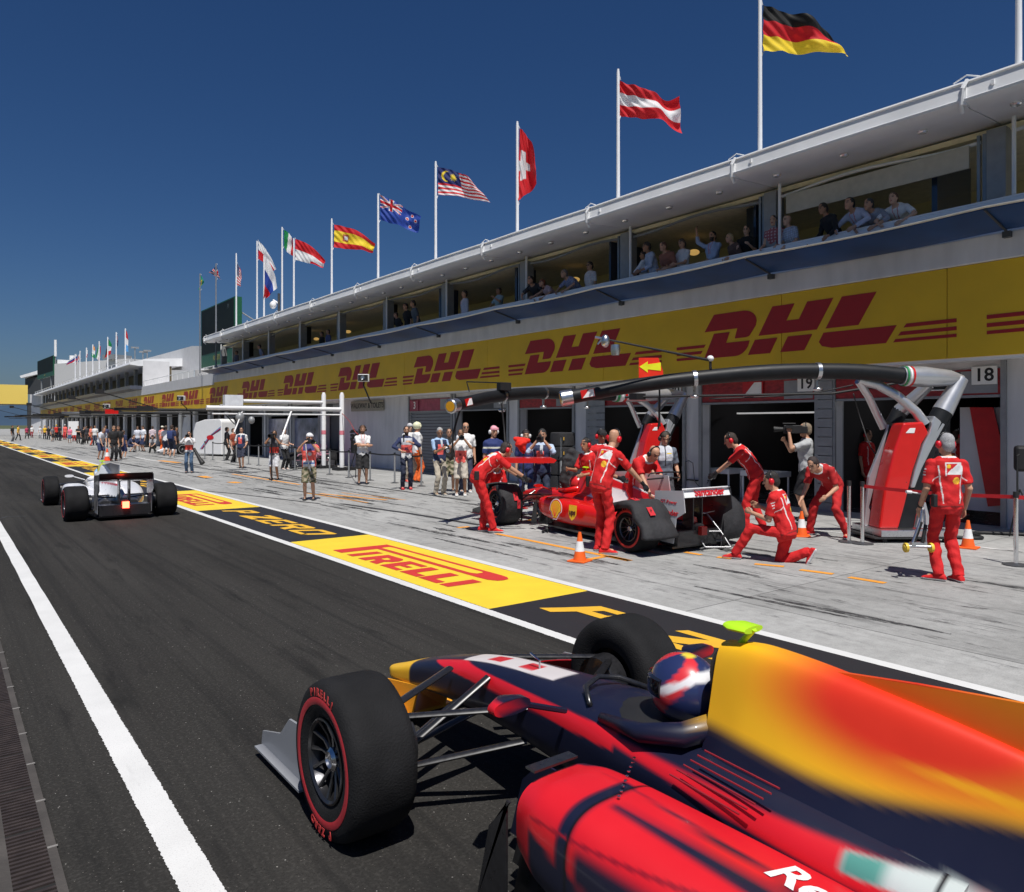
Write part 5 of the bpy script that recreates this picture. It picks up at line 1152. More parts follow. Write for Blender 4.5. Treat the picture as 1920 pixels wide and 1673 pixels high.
    s_ = Q[-1]-e*.34; nn = (n-e*n.dot(e)).normalized(); uu = -e if e.dot(CR) < 0 else e; ww = nn.cross(uu)*-1; ww = ww if ww.z > 0 else -ww
    MB().prism([(-.11,-.065),(.11,-.065),(.11,.07),(-.11,.07)], s_+nn*.112, uu, ww, .006).build('badge', GLR, t)
    MB().prism([(-.09,-.055),(.10,-.055),(.10,.06),(.03,.06)], s_+nn*.119, uu, ww, .004).build('badge_wedge', WPL, t)
    for f in ((.30,.62) if full else (.2,.5,.72)):
        i = int(f*len(Q)); d_ = (Q[i+1]-Q[i]).normalized(); MB().tube([Q[i]-d_*.03, Q[i]+d_*.03], .142-.016*f, 20).box(Q[i]-UP*.20,(.035,.035,.16)).ell(Q[i]-UP*.29,(.075,.075,.035)).build('clamp', ALU, t, 40)
    return t, B, Q
a1 = Vector((.81,-.59,0)).normalized(); n1 = Vector((-.59,-.81,0)).normalized()
B1 = Vector((12.35,5.85,0))
boom1 = [D(1690,705,12.0), D(1600,697,12.0), D(1460,697,12.0), D(1320,708,12.05), D(1180,725,12.1), D(1062,746,12.1)]
g1, gb1, Q1 = pitgantry('near red and silver overhead gantry with long black boom, behind the red belt', B1, a1, n1, boom1)
B2 = Vector((13.5,12.3,0)); a2 = Vector((.93,-.36,0)).normalized(); n2 = Vector((-.36,-.93,0)).normalized()
boom2 = [D(1150,741,17.3), D(1100,740,16.9), D(1050,738,16.3), D(985,738,15.4), D(915,746,14.3), D(850,761,13.3)]
g2, gb2, Q2 = pitgantry('second red and silver overhead gantry, its black boom pointing towards the road', B2, a2, n2, boom2, .95, False)
# camera arm standing on the near boom
ca = thing('boom_camera', D(1332,690,12.0), 'thin black camera arm with white ball joint standing on the near gantry boom', 'camera rig'); o_ = ca.location.copy()
MB().tube([(0,0,-.02),(0,0,.10)], .022, 10).tube([(.0,0,.02),(.06,.02,-.05)], .02, 8).build('post', BLACK, ca)
MB().ell((0,0,.15), (.055,.055,.05)).build('ball_joint', WPL, ca, 180)
e_ = D(1135,636,11.6)-o_; MB().tube([(0,0,.12), e_], [.022,.014], 8).build('rod', BLACK, ca)
MB().ell(e_+Vector((0,0,-.03)), (.07,.07,.10)).lathe([(0,-.13),(.06,-.13),(.075,-.05),(.07,.03),(0,.03)], tuple(e_+Vector((.12,-.1,-.12))), n=16).tube([e_, e_-CR*.16+UP*.03], .02, 6).tube([e_-CR*.05, e_-CR*.12-UP*.08], .015, 6).build('camera_head', ALU, ca, 50)
# red board with yellow arrow hung from the far side of the boom
ab = thing('arrow_board', D(1220,690,12.6), 'bright red board with a yellow arrow pointing left above the near boom', 'sign')
u_ = CR; MB().prism([(-.20,-.17),(.21,-.17),(.21,-.06),(.13,.17),(-.20,.17)], (0,0,0), u_, UP, -.015).build('board', M('signal red', (.85,.035,.01), .4), ab)
MB().prism([(-.19,.02),(-.05,-.08),(-.05,-.025),(.17,-.05),(.17,.09),(-.05,.06),(-.05,.11)], CF*-.006, u_, UP, -.006).build('arrow', M('signal yellow', (.85,.85,.02), .4), ab)
MB().tube([(0,0,-.17),(0,0,-.36)], .015, 6).build('hook', BLACK, ab)
for (b_, e2, px, lab) in ((D(955,700,13.6),0,0,0),): pass
bx = thing('gantry_light', D(945,725,14.6), 'small black box light on a rod above the second boom', 'light'); MB().box((0,0,0),(.26,.14,.16)).build('housing', BLACK, bx, bevel=.01); MB().tube([(0,0,.07), (D(875,716,13.9)-bx.location)], .012, 6).tube([D(875,716,13.9)-bx.location, D(880,735,13.9)-bx.location], .012, 6).build('rod', BLACK, bx)
# thin service rails and dangling hoses
rl_ = thing('service_rail', (0,0,0), 'thin black horizontal service rail passing behind the gantry towers', 'rail'); MB().tube([D(1172,745,14.5), D(1560,738,13.2), D(1800,700,13.2)], .022, 8).box(D(1195,744,14.4),(.25,.2,.12)).build('rail', BLACK, rl_); MB().tube([D(1235,745,14.2), D(1237,800,14.2)], .02, 6).build('hose', BLACK, rl_)
def hose(label, pts, r=.018, cat='hose', name='hanging_hose', mat=None):
    Q = []; P = [Vector(p) for p in pts]
    for i in range(len(P)-1):
        p0 = P[max(i-1,0)]; p1 = P[i]; p2 = P[i+1]; p3 = P[min(i+2,len(P)-1)]
        for s_ in range(7): u = s_/7; Q.append(.5*((2*p1)+(p2-p0)*u+(2*p0-5*p1+4*p2-p3)*u*u+(-p0+3*p1-3*p2+p3)*u**3))
    Q.append(P[-1]); return tag(MB().tube(Q, r, 6).build(name, mat or BLACK, smooth=180), label, cat)
hose('coiled black hose hanging from the end of the second boom', [D(862,770,13.4), D(856,790,13.4), D(850,815,13.4), D(847,860,13.4)], .02)
hose('black air hose hanging from the middle of the second boom', [D(940,755,14.2), D(945,800,14.2), D(948,850,14.0)])
hose('black line hanging from the near boom in front of garage 20', [D(1236,722,12.2), D(1237,760,12.2), D(1234,805,12.3)], .014)
hose('slack black cable looping from the gantry top across garage 18', [D(1600,738,13.2), D(1615,790,13.2), D(1640,850,12.6), D(1700,905,11.9)], .010)
hose('thin cable sagging between the two team signs under the banner', [D(1600,722,13.4), D(1500,740,13.6), D(1330,748,13.8)], .012)
# ---------------------------------------------------------------- white gantry further along
WM = M('white gantry paint', (.75,.75,.76), .4, var=.05)
wg = thing('pit_gantry', (0,0,0), 'white overhead gantry with two tall square posts in the middle distance', 'gantry')
for px, py in ((607,870),(641,872)):
    p = onX(px, 13.0); top = onX(px, 13.0, 736).z
    MB().tube([(p.x,p.y,0),(p.x,p.y,top-.12),(p.x,p.y,top)], [.095,.095,.05], 12).build('post', WM, wg, 50); MB().tube([(p.x,p.y,1.45),(p.x,p.y,1.62)], .10, 12).build('post_band', M('pink band', (.7,.2,.25), .5), wg)
    MB().b2((p.x-.3,p.y-.3,0),(p.x+.5,p.y+.3,.12)).build('base_plate', BLACK, wg)
pA = onX(641,13.0); pB = onX(607,13.0)
zA = onX(641,13.0,768).z; MB().tube([(13.0,pA.y,zA),(7.7,pA.y,zA)], .085, 12).build('boom', WM, wg, 50); MB().tube([(13.0,pA.y,zA-.22),(7.9,pA.y,zA-.22)], .03, 8).build('boom', WM, wg)
zB = onX(607,13.0,755).z; MB().tube([(13.0,pB.y,zB),(9.6,pB.y,zB)], .07, 12).build('boom', WM, wg, 50)
MB().box((9.2,pB.y,zB+.02),(.7,.3,.42)).build('control_box', M('light box', (.7,.72,.76), .4), wg)
MB().tube([(10.9,pA.y,zA-.05),(10.3,pA.y-.45,zA-1.2)], .035, 8).tube([(9.0,pA.y,zA-.1),(8.6,pA.y-.3,zA-.9)], .025, 8).build('brace', WM, wg)
MB().ell((8.9,pA.y,zA-.35),(.16,.16,.2)).ell((9.3,pA.y-.1,zA-.45),(.12,.12,.14)).build('hose_reel', GREY, wg, 180)
# dark gantries and lamps far along the lane
for i, (Y, z, x0) in enumerate([(47.5,2.75,7.8),(57,2.7,7.6),(68,2.8,7.5),(82,2.8,7.2),(100,2.9,7.0),(126,3.0,7.0)]):
    t = thing('pit_gantry', (0,Y,0), ['dark gantry with a slim boom just beyond the white panel', 'dark gantry with red sign box on its boom', 'third dark gantry from the white panel', 'fourth dark gantry from the white panel', 'fifth dark gantry near the far crowd', 'farthest dark gantry at the end of the lane'][i], 'gantry')
    MB().tube([(14.3,0,z),(x0,0,z)], .085, 8).tube([(14.0,0,z-.25),(x0+.5,0,z-.25)], .03, 6).build('boom', BLACK if i != 2 else GREY, t)
    MB().tube([(13.6,0,0),(13.6,0,z)], .10 if i != 1 else .14, 8).b2((13.2,-.4,0),(14,.4,.15)).build('post', GREY if i == 1 else BLACK, t)
    MB().box((x0+1.6,0,z+.05),(.8,.3,.3)).build('sign_box', GLR if i == 1 else BLACK, t)
    MB().tube([(x0+2.5,0,z),(x0-.8,-.5,z+.95)], .03, 6).box((x0-.8,-.5,z+.95),(.4,.3,.25)).build('lamp_arm', BLACK, t)
for i, (px, py, d, sz) in enumerate([(682,709,29,.34),(340,747,44,.34),(418,762,38,.22),(200,762,70,.5)]):
    c = D(px,py,d); t = thing('timing_camera', c, ['black box camera with white surround in front of the banner between two wordmarks', 'black box camera left of the white gantry boom', 'small black camera above the white gantry end', 'farthest black box camera over the crowd'][i], 'camera')
    MB().box((0,0,0),(sz*1.25,.2,sz*.85), R=Matrix.Rotation(-YAW,3,'Z')).build('frame', WPL, t, bevel=.02); MB().box(-CF*.09,(sz*1.08,.2,sz*.68), R=Matrix.Rotation(-YAW,3,'Z')).build('housing', BLACK, t)
    Rf = Matrix.Rotation(-YAW,3,'Z'); m = MB().lathe([(0,-.21),(sz*.16,-.21),(sz*.22,-.24),(sz*.25,-.20)], axis='Y', n=16); m.v = [tuple(Rf@Vector(v)) for v in m.v]; m.build('lens', ALU, t)
    MB().tube([(0,0,0),(0,0,-.3),(1.0,1.4,-.9)], .03, 6).build('bracket', BLACK, t)
# ---------------------------------------------------------------- racing team screen: white rounded cover with stripes
p0 = G(362,854); p1 = G(415,856); u_ = (p1-p0); wd = u_.length; u_.normalize(); n_ = Vector((u_.y,-u_.x,0))
hgt = D(390,786,p0.dot(CF)).z
wcv = thing('white_screen', p0, 'white rounded garage screen with blue and red stripe standing on the apron', 'screen')
def arcp(cx, cy, r, a0, a1, n=6): return [(cx+r*math.cos(math.radians(a0+(a1-a0)*k/n)), cy+r*math.sin(math.radians(a0+(a1-a0)*k/n))) for k in range(n+1)]
MB().prism([(0,.1),(wd,.1)]+arcp(wd-.25,hgt-.25,.25,0,90)+[(wd*.4,hgt-.04)]+arcp(.35,hgt-.55,.35,95,180), -n_*.0, u_, UP, -1.0).build('panel', WPL, wcv, bevel=.04)
for k, (m_, o2) in enumerate(((M('light blue stripe', (.12,.35,.6), .4),0),(redt,.10),(M('navy stripe', (.02,.03,.12), .4),.18))):
    MB().prism([(wd*.25+o2,.4),(wd*.25+o2+.1,.4),(wd*.62+o2,hgt*.55),(wd*.98,hgt*.80-o2*.7),(wd*.98,hgt*.76-o2*.7),(wd*.55+o2,hgt*.52)], n_*.006, u_, UP, .004).build('stripe', m_, wcv)
MB().prism([(.19*math.cos(q*.35)*1.8+wd*.62, .14*math.sin(q*.35)+hgt*.50) for q in range(18)], n_*.013, u_, UP, .004).build('emblem', redt, wcv)
tb_ = thing('striped_board', G(336,842), 'tall leaning board with red and blue stripes left of the white screen', 'board')
MB().prism([(0,0),(.9,0),(.9,2.9),(.5,2.9)], (0,0,0), CR, UP, .08).build('board', WPL, tb_)
for k, m_ in enumerate((redt, MATS['navy stripe'], MATS['light blue stripe'])): MB().prism([(.15+k*.18,1.0),(.28+k*.18,1.0),(.75+k*.05,2.85),(.55+k*.1,2.85)], -CF*.01, CR, UP, .004).build('stripe', m_, tb_)
# ---------------------------------------------------------------- belt posts
def post(p, label, mat, h=.95, group=None, base=.16):
    t = thing('belt_post', p, label, 'belt post', group)
    MB().tube([(0,0,.01),(0,0,h)], .028, 14).build('post', mat, t, 50); MB().lathe([(0,.03),(base*.4,.028),(base,.012),(base,0),(0,0)], n=24).build('base', DGREY, t, 40); MB().tube([(0,0,h-.06),(0,0,h+.02)], .034, 12).build('belt_head', BLACK, t, 50); return t
cp = [G(1905,1060), G(1617,1020), G(1592,1017)]
for p, l in zip(cp, ('chrome belt post at the right edge holding the red belt', 'chrome belt post beside the near gantry, right one of a pair', 'chrome belt post beside the near gantry, left one of a pair')): post(p, l, CHROME)
def belt(a, b, label, mat, z=.90, hh=.05, sag=.03):
    a = Vector(a); b = Vector(b); rings = []
    for k in range(9):
        q = k/8; p = a.lerp(b, q); zz = z-sag*math.sin(math.pi*q); s_ = Vector((b.y-a.y, a.x-b.x, 0)).normalized()*.002
        rings.append([(p.x-s_.x,p.y-s_.y,zz-hh/2),(p.x+s_.x,p.y+s_.y,zz-hh/2),(p.x+s_.x,p.y+s_.y,zz+hh/2),(p.x-s_.x,p.y-s_.y,zz+hh/2)])
    return tag(MB().loft(rings).build('barrier_belt', mat, smooth=50), label, 'belt')
BR = M('red belt webbing', (.50,.01,.015), .6); BB = M('black belt webbing', (.02,.02,.02), .7)
belt(cp[1], cp[0], 'long red belt stretched in front of the near gantry', BR); belt(cp[0], Vector((11.9,2.6,0)), 'red belt leaving the chrome post at the right edge', BR)
bps = [(384,861),(399,863),(420,864),(443,868),(466,871),(485,873),(553,881),(618,890),(654,896),(694,901),(740,906),(790,912)]
prev = None
for i, q in enumerate(bps):
    p = G(*q); post(p, 'black belt post in the row fencing off the garages', GREY, .95, 'belt posts fencing off the garages', .13)
    if prev is not None and i not in (1,): belt(prev, p, 'black belt slung between two posts of the row', BB, .91, .045).__setitem__('group', 'belts between the posts')
    prev = p
rp_ = post(G(1052,925), 'grey post carrying the wide red board beside the front tyre', GREY, .95)
rb_ = thing('red_board', (0,0,0), 'flat red strip board above the front tyre of the red car', 'board'); MB().prism([(0,0),(.95,0),(1.0,.05),(.9,.09),(0,.09)], D(940,866,13.9), CR, UP, .5).build('board', GLR, rb_)
bgc = thing('red_cloth', (0,0,0), 'red triangular cloth bag hung on a stand behind the front tyre', 'bag')
c0 = D(978,836,14.4); m = MB().cap(c0+CR*-.12+UP*.13, c0+CR*.12+UP*.10, .05, .05).cap(c0+UP*.0, c0-UP*.14+CR*.04, .13, .03)
mobj('cloth', remesh(m, .02, 1, .01), CLOTH, bgc, 180, paint=(.75,.02,.01)); MB().tube([c0-UP*.14+CR*.04, Vector((c0.x,c0.y,0))], .015, 6).build('stand', BLACK, bgc)
# ---------------------------------------------------------------- traffic cones
OR_ = M('cone orange', (.85,.13,.015), .5, var=.08); CW = M('cone white band', (.8,.8,.8), .5, var=.1)
def cone(p, label, h=.42, mat=OR_):
    t = thing('traffic_cone', p, label, 'traffic cone', None, rnd.random()); k = h/.42
    MB().box((0,0,.012*k),(.27*k,.27*k,.024*k)).build('base', mat, t, bevel=.006)
    def seg(z0, z1, m_, nm): r = lambda z: (.098-.185*(z/.42)*.98*.42/.42*.42)*1.0 if False else .095*(1-z/.42)+.022*(z/.42)
    prof = lambda z: (.098*(1-z/.42)+.020*(z/.42))*k
    for z0, z1, m_, nm in ((.024,.15,mat,'body'),(.15,.29,CW,'reflective_band'),(.29,.42,mat,'tip')):
        MB().lathe([(prof(z0),z0*k),(prof(z1),z1*k)]+([(prof(z1)*.6,z1*k+.002)] if nm == 'tip' else []), n=28).build(nm, m_, t, 50)
    return t
cone(G(1087,1053), 'orange traffic cone with white band beside the rear tyre of the red car', .40)
cone(G(1815,1028), 'orange traffic cone with white band behind the standing grey-haired mechanic', .42)
cone(G(1503,1006), 'orange traffic cone half hidden behind the kneeling mechanic', .42)
cone(G(201,864), 'tall orange cone gripped by the man bending in the distance', .62, M('faded cone', (.85,.10,.03), .5))
# ---------------------------------------------------------------- tyre blankets, trolleys, jacks
BLK_ = M('quilted tyre blanket', (.022,.022,.025), .8, var=.3, scale=8, bump=.6, bscale=14)
def blanket(label, whl, wdt, open_side, a0=-205, a1=25, r=.385, bulge=.03, tail=0, name='tyre_blanket'):
    bpy.context.view_layer.update(); mw = whl.matrix_world; t = thing(name, mw.translation, label, 'tyre blanket', None); t.rotation_euler = mw.to_euler()
    n = 40; mb = MB(); rings = []
    for i in range(n+1):
        a = math.radians(a0+(a1-a0)*i/n); rr = r+bulge*(.5+.5*math.sin(i*.37))*.45+ (tail*max(0,(i/n-.8)/.2)); c = Vector((0, rr*math.cos(a), rr*math.sin(a))); q = Vector((0, math.cos(a), math.sin(a)))
        hw = wdt/2*(1+.05*math.sin(i*.5)); row = []
        for (x, dr) in ((-1.0,-.10),(-1.06,-.05),(-1.0,0),(-.5,.015),(0,.02),(.5,.015),(1.0,0),(1.06,-.05),(1.0,-.10),(.96,-.09),(.9,-.02),(0,-.004),(-.9,-.02),(-.96,-.09)):
            row.append(c+Vector((x*hw,0,0))+q*dr)
        rings.append(row)
    mb.loft(rings); o = mb.build('blanket', BLK_, t, 180); return t
blw = blanket('black tyre blanket wrapped round the front left tyre of the red car', few[0], .42, -1, -245, 65, .385, .03)
for (z_, y_) in ((.16,-.36),(-.05,-.39)):
    pass
def patch(t, x, ang, r, txt, wd=.09, ln=.16):
    a = math.radians(ang); c = Vector((x, r*math.cos(a), r*math.sin(a))); q = Vector((0,math.cos(a),math.sin(a))); w_ = Vector((0,-math.sin(a),math.cos(a))); w_ = -w_ if w_.z < 0 else w_
    u = Vector((1,0,0)); nrm = u.cross(w_); s_ = 1 if nrm.dot(q) > 0 else -1
    MB().prism([(-wd/2,-ln/2),(wd/2,-ln/2),(wd/2,ln/2),(-wd/2,ln/2)], c+q*.002, u, w_, .006*s_).build('label_patch', M('blanket red patch', (.55,.02,.03), .6), t)
    text(txt, ln*.5, BLACK, c+q*.011, u*s_, w_, t)
patch(blw, .05, 158, .415, 'F'); patch(blw, .1, 178, .415, 'F', .06)
bl2 = blanket('black tyre blanket pulled half off the rear left tyre of the red car', few[2], .60, -1, 30, 190, .40, .07, .10)
patch(bl2, -.05, 140, .435, 'P', .10, .14); patch(bl2, -.12, 100, .435, 'P', .10, .12)
bl3 = blanket('black tyre blanket on the rear right tyre of the red car', few[3], .50, 1, 0, 215, .39, .04)
# flying black blanket held up behind the car
bl4 = thing('tyre_blanket', (0,0,0), 'loose black blanket held up by the mechanic behind the red car', 'tyre blanket')
c0 = D(1078,872,14.0); m = MB().cap(c0+CR*-.05+UP*.2, c0+CR*.12+UP*.1, .12, .12, sx=.6).cap(c0+UP*.05-CR*.1, c0-UP*.25-CR*.12, .18, .22, sx=.5).cap(c0+CR*.1, c0-UP*.25+CR*.12, .18, .18, sx=.5)
mobj('blanket', remesh(m, .02, 1, .012), BLK_, bl4, 180)
# small wheeled trolley behind the car
tr = thing('wheeled_trolley', G(1305,1030), 'small aluminium trolley with spoked wheels behind the rear wing of the red car', 'trolley', None, -YAW); tr.scale = (1.25,)*3
m = MB()
for x in (-.10,.20): m.tube([(x-.05,.10,.42),(x+.08,-.05,.22),(x+.17,-.16,.05),(x+.10,-.2,.04)], .011, 8)
m.tube([(.03,-.05,.22),(.28,-.05,.22)], .010, 8).tube([(.07,-.16,.05),(.37,-.16,.05)], .012, 8).tube([(-.15,.1,.42),(.15,.1,.42)], .011, 8).tube([(-.18,.02,.10),(.3,.02,.10)], .012, 8).tube([(.15,.12,.42),(.26,.14,.44)], .008, 6)
m.build('frame', M('worn aluminium tube', (.35,.35,.36), .4, .8), tr, 60); MB().box((-.04,.06,.17),(.30,.02,.08)).build('wooden_block', M('plain wood', (.55,.30,.12), .6), tr)
for x in (-.16, .30):
    MB().lathe([(.085,-.018),(.10,-.015),(.105,0),(.10,.015),(.085,.018),(.08,0)], (x,-.02,.105), 'X', 28, True).build('wheel', TYRE, tr, 50)
    s_ = MB()
    for k in range(6): s_.tube([(x,-.02,.105),(x,-.02+.083*math.cos(k*1.047),.105+.083*math.sin(k*1.047))], .007, 5)
    s_.build('spokes', ALU, tr)
jk = thing('quick_jack', D(1722,1036,8.95), 'silver and black lifting jack with yellow wheels held by the grey-haired mechanic', 'jack', None, -YAW); jk.scale = (.83,)*3
m = MB()
m.tube([(-.17,0,.09),(.17,-.05,.09)], .022, 8).tube([(-.10,.0,.10),(.04,.02,.46),(.07,.02,.62)], .018, 8).tube([(.10,-.02,.10),(.09,.0,.46),(.09,.02,.62)], .016, 8).box((0,0,.12),(.22,.07,.06)); m.build('frame', ALU, jk, 50)
MB().tube([(-.05,.03,.14),(.05,.02,.44)], .028, 8).tube([(.04,-.03,.14),(.10,-.01,.40)], .026, 8).build('damper', BLACK, jk, 50)
MB().tube([(.07,.02,.60),(.08,.02,.86)], .012, 8).tube([(.08,.02,.84),(-.12,.0,.87)], .010, 8).tube([(-.10,0,.868),(-.18,-.01,.875)], .022, 10).build('handle', WPL, jk, 50)
for x in (-.19,.17): MB().lathe([(.0,-.018),(.03,-.03),(.05,-.012),(.066,-.02),(.07,0),(.066,.02),(.05,.012),(.03,.03),(0,.018)], (x,-.02,.072), 'X', 24).build('wheel', M('yellow wheel', (.75,.52,.05), .4), jk, 40)
fl = thing('floor_tool', G(1026,998), 'small black floor tool with wheels lying under the red car', 'tool', None, .4); MB().tube([(-.18,0,.03),(.15,.05,.05)], .02, 6).tube([(-.1,-.06,.03),(.1,.08,.07)], .015, 6).ell((.0,0,.05),(.05,.04,.04)).build('body', BLACK, fl)
# ---------------------------------------------------------------- things inside and before the garages
def tyre_stack(p, n, label, lab2):
    for k in range(n):
        t = thing('wrapped_tyre', (p[0],p[1],.25+.40*k), lab2[k], 'tyre', None)
        MB().lathe([(.18,-.19),(.30,-.195),(.345,-.17),(.355,0),(.345,.17),(.30,.195),(.18,.19)], n=40, closed=True).build('blanket', BLK_, t, 40); MB().box((-.2,-.29,.02),(.10,.02,.09), rz=.6).build('label_patch', M('tyre tag', (.6,.35,.05), .5), t)
p = onX(1055, 13.9); tyre_stack((p.x,p.y), 4, '', ['lowest wrapped tyre of the black stack before garage 21', 'second wrapped tyre from the bottom of the black stack before garage 21', 'third wrapped tyre from the bottom of the black stack before garage 21', 'topmost wrapped tyre of the black stack before garage 21'])
tyt = thing('tyre_trolley', (p.x,p.y,0), 'low trolley with bent steel arms under the tyre stack', 'trolley'); MB().b2((-.4,-.4,.02),(.4,.4,.05)).tube([(-.4,-.4,.05),(-.42,-.42,1.5)], .02, 6).tube([(.4,.4,.05),(.42,.42,1.5)], .02, 6).build('frame', ALU, tyt)
for i, (px, X, w2) in enumerate([(1335,15.9,1.5),(1435,15.7,1.0)]):
    p = onX(px, X); t = thing('white_table', (p.x,p.y,0), ['long low white trestle table inside garage 19', 'shorter white trestle table at the right of garage 19'][i], 'table'); MB().b2((-.3,-w2/2,.62),(.3,w2/2,.75)).build('table_top', WPL, t, bevel=.01)
    for y in (-w2/2+.05, w2/2-.05):
        for x in (-.25,.25): MB().tube([(x,y,0),(x,y,.62)], .025, 8).build('leg', WPL, t)
chm = M('tube chair grey', (.12,.12,.125), .4, .4)
ch = thing('folding_chair', tuple(onX(1308,15.2)*1)[:2]+(0,), 'grey wire-back chair by the pillar right of garage 20', 'chair', None, 1.2)
MB().tube([(-.2,-.2,0),(-.2,.2,.45),(-.18,.24,.9),(0,.26,.96),(.18,.24,.9),(.2,.2,.45),(.2,-.2,0)], .012, 8).tube([(-.2,.2,0),(-.2,-.2,.45),(.2,-.2,.45),(.2,.2,0)], .012, 8).build('frame', chm, ch); MB().box((0,0,.46),(.4,.4,.03)).build('seat', BLACK, ch)
pn = thing('display_panel', (0,0,0), 'tall red and white display panel with a slanting edge inside garage 18', 'panel')
def yz(X, pts): return [(onX(q, X, r).y, onX(q, X, r).z) for q, r in pts]
MB().prism(yz(15.6, [(1818,764),(1862,764),(1879,835),(1879,948),(1852,950)]), (15.6,0,0), (0,1,0), UP, .03).build('panel', M('signal red board', (.50,.008,.010), .4), pn); MB().prism(yz(15.75, [(1800,764),(1884,764),(1884,962),(1800,955)]), (15.75,0,0), (0,1,0), UP, .04).build('backing', WHD, pn)
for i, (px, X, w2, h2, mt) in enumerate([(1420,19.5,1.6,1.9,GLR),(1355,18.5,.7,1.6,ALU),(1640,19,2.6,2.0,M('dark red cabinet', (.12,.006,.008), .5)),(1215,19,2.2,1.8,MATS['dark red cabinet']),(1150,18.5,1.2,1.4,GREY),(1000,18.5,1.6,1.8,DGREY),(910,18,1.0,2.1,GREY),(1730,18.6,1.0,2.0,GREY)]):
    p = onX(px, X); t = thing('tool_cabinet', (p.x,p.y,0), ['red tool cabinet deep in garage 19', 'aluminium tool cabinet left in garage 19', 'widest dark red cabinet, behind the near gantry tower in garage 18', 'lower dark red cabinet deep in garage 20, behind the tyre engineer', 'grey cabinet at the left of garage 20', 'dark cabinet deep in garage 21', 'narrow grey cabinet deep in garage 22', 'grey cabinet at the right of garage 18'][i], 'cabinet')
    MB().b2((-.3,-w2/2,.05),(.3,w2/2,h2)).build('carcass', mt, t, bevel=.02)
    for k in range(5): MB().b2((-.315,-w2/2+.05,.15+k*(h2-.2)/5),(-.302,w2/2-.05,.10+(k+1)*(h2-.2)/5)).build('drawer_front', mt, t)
sf = thing('studio_light', G(1912,1010), 'black softbox lamp on a stand at the right edge by the wall', 'lamp', None)
MB().tube([(-.1,0,0),(-.1,0,1.35),(.0,0,1.38)], .015, 6).tube([(.15,.2,0),(0,0,.8)], .012, 6).tube([(.1,-.3,0),(0,0,.8)], .012, 6).build('stand', BLACK, sf); MB().box((.16,-.05,1.30),(.34,.35,.42), rz=.4).build('softbox', BLACK, sf, bevel=.05)
hose('thick black cable lying on the ground before garage 18', [Vector((12.9,5.6,.03)), Vector((13.3,5.0,.03)), Vector((13.9,5.3,.03)), Vector((14.6,4.3,.03)), Vector((15.0,4.6,.03))], .03, 'cable', 'ground_cable')
for i, (px, X, z) in enumerate([(1460,16.5,2.15),(1250,16.5,2.2)]):
    p = onX(px, X); t = thing('strip_light', (p.x,p.y,z), ('dim strip light under the ceiling of garage 19', 'bright white strip light glowing above the tyre engineer in garage 20')[i], 'lamp'); MB().b2((-.04,-1.2,-.02),(.04,1.2,.02)).build('tube', M('lit tube', (1,1,1), .4, emit=1.2 if i else .3), t)
# microphone/cable cluster between post and walkway sign
kit = thing('cable_rig', tuple(G(668,895))[:2]+(0,), 'tangled black broadcast rig standing beside the man with folded arms', 'broadcast rig')
m = MB(); rr = random.Random(5)
for k in range(26):
    b_ = Vector((rr.uniform(-.25,.25), rr.uniform(-.2,.2), rr.uniform(.9,1.65))); m.box(b_, (rr.uniform(.03,.12), rr.uniform(.03,.1), rr.uniform(.03,.12)), rz=rr.random()*3)
m.box((0,0,1.1),(.3,.25,.4)); m.build('equipment', BLACK, kit); m = MB()
for k in range(3): m.tube([(0,0,1.0),(.35*math.cos(k*2.1),.35*math.sin(k*2.1),0)], .018, 6)
m.build('tripod', BLACK, kit)
hose('thin red cable arching from the white gantry post to the broadcast rig', [onX(641,13.0,775), D(655,790,28), D(665,808,24), D(672,815,23.4)], .012, mat=M('red cable', (.4,.05,.04), .5))
# pink car under work further along
Q_[0] = .7
def pk(x, y, z):
    c = np.tile(np.array((.75,.35,.45)), (len(x),1)); c = over(c, ss(-z, -.35, -.34), (.03,.03,.035)); return c
pkc, _ = race_car('pink and black racing car pushed back to its garage behind the belt posts', (12.9, 31.2, 0), 205, pk, mark=(.4,.4,.4))
Q_[0] = .6
wk, _ = race_car('white racing car under work in the far crowd left of the striped board', (11.8, 50.5, 0), -100, wi_paint, mark=(.3,.3,.3))
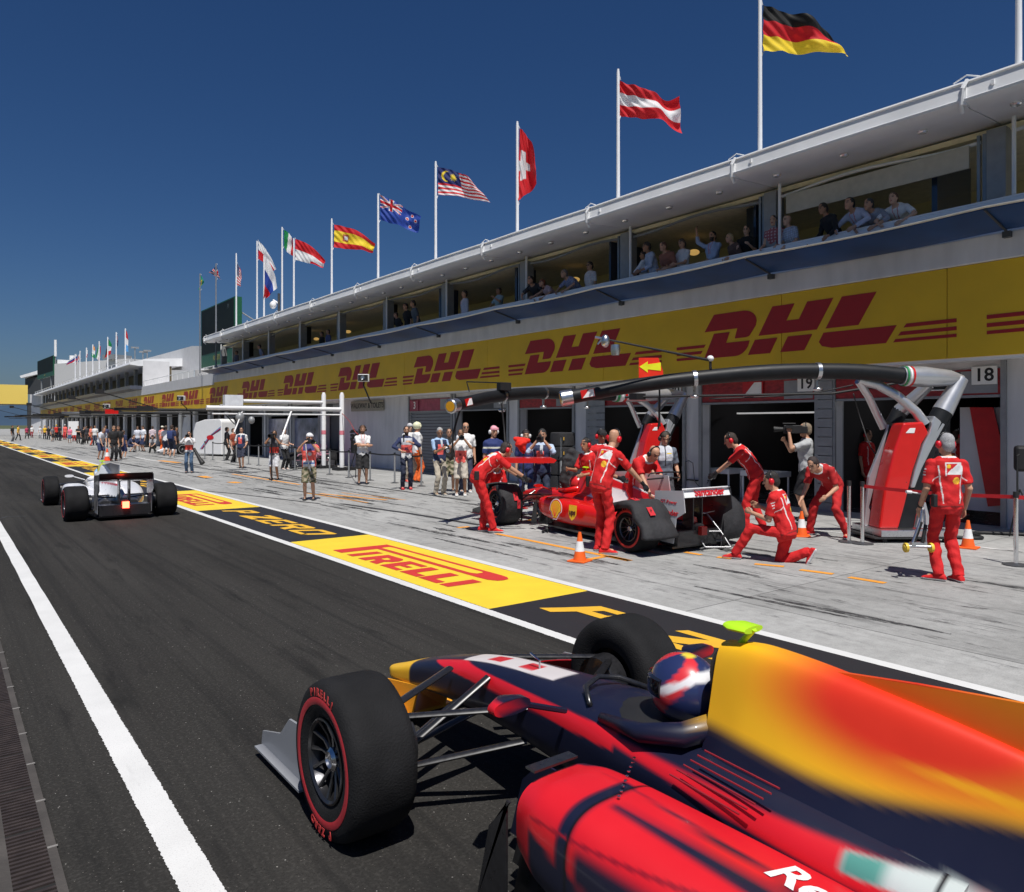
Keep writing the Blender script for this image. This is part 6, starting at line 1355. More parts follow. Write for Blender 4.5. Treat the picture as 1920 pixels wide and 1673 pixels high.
# ---------------------------------------------------------------- flags
def star(x, y, cx, cy, r): return ((x-cx)**2+(y-cy)**2) < r*r
def flagcol(kind, u, v):
    n = len(u); c = np.ones((n,3))*.75; R_ = np.array((.60,.012,.02)); W_ = np.array((.78,.78,.78)); Bk = np.array((.012,.012,.012)); Y_ = np.array((.85,.62,.03)); Bl = np.array((.02,.06,.33)); Gn = np.array((.01,.25,.07)); Nv = np.array((.012,.02,.12))
    def H(*cols):
        k = len(cols)
        for i, q in enumerate(cols): c[(v >= i/k)&(v <= (i+1)/k+1e-6)] = q
    def V(*cols):
        k = len(cols)
        for i, q in enumerate(cols): c[(u >= i/k)&(u <= (i+1)/k+1e-6)] = q
    def jack(u0, v0, bg):
        m = (u < u0)&(v < v0); a = u/u0; b = v/v0; c[m] = bg; d = np.minimum(abs(a-b), abs(a+b-1)); c[m&(d < .10)] = W_; c[m&(d < .04)] = R_
        c[m&((abs(a-.5) < .11)|(abs(b-.5) < .17))] = W_; c[m&((abs(a-.5) < .06)|(abs(b-.5) < .10))] = R_
    if kind == 'germany': H(Bk, R_, Y_)
    if kind == 'austria': H(R_, W_, R_)
    if kind == 'swiss': c[:] = R_; c[((abs(u-.18) < .12)&(abs(v-.52) < .22))|((abs(u-.18) < .35)&(abs(v-.52) < .07))] = W_
    if kind == 'malaysia':
        c[(np.floor(v*14) % 2) == 0] = R_; m = (u < .5)&(v < 8/14); c[m] = Nv
        r1 = np.hypot((u-.17)*2,(v-.29)); c[m&(r1 < .20)&(np.hypot((u-.205)*2,(v-.29)) > .175)] = Y_; an = np.arctan2(v-.29,(u-.33)*2); rr = np.hypot((u-.33)*2,(v-.29)); c[m&(rr < .11+.05*np.cos(an*14))] = Y_
    if kind == 'zealand':
        c[:] = Bl; jack(.5,.5,Bl)
        for cx, cy in ((.75,.2),(.87,.42),(.64,.45),(.75,.8)): c[star(u*2,v,cx*2,cy,.085)] = W_; c[star(u*2,v,cx*2,cy,.06)] = R_
    if kind == 'australia':
        c[:] = Nv; jack(.5,.5,Nv)
        for cx, cy, r in ((.25,.76,.12),(.75,.2,.06),(.87,.42,.06),(.64,.45,.06),(.75,.8,.06)): c[star(u*2,v,cx*2,cy,r)] = W_
    if kind == 'spain':
        c[:] = Y_; c[v < .25] = R_; c[v > .75] = R_; m = (abs(u-.27) < .07)&(abs(v-.5) < .15); c[m] = np.array((.5,.12,.06)); c[(abs(u-.27) < .04)&(abs(v-.5) < .08)] = W_
    if kind == 'redwhite': H(R_, W_); c[(v > .86)&(u > .55)] = R_
    if kind == 'italy': V(Gn, W_, R_)
    if kind == 'poland': H(W_, R_)
    if kind == 'russia': H(W_, Bl, R_)
    if kind == 'usa': c[(np.floor(v*13) % 2) == 0] = R_; m = (u < .4)&(v < .54); c[m] = Nv; c[m&(np.sin(u*90) > .4)&(np.sin(v*70) > .4)] = W_
    if kind == 'uk': jack(1.01,1.01,Nv)
    if kind == 'brazil': c[:] = np.array((.02,.35,.20)); c[(abs(u-.5)/.42+abs(v-.5)/.40) < 1] = Y_; c[np.hypot((u-.5)*1.5,v-.5) < .2] = Bl
    if kind == 'india': H(np.array((.85,.35,.08)), W_, Gn)
    if kind == 'kuwait': H(Gn, W_, R_); c[(u < .25)&(abs(v-.5) < .5-u*.7)] = Bk
    if kind == 'luxembourg': H(R_, W_, np.array((.1,.35,.7)))
    if kind == 'canada': V(R_, W_, W_, R_); c[np.hypot((u-.5)*1.6,v-.5) < .2] = R_
    return c
FLAGM = None
def flagmat():
    m, N, L, b = nmat('flag fabric'); at = N.new('ShaderNodeAttribute'); at.attribute_name = 'paint'
    L.new(at.outputs['Color'], b.inputs['Base Color']); b.inputs['Roughness'].default_value = .7
    tr = N.new('ShaderNodeBsdfTranslucent'); L.new(at.outputs['Color'], tr.inputs['Color']); mx = N.new('ShaderNodeMixShader'); mx.inputs[0].default_value = .38
    L.new(b.outputs[0], mx.inputs[1]); L.new(tr.outputs[0], mx.inputs[2]); L.new(mx.outputs[0], N['Material Output'].inputs['Surface'])
    v = mapped(N, L, (1,1,1)); bp = N.new('ShaderNodeBump'); bp.inputs['Strength'].default_value = .25; L.new(noise_(N, L, v, 9, 3), bp.inputs['Height']); L.new(bp.outputs['Normal'], b.inputs['Normal']); return m
FLAGM = flagmat(); POLEM = M('white flagpole', (.72,.73,.75), .3, var=.04); POLED = M('grey flagpole', (.18,.19,.21), .4)
def flag(desc, kind, px, X, ztop, zbot, q, tm=(0,0), bm=(0,0), rip=1.0, dark=False, r=.05, ph=0):
    """q: top hoist, bottom hoist, top fly, bottom fly seen in the photo at the pole's depth"""
    p = onX(px, X); d = p.x*SN+p.y*CS
    t = thing('flagpole', (p.x,p.y,zbot), desc, 'flagpole'); H = ztop-zbot
    MB().tube([(0,0,0),(0,0,H-.1),(0,0,H)], [r,r*.8,r*.55], 10).build('pole', POLED if dark else POLEM, t, 50)
    MB().lathe([(0,0),(r*2.2,0),(r*2.2,.05),(r*1.3,.12),(r,.12)], n=12).build('base', GREY, t, 50)
    if not q: return t
    q = [Vector(((x-px)*d/FPX, CAMH+(HOR-y)*d/FPX-zbot)) for x, y in q]; TL, BL, TR, BR = q; tmv = Vector((tm[0]*d/FPX, -tm[1]*d/FPX)); bmv = Vector((bm[0]*d/FPX, -bm[1]*d/FPX))
    nu, nv = 84, 54; V_, F_, U_ = [], [], []; wd = max((TR-TL).length, .3); ht = (TL-BL).length
    for i in range(nu+1):
        u = i/nu; k = 4*u*(1-u); T = TL.lerp(TR,u)+tmv*k; Bm = BL.lerp(BR,u)+bmv*k
        for j in range(nv+1):
            v = j/nv; P = T.lerp(Bm, v); ph1 = u*wd*4.2-v*1.7+ph; dep = rip*(.20*math.sin(ph1)*u**.6+.06*math.sin(ph1*2.3+v*3+ph)*u**.4+.05*math.sin(v*9+u*5+ph)*(u+.15)+.03*math.sin(u*34-v*22+ph)*math.exp(-u*2.2))
            P = P+Vector((0,.02*math.sin(ph1*1.4)))*u
            V_.append(CR*(P.x+r*.9)+UP*P.y+CF*dep); U_.append((u,v))
    for i in range(nu):
        for j in range(nv): a = i*(nv+1)+j; F_.append((a, a+nv+1, a+nv+2, a+1))
    me = bpy.data.meshes.new('flag'); me.from_pydata([tuple(x) for x in V_], [], F_); UV = np.array(U_)
    o = mobj('flag', me, FLAGM, t, 180); dopaint(me, lambda x, y, z: flagcol(kind, UV[:,0], UV[:,1]))
    mb = MB().tube([(r,0,TL.y+.08),(r*1.8,0,TL.y)], .012, 5).tube([(r,0,BL.y-.1),(r*1.8,0,BL.y)], .012, 5); mb.build('halyard_clip', POLEM, t); return t
ZR = 7.55
flag('bare white flagpole at the far right edge of the roof', None, 1910, 13.9, 11.1, ZR, None)
flag('tall white pole flying the black, red and gold striped flag', 'germany', 1425, 13.9, 11.08, ZR, [(1427,7),(1427,97),(1568,72),(1586,108)], (0,-8), (0,-4), 1.0, ph=.5)
flag('white pole flying the red, white and red striped flag', 'austria', 1159, 13.9, 11.04, ZR, [(1157,148),(1157,216),(1272,178),(1279,244)], (-4,10), (-10,-6), 1.3, ph=2.2)
flag('white pole with a drooping red flag showing part of a white cross', 'swiss', 970, 13.9, 11.06, ZR, [(972,240),(968,378),(1000,300),(1003,345)], (3,-10), (6,-4), 1.2, ph=1)
flag('white pole flying red and white stripes with a crescent and sun', 'malaysia', 817, 13.9, 11.17, ZR, [(819,313),(819,366),(884,345),(917,381)], (6,-6), (0,-4), .9, ph=.2)
flag('white pole flying a bright blue flag with red stars', 'zealand', 709, 13.9, 11.11, ZR, [(711,366),(711,412),(788,408),(782,436)], (4,0), (0,0), 1.0, ph=3)
flag('white pole flying the red and yellow banded flag with a crest', 'spain', 622, 13.9, 11.09, ZR, [(625,421),(624,464),(702,458),(695,472)], (4,-6), (0,0), .8, ph=.9)
flag('white pole flying a red over white flag blown to the right', 'redwhite', 551, 13.9, 11.11, ZR, [(552,448),(552,487),(609,490),(603,501)], (2,-6), (0,0), .7, ph=1.8)
flag('tall white pole with a drooping green, white and red flag', 'italy', 529, 13.9, 12.0, ZR, [(531,431),(531,462),(549,456),(551,480)], (2,-3), (-2,4), .9, ph=.4)
flag('white pole with white, blue and red flag hanging low', 'russia', 495, 13.9, 11.04, ZR, [(493,480),(493,556),(519,541),(497,558)], (0,-14), (-2,2), .8, ph=2)
flag('tall white pole with a drooping white over red flag', 'poland', 482, 13.9, 12.04, ZR, [(483,452),(483,485),(515,503),(510,508)], (2,-4), (-2,-2), .6, ph=.7)
flag('tall white pole with a furled striped flag above the video screen', 'usa', 443, 13.9, 12.03, ZR-.2, [(443,494),(443,534),(451,512),(448,537)], (1,0), (0,0), .6, ph=.3)
flag('thin grey pole with a red, white and blue crossed flag blown left', 'uk', 405, 13.9, 12.13, 5.5, [(404,496),(411,522),(390,510),(413,525)], (0,2), (0,0), .6, True, ph=.3)
flag('thin grey pole with a green and yellow flag left of the video screen', 'brazil', 375, 13.9, 12.09, 5.2, [(375,516),(375,542),(381,528),(368,545)], (0,0), (0,0), .6, True, ph=.6)
for px, kd, q, zt, ds in [(235,'luxembourg',[(234,618),(233,658),(238,628),(239,660)],616,'red, white and pale blue flag'),(218,'australia',[(217,626),(216,668),(221,640),(214,668)],623,'navy flag'),(202,'kuwait',[(202,636),(195,672),(208,645),(206,664)],632,'green, white and red flag'),
    (186,'italy',[(184,645),(178,670),(187,650),(186,678)],640,'green white red vertical flag'),(174,'india',[(174,648),(170,668),(176,652),(177,672)],646,'saffron white green flag'),(162,'poland',[(161,654),(161,668),(163,658),(162,672)],652,'furled pale flag'),(150,'canada',[(150,660),(149,672),(145,668),(141,686)],658,'red and white flag'),(141,'russia',[(143,664),(143,676),(122,682),(124,685)],664,'white blue and red flag blown left')]:
    X = 14.3; flag('far pole beyond the link block carrying a '+ds, kd, px, X, onX(px, X, zt).z, 7.6, q, rip=.5, r=.07)
# ---------------------------------------------------------------- the people
A0 = math.degrees(YAW)
hd_ = lambda a: A0+a      # 0 away from the photographer, 90 to the right, 180 towards, -90 to the left
def stand_at(px, py, head, a, label, **k):
    p = G(px, py); d = p.x*SN+p.y*CS; h = (py-head)*d/FPX; k.setdefault('vox', .010 if d < 16 else (.013 if d < 30 else .022))
    hh = k.pop('H', None) or max(1.55, min(1.95, h)); return person(label, p, hd_(a), hh, **k)
def ferr(x, y, z, c, back=True, side=True):
    if side:
        ax = np.abs(x); l1 = np.abs(ax-(.115+.10*(z+.05)))<.0065; c[l1&(z < .14)&(z > -.30)&(np.abs(y) > .03)] = (.75,.72,.70)
        c[(np.abs(z-(.02-(ax-.12)*.8)) < .006)&(ax > .125)&(ax < .19)&(y < .05)] = (.75,.72,.70)
    if back:
        m = (y < -.03); u = x; v = z-.10
        c[m&(u > -.045)&(u < .115)&(v > -.06)&(v < .065)&(v < (u+.045)*.95-.045)] = WHT
        c[m&(np.abs(u-.03) < .095)&(v > -.075)&(v < .078)&((np.abs(np.abs(u-.03)-.09) < .005)|(np.abs(v-.073) < .005))] = WHT
        c[m&(np.hypot(u+.03,v-.035) < .022)] = (.8,.5,.03)
        c[m&(np.hypot(u-.06,(v+.135)) < .043)] = (.85,.52,.03); c[m&(np.hypot(u-.06,(v+.135)) < .038)&(np.abs(np.sin(np.arctan2(v+.18,u-.06)*9)) < .25)] = (.6,.05,.02)
    for k in (0,1,2): c[(np.abs(x) > .215)&(np.abs(z-.10+.035*k) < .006)&(np.abs(y) < .03)] = WHT
    c[(z < -.325)&(z > -.345)] = (.25,.01,.01); return c
FK = dict(shirt=RED, trousers=RED, collar=WHT, ears=(.62,.01,.02), paintf=ferr, shoes=RED)
def belt_pack(t, j, s=-1):
    P = j['P']; MB().box(P+j['sd']*s*.17+Vector((0,-.06,.03)), (.05,.08,.15)).build('belt_pack', BLACK, t, bevel=.012)
t, j = stand_at(1775, 1090, 808, 4, 'grey-haired mechanic in red standing with his back turned at the right', hair=(.32,.32,.33), feet=((-.085,.02,0),(.12,-.03,0)), toes=(-50,-5), hands=((-.25,.12,.86),(.235,.06,.86)), hyaw=-10, vox=.0075, **FK); belt_pack(t, j)
MB().tube([j['arms'][0][2]+Vector((0,0,.01)), j['arms'][0][2]-(j['arms'][0][2]-j['arms'][0][1]).normalized()*.03], .036, 12).build('wristwatch', BLACK, t)
t, j = person('dark-haired mechanic in red kneeling on one knee before the belt posts', G(1474,1056), hd_(-52), 1.76, lean=16, pelvis=(0,0,.44), feet=((-.12,.66,0),(.12,-.26,.08)), toes=(-10,0), footup=(0,62), kpoles=((0,.5,1),(0,.6,-1)), hands=((-.12,.42,.66),(.16,.40,.72)), hyaw=-18, hpitch=8, vox=.0075, hair=(.015,.013,.012), **FK); belt_pack(t, j, 1)
t, j = person('mechanic in red leaning left over the rear right tyre of the red car', G(1412,998), hd_(-72), 1.86, lean=36, pelvis=(0,-.05,.95), feet=((-.12,.12,0),(.12,-.16,0)), hands=((-.10,.64,.93),(.20,.62,.92)), hpitch=18, gloves=BLK, vox=.009, hair=(.03,.02,.015), **FK); belt_pack(t, j, 1)
t, j = person('bald mechanic in red beside the rear left tyre with orange cone at his feet', G(1126,1036), hd_(48), 1.84, lean=20, pelvis=(0,0,.95), feet=((-.12,.10,0),(.13,-.06,0)), toes=(0,45), hands=((-.05,.46,1.02),(.40,.55,.88)), side=4, hpitch=12, gloves=BLK, vox=.0075, hair=None, **FK); belt_pack(t, j, -1)
t, j = person('mechanic in red bent over the front left tyre of the red car', G(908,998), hd_(72), 1.80, lean=52, pelvis=(0,-.12,.95), feet=((-.10,.0,0),(.12,.12,0)), toes=(10,20), hands=((-.05,.66,.92),(.22,.68,.92)), hpitch=10, gloves=BLK, vox=.0085, hair=(.03,.022,.02), **FK); belt_pack(t, j, 1)
t, j = person('mechanic in dark red crouched forward between the cameraman and the belt posts', G(1552,1006), hd_(-128), 1.8, lean=64, pelvis=(0,-.15,.86), feet=((-.30,-.05,0),(.27,.08,0)), toes=(-20,25), hands=((-.22,.42,.70),(.20,.46,.62)), hpitch=25, vox=.010, hair=(.03,.02,.02), **{**FK, 'ears': None, 'shirt': (.42,.012,.014), 'trousers': (.46,.012,.014)})
t, j = stand_at(1512, 976, 784, -72, 'cameraman in grey polo and black shorts filming left before garage 19', shirt=GRY, trousers=BLK, shorts=True, shoes=BLK, sole=BLK, hair=(.22,.17,.12), ears=BLK, H=1.92, hands=((-.22,.30,1.56),(-.02,.36,1.42)), poles=((-.3,.2,-1),(.6,.2,-1)), vox=.009)
vc = photo_camera('black shoulder video camera aimed left before garage 19', t, j, video=True); vc.location = Vector(t.location)+Vector((0,0,1.60*t.scale.x))+Matrix.Rotation(t.rotation_euler.z,3,'Z')@Vector((-.14,.30,.04))
p = D(1245, 800, 13.7); p.z = 0
def pire(x, y, z, c): c[(y > .02)&(z > -.02)&(np.abs(x) < .13)] = (.55,.57,.62); c[(y > .02)&(np.abs(x+.06) < .045)&(np.abs(z-.11) < .014)] = (.8,.55,.03); c[(y > 0)&(np.abs(x-.01) < .012)&(z > -.12)] = BLK; return c
person('tyre engineer in grey and black shirt standing behind the rear wing', p, hd_(176), 1.77, shirt=(.12,.14,.18), trousers=DKG, hpitch=22, hair=(.05,.04,.03), ears=BLK, paintf=pire, vox=.010, hands=((-.22,.18,.95),(.22,.15,.95)))
p = D(1196, 800, 12.2); p.z = 0; person('bald mechanic in red stooping behind the engine cover of the red car', p, hd_(150), 1.78, lean=48, pelvis=(0,-.12,.93), hands=((-.2,.55,.75),(.2,.55,.75)), hpitch=32, hair=None, vox=.010, skin=SK1, **{**FK, 'ears': BLK})
p = D(1127, 800, 14.0); p.z = 0; person('mechanic with dark cap and red ear defenders behind the red car', p, hd_(170), 1.80, cap=BLK, hpitch=10, vox=.011, skin=SK2, hands=((-.2,.35,1.15),(.2,.3,1.1)), **{**FK, 'paintf': lambda x,y,z,c: ferr(x,y,z,c,False)})
p = D(1110, 800, 13.4); p.z = 0; person('dark-haired mechanic in red reaching left for the loose black blanket', p, hd_(-130), 1.66, lean=14, hair=(.02,.015,.012), vox=.011, skin=SK2, hands=((-.2,.40,1.05),(.15,.48,1.15)), **FK)
for px, X, a, l in ((1625,16.6,150,'dim red figure standing inside garage 18 behind the gantry'),(1548,17.5,-60,'red figure in shadow deep at the edge of garage 18'),(1795,16.6,100,'red figure in shadow at the right of garage 18')):
    p = onX(px, X); p.z = 0; person(l, p, hd_(a), 1.78, vox=.018, **FK)
p = D(925, 800, 15.4); p.z = 0; person('mechanic in red crouching low behind the front left tyre', p, hd_(150), 1.75, lean=40, pelvis=(0,-.2,.52), feet=((-.16,.1,0),(.16,.1,0)), hands=((-.15,.4,.6),(.15,.4,.6)), helmet=None, vox=.013, hair=(.02,.02,.02), skin=SK2, **FK)
# --- press and marshals in the middle distance
def camo(x, y, z):
    n_ = np.sin(x*43+np.sin(z*37)*2)+np.sin(z*51+np.cos(y*29)*2); c = np.tile(np.array((.22,.19,.12)), (len(x),1)); c[n_ > .5] = (.07,.08,.04); c[n_ < -.9] = (.38,.33,.24); return c
def bibf(kind):
    def f(x, y, z, c):
        ax = np.abs(x)
        if kind == 'tabard': m = (ax < .15); c[m&(z < .19)] = (.50,.52,.56); c[m&(z < .0)] = PINKR; c[m&(z < -.22)] = (.7,.7,.7); c[m&(y > 0)&(np.abs(z+.10) < .035)&(np.abs(x-.02) < .04)] = (.1,.02,.05)
        if kind == 'pink': m = (ax < .15); c[m] = PINKR; c[m&(z > .06)&(y > 0)] = (.05,.05,.16); c[m&(y > 0)&(np.hypot(x+.03,z+.02) < .05)] = (.6,.6,.65); c[m&(z < -.19)] = (.6,.62,.66); c[m&(np.abs(z+.26) < .02)&(y > 0)] = (.08,.2,.5)
        if kind == 'navyvest': m = (ax < .165)&(z < .2); c[m] = (.02,.03,.08); c[m&(y > 0)&(x > -.05)&(x < .10)&(z < .08)&(z > -.18)] = PINKR; c[m&(y > 0)&(np.abs(x) < .03)&(z > .02)] = (.5,.55,.6)
        if kind == 'pouch': m = (ax < .16)&(z < -.06)&(z > -.27); c[m&(y > -.02)] = (.62,.06,.04)
        if kind == 'stripes': c[(np.abs(z-.05) < .02)|(np.abs(z+.12) < .02)] = (.6,.6,.5)
        if kind == 'lanyard': c[(y > 0)&(np.abs(ax-.02-z*.12) < .007)&(z > -.05)] = (.5,.05,.06)
        if kind == 'check': c[(np.sin(x*130) > .5)|(np.sin(z*130) > .5)] = np.array((.30,.33,.42))
        if kind == 'dots': c[(np.sin(x*80)+np.sin(z*90) > 1.0)] = (.6,.5,.5)
        return c
    return f
t, j = stand_at(580, 938, 810, 172, 'photographer in white cap, pink bib and camouflage shorts, nearest of the press', shirt=PINKR, trousers=KHAKI, tpaint=camo, shorts=True, shoes=BLK, sole=(.1,.1,.1), cap=(.75,.75,.78), paintf=bibf('pink'), fat=1.12, sleeve=.5, hands=((-.10,.30,1.49),(.10,.40,1.48)), poles=((-.8,.1,-1),(.8,.1,-1)), hyaw=-25, vox=.0095)
photo_camera('black camera with long white-ringed lens held by the camouflage-shorts photographer', t, j, lens=.30, white=False)
st_ = thing('camera_strap', t.location, 'white camera strap hanging down the pink bib of the nearest photographer', 'strap', None, t.rotation_euler.z); MB().tube([(.06,.22,1.42),(.04,.19,1.1),(-.05,.17,.72)], .012, 6).build('strap', WPL, st_)
stand_at(680, 908, 796, 165, 'bearded man in white T-shirt and black shorts standing with folded arms', shirt=(.72,.72,.72), trousers=BLK, shorts=True, shoes=BLK, sole=BLK, hair=(.12,.06,.035), beard=True, ears=BLK, paintf=bibf('lanyard'), **CROSS)
t, j = stand_at(515, 900, 806, 178, 'television cameraman in long white shorts with red waist pouch', shirt=(.10,.10,.11), trousers=(.60,.60,.62), shorts=True, shoes=BLK, sole=BLK, paintf=bibf('pouch'), fat=1.1, skin=SK2, **shoot(.02))
photo_camera('large black television camera hiding the face of the man in white shorts', t, j, video=True)
mp = thing('monopod', t.location, 'black monopod standing before the television cameraman', 'monopod', None, t.rotation_euler.z); MB().tube([(0,.38,0),(0,.36,1.5)], .018, 8).build('pole', BLACK, mp)
stand_at(533, 881, 801, 120, 'dark-haired woman in white top and black trousers behind the television cameraman', shirt=(.7,.7,.7), trousers=BLK, shoes=(.5,.4,.35), hair=(.02,.012,.01), hairlen=.12, sleeve=.3, skin=SK3, hands=((-.2,.25,1.05),(.2,.30,1.05)), hyaw=20)
stand_at(453, 878, 800, 172, 'stout marshal in dark vest over white shirt walking beyond the belt posts', shirt=(.7,.7,.7), trousers=(.03,.035,.06), shorts=True, shoes=BLK, sole=BLK, paintf=bibf('navyvest'), fat=1.15, hair=(.03,.03,.03), skin=SK1, hands=((-.2,.2,.95),(.2,.25,1.1)), feet=((-.08,.1,0),(.08,-.1,0)))
t, j = stand_at(355, 887, 807, 168, 'photographer in jeans with pink waist bib and long lens at his side', shirt=(.66,.66,.68), trousers=JEANS, shoes=DKG, sole=BLK, hair=(.03,.03,.03), paintf=bibf('pouch'), fat=1.05, hands=((-.09,.28,1.5),(.09,.28,1.5)), poles=((-.8,.1,-1),(.8,.1,-1)), sleeve=1.8)
photo_camera('black camera raised by the photographer in jeans', t, j, lens=.12)
ll = thing('long_lens', (t.location.x,t.location.y,0), 'large black telephoto lens slung at the hip of the photographer in jeans', 'lens', None, -YAW); MB().tube([(.22,-.1,.95),(.48,-.2,.55),(.62,-.25,.38)], [.05,.07,.10], 14).build('lens', BLACK, ll, 50)
stand_at(322, 858, 796, 5, 'mechanic with navy and white team shirt seen from behind left of the striped board', shirt=NAVY, trousers=(.02,.025,.05), shorts=True, shoes=(.3,.3,.3), hair=(.05,.03,.02), bag=(.03,.05,.16), fat=1.08)
stand_at(311, 855, 797, -10, 'man in white shirt partly hidden behind the navy mechanic', shirt=(.7,.7,.72), trousers=(.03,.04,.08), shorts=True, shoes=BLK, hair=(.1,.07,.05))
stand_at(304, 847, 798, 3, 'orange-overalled marshal with white hood seen from behind', shirt=(.80,.25,.20), trousers=ORG, shoes=BLK, cap=(.7,.7,.6), paintf=bibf('stripes'))
# group by garages 21 and 22
t, j = stand_at(762, 918, 797, 165, 'presenter in navy and white tabard with microphone and red shoes', shirt=NAVY, trousers=(.015,.02,.045), shoes=(.45,.02,.03), sole=(.45,.02,.03), hair=(.02,.015,.012), beard=True, paintf=bibf('tabard'), hands=((-.10,.26,1.30),(.18,.26,1.08)), poles=((-1,.1,-.6),(1,0,-.4)), sleeve=1.7)
mc = thing('microphone', D(757,822,20.2), 'black hand microphone held under the chin of the presenter', 'microphone'); MB().ell((0,0,.07),(.035,.035,.04)).tube([(0,0,-.1),(0,0,.05)], .018, 8).build('body', BLACK, mc, 180)
stand_at(781, 906, 787, 60, 'marshal in white T-shirt, pale helmet and orange trousers behind the presenter', shirt=(.72,.72,.72), trousers=ORG, shoes=BLK, helmet=(.72,.72,.50), hair=None, skin=SK1, fat=1.05)
stand_at(768, 904, 792, 150, 'man in grey cap hidden behind the presenter', shirt=(.7,.7,.7), trousers=SAND, cap=(.5,.5,.52), skin=SK3)
t, j = stand_at(824, 929, 799, 150, 'grey-haired photographer in blue vest and beige trousers looking at his camera', shirt=(.35,.50,.72), trousers=SAND, shoes=(.3,.26,.2), hair=(.35,.35,.35), paintf=bibf('navyvest'), skin=SK2, hands=((-.14,.34,1.22),(.10,.34,1.20)), hpitch=18, hyaw=15)
photo_camera('black camera with white lens held low by the grey-haired photographer', t, j, lens=.22, white=True)
stand_at(842, 922, 801, 170, 'man in patterned shorts standing behind the grey-haired photographer', shirt=BLK, trousers=KHAKI, tpaint=camo, shorts=True, shoes=BLK, skin=SK1, hair=(.05,.04,.03))
t, j = stand_at(864, 930, 803, 174, 'photographer in white T-shirt with pink apron bib and beige shorts', shirt=(.72,.72,.72), trousers=(.50,.45,.38), shorts=True, shoes=(.6,.6,.58), hair=(.08,.05,.03), skin=SK2, paintf=lambda x,y,z,c: (c.__setitem__((np.abs(x) < .15)&(z < -.03)&(y > -.04), np.array(PINKR)), c.__setitem__((y > 0)&(np.hypot(x-.02,z+.14) < .035), np.array((.3,.02,.03))), c)[2], **shoot(-.02))
photo_camera('black camera with white-ringed lens raised by the man in the pink apron bib', t, j, lens=.24, white=False)
stand_at(873, 924, 788, 168, 'tall bald man with glasses and white T-shirt behind the pink-aproned photographer', shirt=(.72,.72,.72), trousers=(.03,.035,.07), shoes=(.5,.5,.5), hair=None, glasses=True, skin=SK1, fat=1.08)
p = D(925,800,17.0); p.z = 0; person('mechanic in navy kit with pink cap and headset before garage 22', p, hd_(150), 1.86, shirt=(.02,.035,.14), trousers=(.70,.40,.50), shorts=True, cap=(.8,.35,.42), ears=WHT, paintf=bibf('stripes'), vox=.012)
p = D(986,800,17.0); p.z = 0; person('mechanic in navy kit and white ear defenders behind the red cloth bag', p, hd_(178), 1.76, shirt=(.02,.03,.12), trousers=(.02,.03,.10), ears=WHT, hair=(.03,.02,.02), vox=.012)
p = D(1017,800,15.2); p.z = 0; t, j = person('photographer in pale blue shirt and navy trousers aiming left before garage 21', p, hd_(-170), 1.80, shirt=(.45,.55,.72), trousers=(.02,.03,.06), shoes=BLK, sole=BLK, hair=(.02,.02,.02), sleeve=1.3, vox=.010, paintf=bibf('navyvest'), **shoot())
photo_camera('black camera pressed to the eye of the photographer in the pale blue shirt', t, j, lens=.12)
# --- distant figures along the lane
rr = random.Random(11)
t, j = stand_at(188, 862, 802, 120, 'man in navy shorts and white shirt bending to hold the distant cone', shirt=(.55,.58,.65), trousers=(.03,.04,.10), shorts=True, shoes=BLK, lean=28, hands=((-.05,.50,.62),(.15,.50,.62)), hpitch=10, hair=(.15,.1,.07), fat=1.05, H=1.82)
stand_at(213, 865, 803, 130, 'left one of two men in black overalls beside the distant cone', shirt=BLK, trousers=BLK, shoes=BLK, sole=BLK, hair=(.12,.08,.06), H=1.85)
stand_at(222, 862, 804, 165, 'right one of two men in black overalls beside the distant cone, facing the lane', shirt=BLK, trousers=BLK, shoes=BLK, sole=BLK, hair=(.05,.03,.02), fat=1.1, H=1.85)
stand_at(231, 860, 806, 10, 'bare-legged man in navy shorts right of the men in black overalls', shirt=(.03,.04,.10), trousers=(.03,.04,.12), shorts=True, shoes=(.5,.5,.5), hair=(.1,.06,.04))
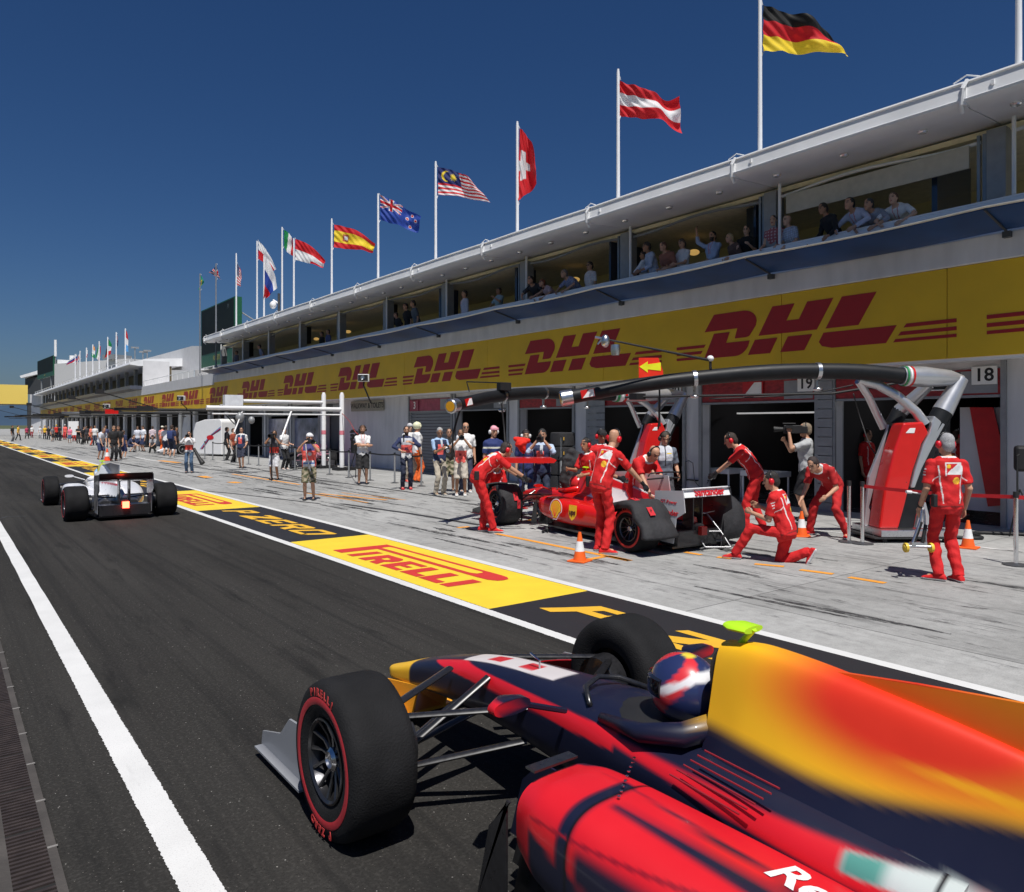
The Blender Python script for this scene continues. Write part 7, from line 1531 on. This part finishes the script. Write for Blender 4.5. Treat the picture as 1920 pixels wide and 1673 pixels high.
far = [(23,828,797,'black T-shirt and grey trousers at the road edge under the yellow bridge',dict(shirt=BLK,trousers=(.16,.16,.17)),90),(34,826,797,'yellow-topped figure with black sleeves striding under the yellow bridge',dict(shirt=(.75,.45,.03),trousers=BLK,feet=((-.25,.2,0),(.2,-.25,0))),60),
 (50,823,799,'figure in magenta and white top standing in the far lane',dict(shirt=(.45,.05,.12),trousers=BLK,feet=((-.15,.2,0),(.1,-.2,0))),120),(60,821,798,'figure in white shirt beside the magenta-topped figure',dict(shirt=(.72,.72,.72),trousers=(.3,.02,.04)),170),
 (84,824,798,'figure in yellow cap and black kit behind the white posts',dict(shirt=(.75,.45,.03),trousers=BLK,cap=(.8,.5,.03)),170),(91,825,799,'figure in plain black kit among the far crowd',dict(shirt=BLK,trousers=BLK),150),(98,828,800,'grey-shirted figure crouching over a tripod in the far crowd',dict(shirt=(.2,.2,.22),trousers=BLK,shorts=True),100),
 (106,826,796,'figure in red shirt with yellow cap in the far crowd',dict(shirt=(.6,.03,.02),trousers=BLK,cap=(.8,.5,.03)),-60),(112,827,797,'tall figure in black with bare arms in the far crowd',dict(shirt=BLK,trousers=(.03,.03,.04)),20),(122,825,793,'marshal in salmon overalls and white cap in the far crowd',dict(shirt=PINKR,trousers=(.6,.05,.05),cap=WHT),180),
 (131,831,800,'figure in pink vest and denim shorts in the far crowd',dict(shirt=(.8,.2,.3),trousers=JEANS,shorts=True),175),(147,832,798,'black-clad figure with folded arms before the white distant board',dict(shirt=BLK,trousers=(.03,.03,.03),**CROSS),170),(154,834,799,'black-clad figure leaning over a white tyre trolley',dict(shirt=(.03,.03,.035),trousers=(.02,.02,.02),lean=20),100),
 (162,833,797,'dark-clad figure with a cap in the far crowd',dict(shirt=(.04,.04,.05),trousers=(.05,.04,.04),cap=BLK),150),(170,836,798,'marshal in orange overalls seen from the side in the far crowd',dict(shirt=(.85,.22,.15),trousers=(.65,.10,.05)),60),(178,836,797,'figure in white shirt and black trousers right of the orange marshal',dict(shirt=(.7,.7,.7),trousers=(.04,.05,.08)),160),
 (258,846,798,'mechanic in white and navy shirt, left one of the pair over the white car',dict(shirt=(.6,.62,.7),trousers=(.02,.03,.08),shorts=True,hpitch=20),160),(269,847,797,'mechanic in white and navy shirt, right one of the pair over the white car',dict(shirt=(.66,.68,.74),trousers=(.02,.03,.08),shorts=True,hpitch=20),-150),
 (246,848,800,'mechanic kneeling in dark shorts left of the pair over the white car',dict(shirt=(.05,.06,.12),trousers=(.02,.03,.08),shorts=True,lean=35,pelvis=(0,-.2,.5),feet=((-.16,.1,0),(.16,.0,0)),hands=((-.1,.4,.5),(.1,.4,.5))),90),
 (287,850,812,'figure crouching in grey shirt and black cap beside the orange marshal',dict(shirt=(.3,.3,.32),trousers=(.03,.03,.03),cap=BLK,lean=30,pelvis=(0,-.2,.45),feet=((-.18,.1,0),(.18,.1,0)),hands=((-.1,.4,.5),(.1,.4,.5)),H=1.78),170),(286,842,798,'pink-vested figure with headphones standing by a pillar',dict(shirt=(.6,.5,.55),trousers=(.05,.05,.06)),-20),
 (139,828,798,'slim figure with red trousers in the far crowd',dict(shirt=(.05,.05,.06),trousers=(.5,.04,.03)),140),(75,822,799,'white-clad figure far down the lane beside the white posts',dict(shirt=(.6,.6,.6),trousers=(.5,.5,.5)),170),(198,840,797,'figure in dark blue standing behind the man with the cone',dict(shirt=(.04,.05,.12),trousers=(.03,.03,.05)),160),
 (330,852,800,'figure in black behind the navy mechanic near the striped board',dict(shirt=(.05,.03,.03),trousers=(.02,.02,.02)),100),(437,868,802,'dark figure beside an orange fan behind the stout marshal',dict(shirt=(.3,.06,.03),trousers=BLK),100),(425,864,800,'dark figure in the shadow right of the white screen',dict(shirt=BLK,trousers=BLK),60)]
for px, py, hy, lb, kw, a in far:
    stand_at(px, py, hy, a, lb, shoes=BLK, hair=(.05,.035,.025), skin=rr.choice([SK1,SK2,SK3]), group='people in the far crowd', vox=.026, **kw) if 'hair' not in kw else None
for i, px in enumerate((74,80,84,88,92,103)):
    p = G(px, 822+i*.6); t = post(p, 'white belt post, %s from the left in the far crowd' % ('first','second','third','fourth','fifth','sixth')[i], WPL, 1.0, 'white posts in the far crowd')
wb = thing('white_board', G(138,829), 'blank pale board standing in the far crowd', 'board', None, -YAW); MB().box((0,0,1.5),(1.1,.1,1.5)).tube([(-.4,0,0),(-.4,0,.8)],.03,6).tube([(.4,0,0),(.4,0,.8)],.03,6).build('board', WPL, wb)
# --- spectators on the balcony
FZ = 4.79
def balc(px, X, head, a, label, **k):
    p = onX(px, X); d = p.x*SN+p.y*CS; top = CAMH+(HOR-head)*d/FPX-FZ; p.z = FZ
    lean = k.pop('lean', 0); H = k.pop('H', None) or max(1.5, min(1.95, top/ (1 if not lean else (.97 if lean < 32 else .84)))); k.setdefault('vox', .014 if d < 20 else .02)
    return person(label, p, -90+a, H, lean=lean, hair=k.pop('hair', (.04,.03,.025)), trousers=k.pop('trousers', DKG), shoes=BLK, group='spectators on the balcony', **k)
RL = dict(hands=((-.22,.36,.90),(.20,.40,.90)), poles=((-1,-.2,-.1),(1,-.2,-.1)), lean=50, pelvis=(0,-.22,.90), hpitch=-6)
balc(1687, 14.66, 367, 0, 'young spectator in white T-shirt leaning on the rail, rightmost of four', shirt=(.72,.72,.74), hair=(.10,.05,.03), skin=SK3, paintf=bibf('lanyard'), **RL)
balc(1645, 14.66, 377, 10, 'spectator in grey shirt leaning on the rail, second from the right', shirt=(.30,.31,.36), hair=(.05,.05,.05), sleeve=1.4, **RL)
balc(1612, 14.66, 375, 15, 'spectator in pale blue shirt leaning on the rail, third from the right', shirt=(.50,.53,.66), hair=(.02,.02,.02), sleeve=1.9, paintf=bibf('lanyard'), **RL)
balc(1568, 14.66, 378, 25, 'spectator in black shirt leaning on the rail with both arms straight', shirt=BLK, sleeve=1.9, skin=SK2, hands=((-.28,.40,.90),(.28,.40,.90)), lean=28, hpitch=8)
balc(1490, 14.75, 405, 20, 'bald spectator in pale checked shirt with a shoulder strap by the column', shirt=(.45,.52,.66), hair=None, skin=SK3, paintf=bibf('check'), lean=18, hands=((-.2,.36,.95),(.2,.36,.95)), fat=1.12)
balc(1455, 14.75, 407, -10, 'woman in patterned red dress right of the column', shirt=(.35,.10,.12), trousers=(.35,.10,.12), sleeve=.15, skin=SK3, hairlen=.06, paintf=bibf('dots'), lean=10, hands=((-.2,.35,.98),(.2,.35,.98)))
balc(1400, 14.8, 421, -20, 'woman in black with long dark hair left of the column', shirt=BLK, skin=SK3, hairlen=.14, hands=((-.15,.30,1.2),(.15,.30,1.15)))
balc(1388, 14.7, 436, 20, 'fair-haired spectator crouched over a phone beside the woman in black', shirt=(.10,.06,.05), hair=(.4,.3,.16), lean=30, hands=((-.12,.38,1.0),(.12,.38,1.0)))
balc(1337, 14.75, 432, 0, 'bearded spectator in pale blue shirt raising one arm', shirt=(.33,.42,.62), sleeve=1.6, beard=True, hair=(.02,.015,.01), skin=SK1, paintf=bibf('lanyard'), hands=((.1,.2,1.0),(.42,.10,1.80)), poles=((-1,-.3,-.4),(1,0,-.3)))
balc(1281, 14.7, 446, 10, 'stout spectator in white polo shirt holding a phone', shirt=(.62,.63,.66), hair=(.08,.06,.05), fat=1.2, skin=SK1, hands=((-.12,.34,1.05),(.14,.34,1.05)), hpitch=15)
balc(1228, 14.7, 454, 30, 'spectator in pale blue shirt at the left end of the second bay', shirt=(.42,.48,.62), sleeve=1.6, skin=SK2, lean=18, hands=((-.15,.42,.98),(.15,.42,.98)))
balc(1208, 14.7, 468, 60, 'small spectator in white shirt stretching an arm to the left', shirt=(.66,.66,.68), sleeve=1.8, skin=SK2, hands=((-.2,.35,.95),(.45,.3,1.25)), poles=((-1,-.2,-.3),(1,-.2,-.3)))
balc(1262, 14.62, 468, 0, 'spectator with brown hair bowed between two men in pale shirts', shirt=(.25,.10,.07), hair=(.12,.05,.03), lean=36, hands=((-.15,.40,.95),(.15,.40,.95)))
balc(1107, 14.8, 489, 5, 'spectator in printed white T-shirt and sunglasses standing by the column', shirt=(.64,.64,.68), glasses=True, skin=SK1, paintf=bibf('dots'))
balc(1073, 14.7, 508, 10, 'grey-haired spectator in checked blue shirt leaning on the rail', shirt=(.14,.16,.36), hair=(.15,.14,.14), paintf=bibf('check'), fat=1.15, **RL)
balc(1030, 14.7, 526, 10, 'woman with red-brown hair in pale top leaning on the rail', shirt=(.5,.35,.36), hair=(.16,.04,.02), hairlen=.05, **RL)
balc(1006, 14.7, 521, -10, 'spectator in printed black T-shirt leaning on the rail', shirt=(.03,.03,.035), **RL)
balc(936, 14.75, 538, 0, 'spectator in pale teal shirt with hand to his mouth', shirt=(.30,.42,.48), skin=SK2, hands=((-.1,.3,1.35),(.2,.3,1.0)), poles=((-1,0,-1),(1,-.2,-.3)))
balc(872, 14.75, 543, 15, 'spectator in long white jacket standing alone by the dark partition', shirt=(.55,.56,.66), sleeve=1.9, skin=SK1, paintf=bibf('lanyard'))
balc(782, 14.7, 563, 20, 'tall spectator in grey shirt, right one of three at the rail', shirt=(.10,.12,.14), lean=12)
balc(766, 14.7, 570, 0, 'spectator in black, middle one of three at the rail', shirt=BLK, lean=10)
balc(751, 14.66, 586, 0, 'smaller dark-haired spectator, left one of three at the rail', shirt=BLK, lean=20)
balc(616, 14.8, 617, 0, 'spectator in blue shirt standing with back turned in a far bay', shirt=(.08,.10,.22)); balc(604, 14.9, 621, 0, 'dark spectator beside the one in blue in a far bay', shirt=BLK)
balc(494, 14.75, 646, 20, 'spectator in pale blue shirt leaning near the roof end', shirt=(.25,.28,.40), lean=20); balc(506, 14.9, 646, 0, 'dark-haired woman near the roof end', shirt=(.15,.08,.07), hairlen=.08); balc(444, 14.8, 657, 0, 'last spectator standing under the roof end', shirt=(.12,.12,.16))
bpy.data.scenes.remove(TMP)
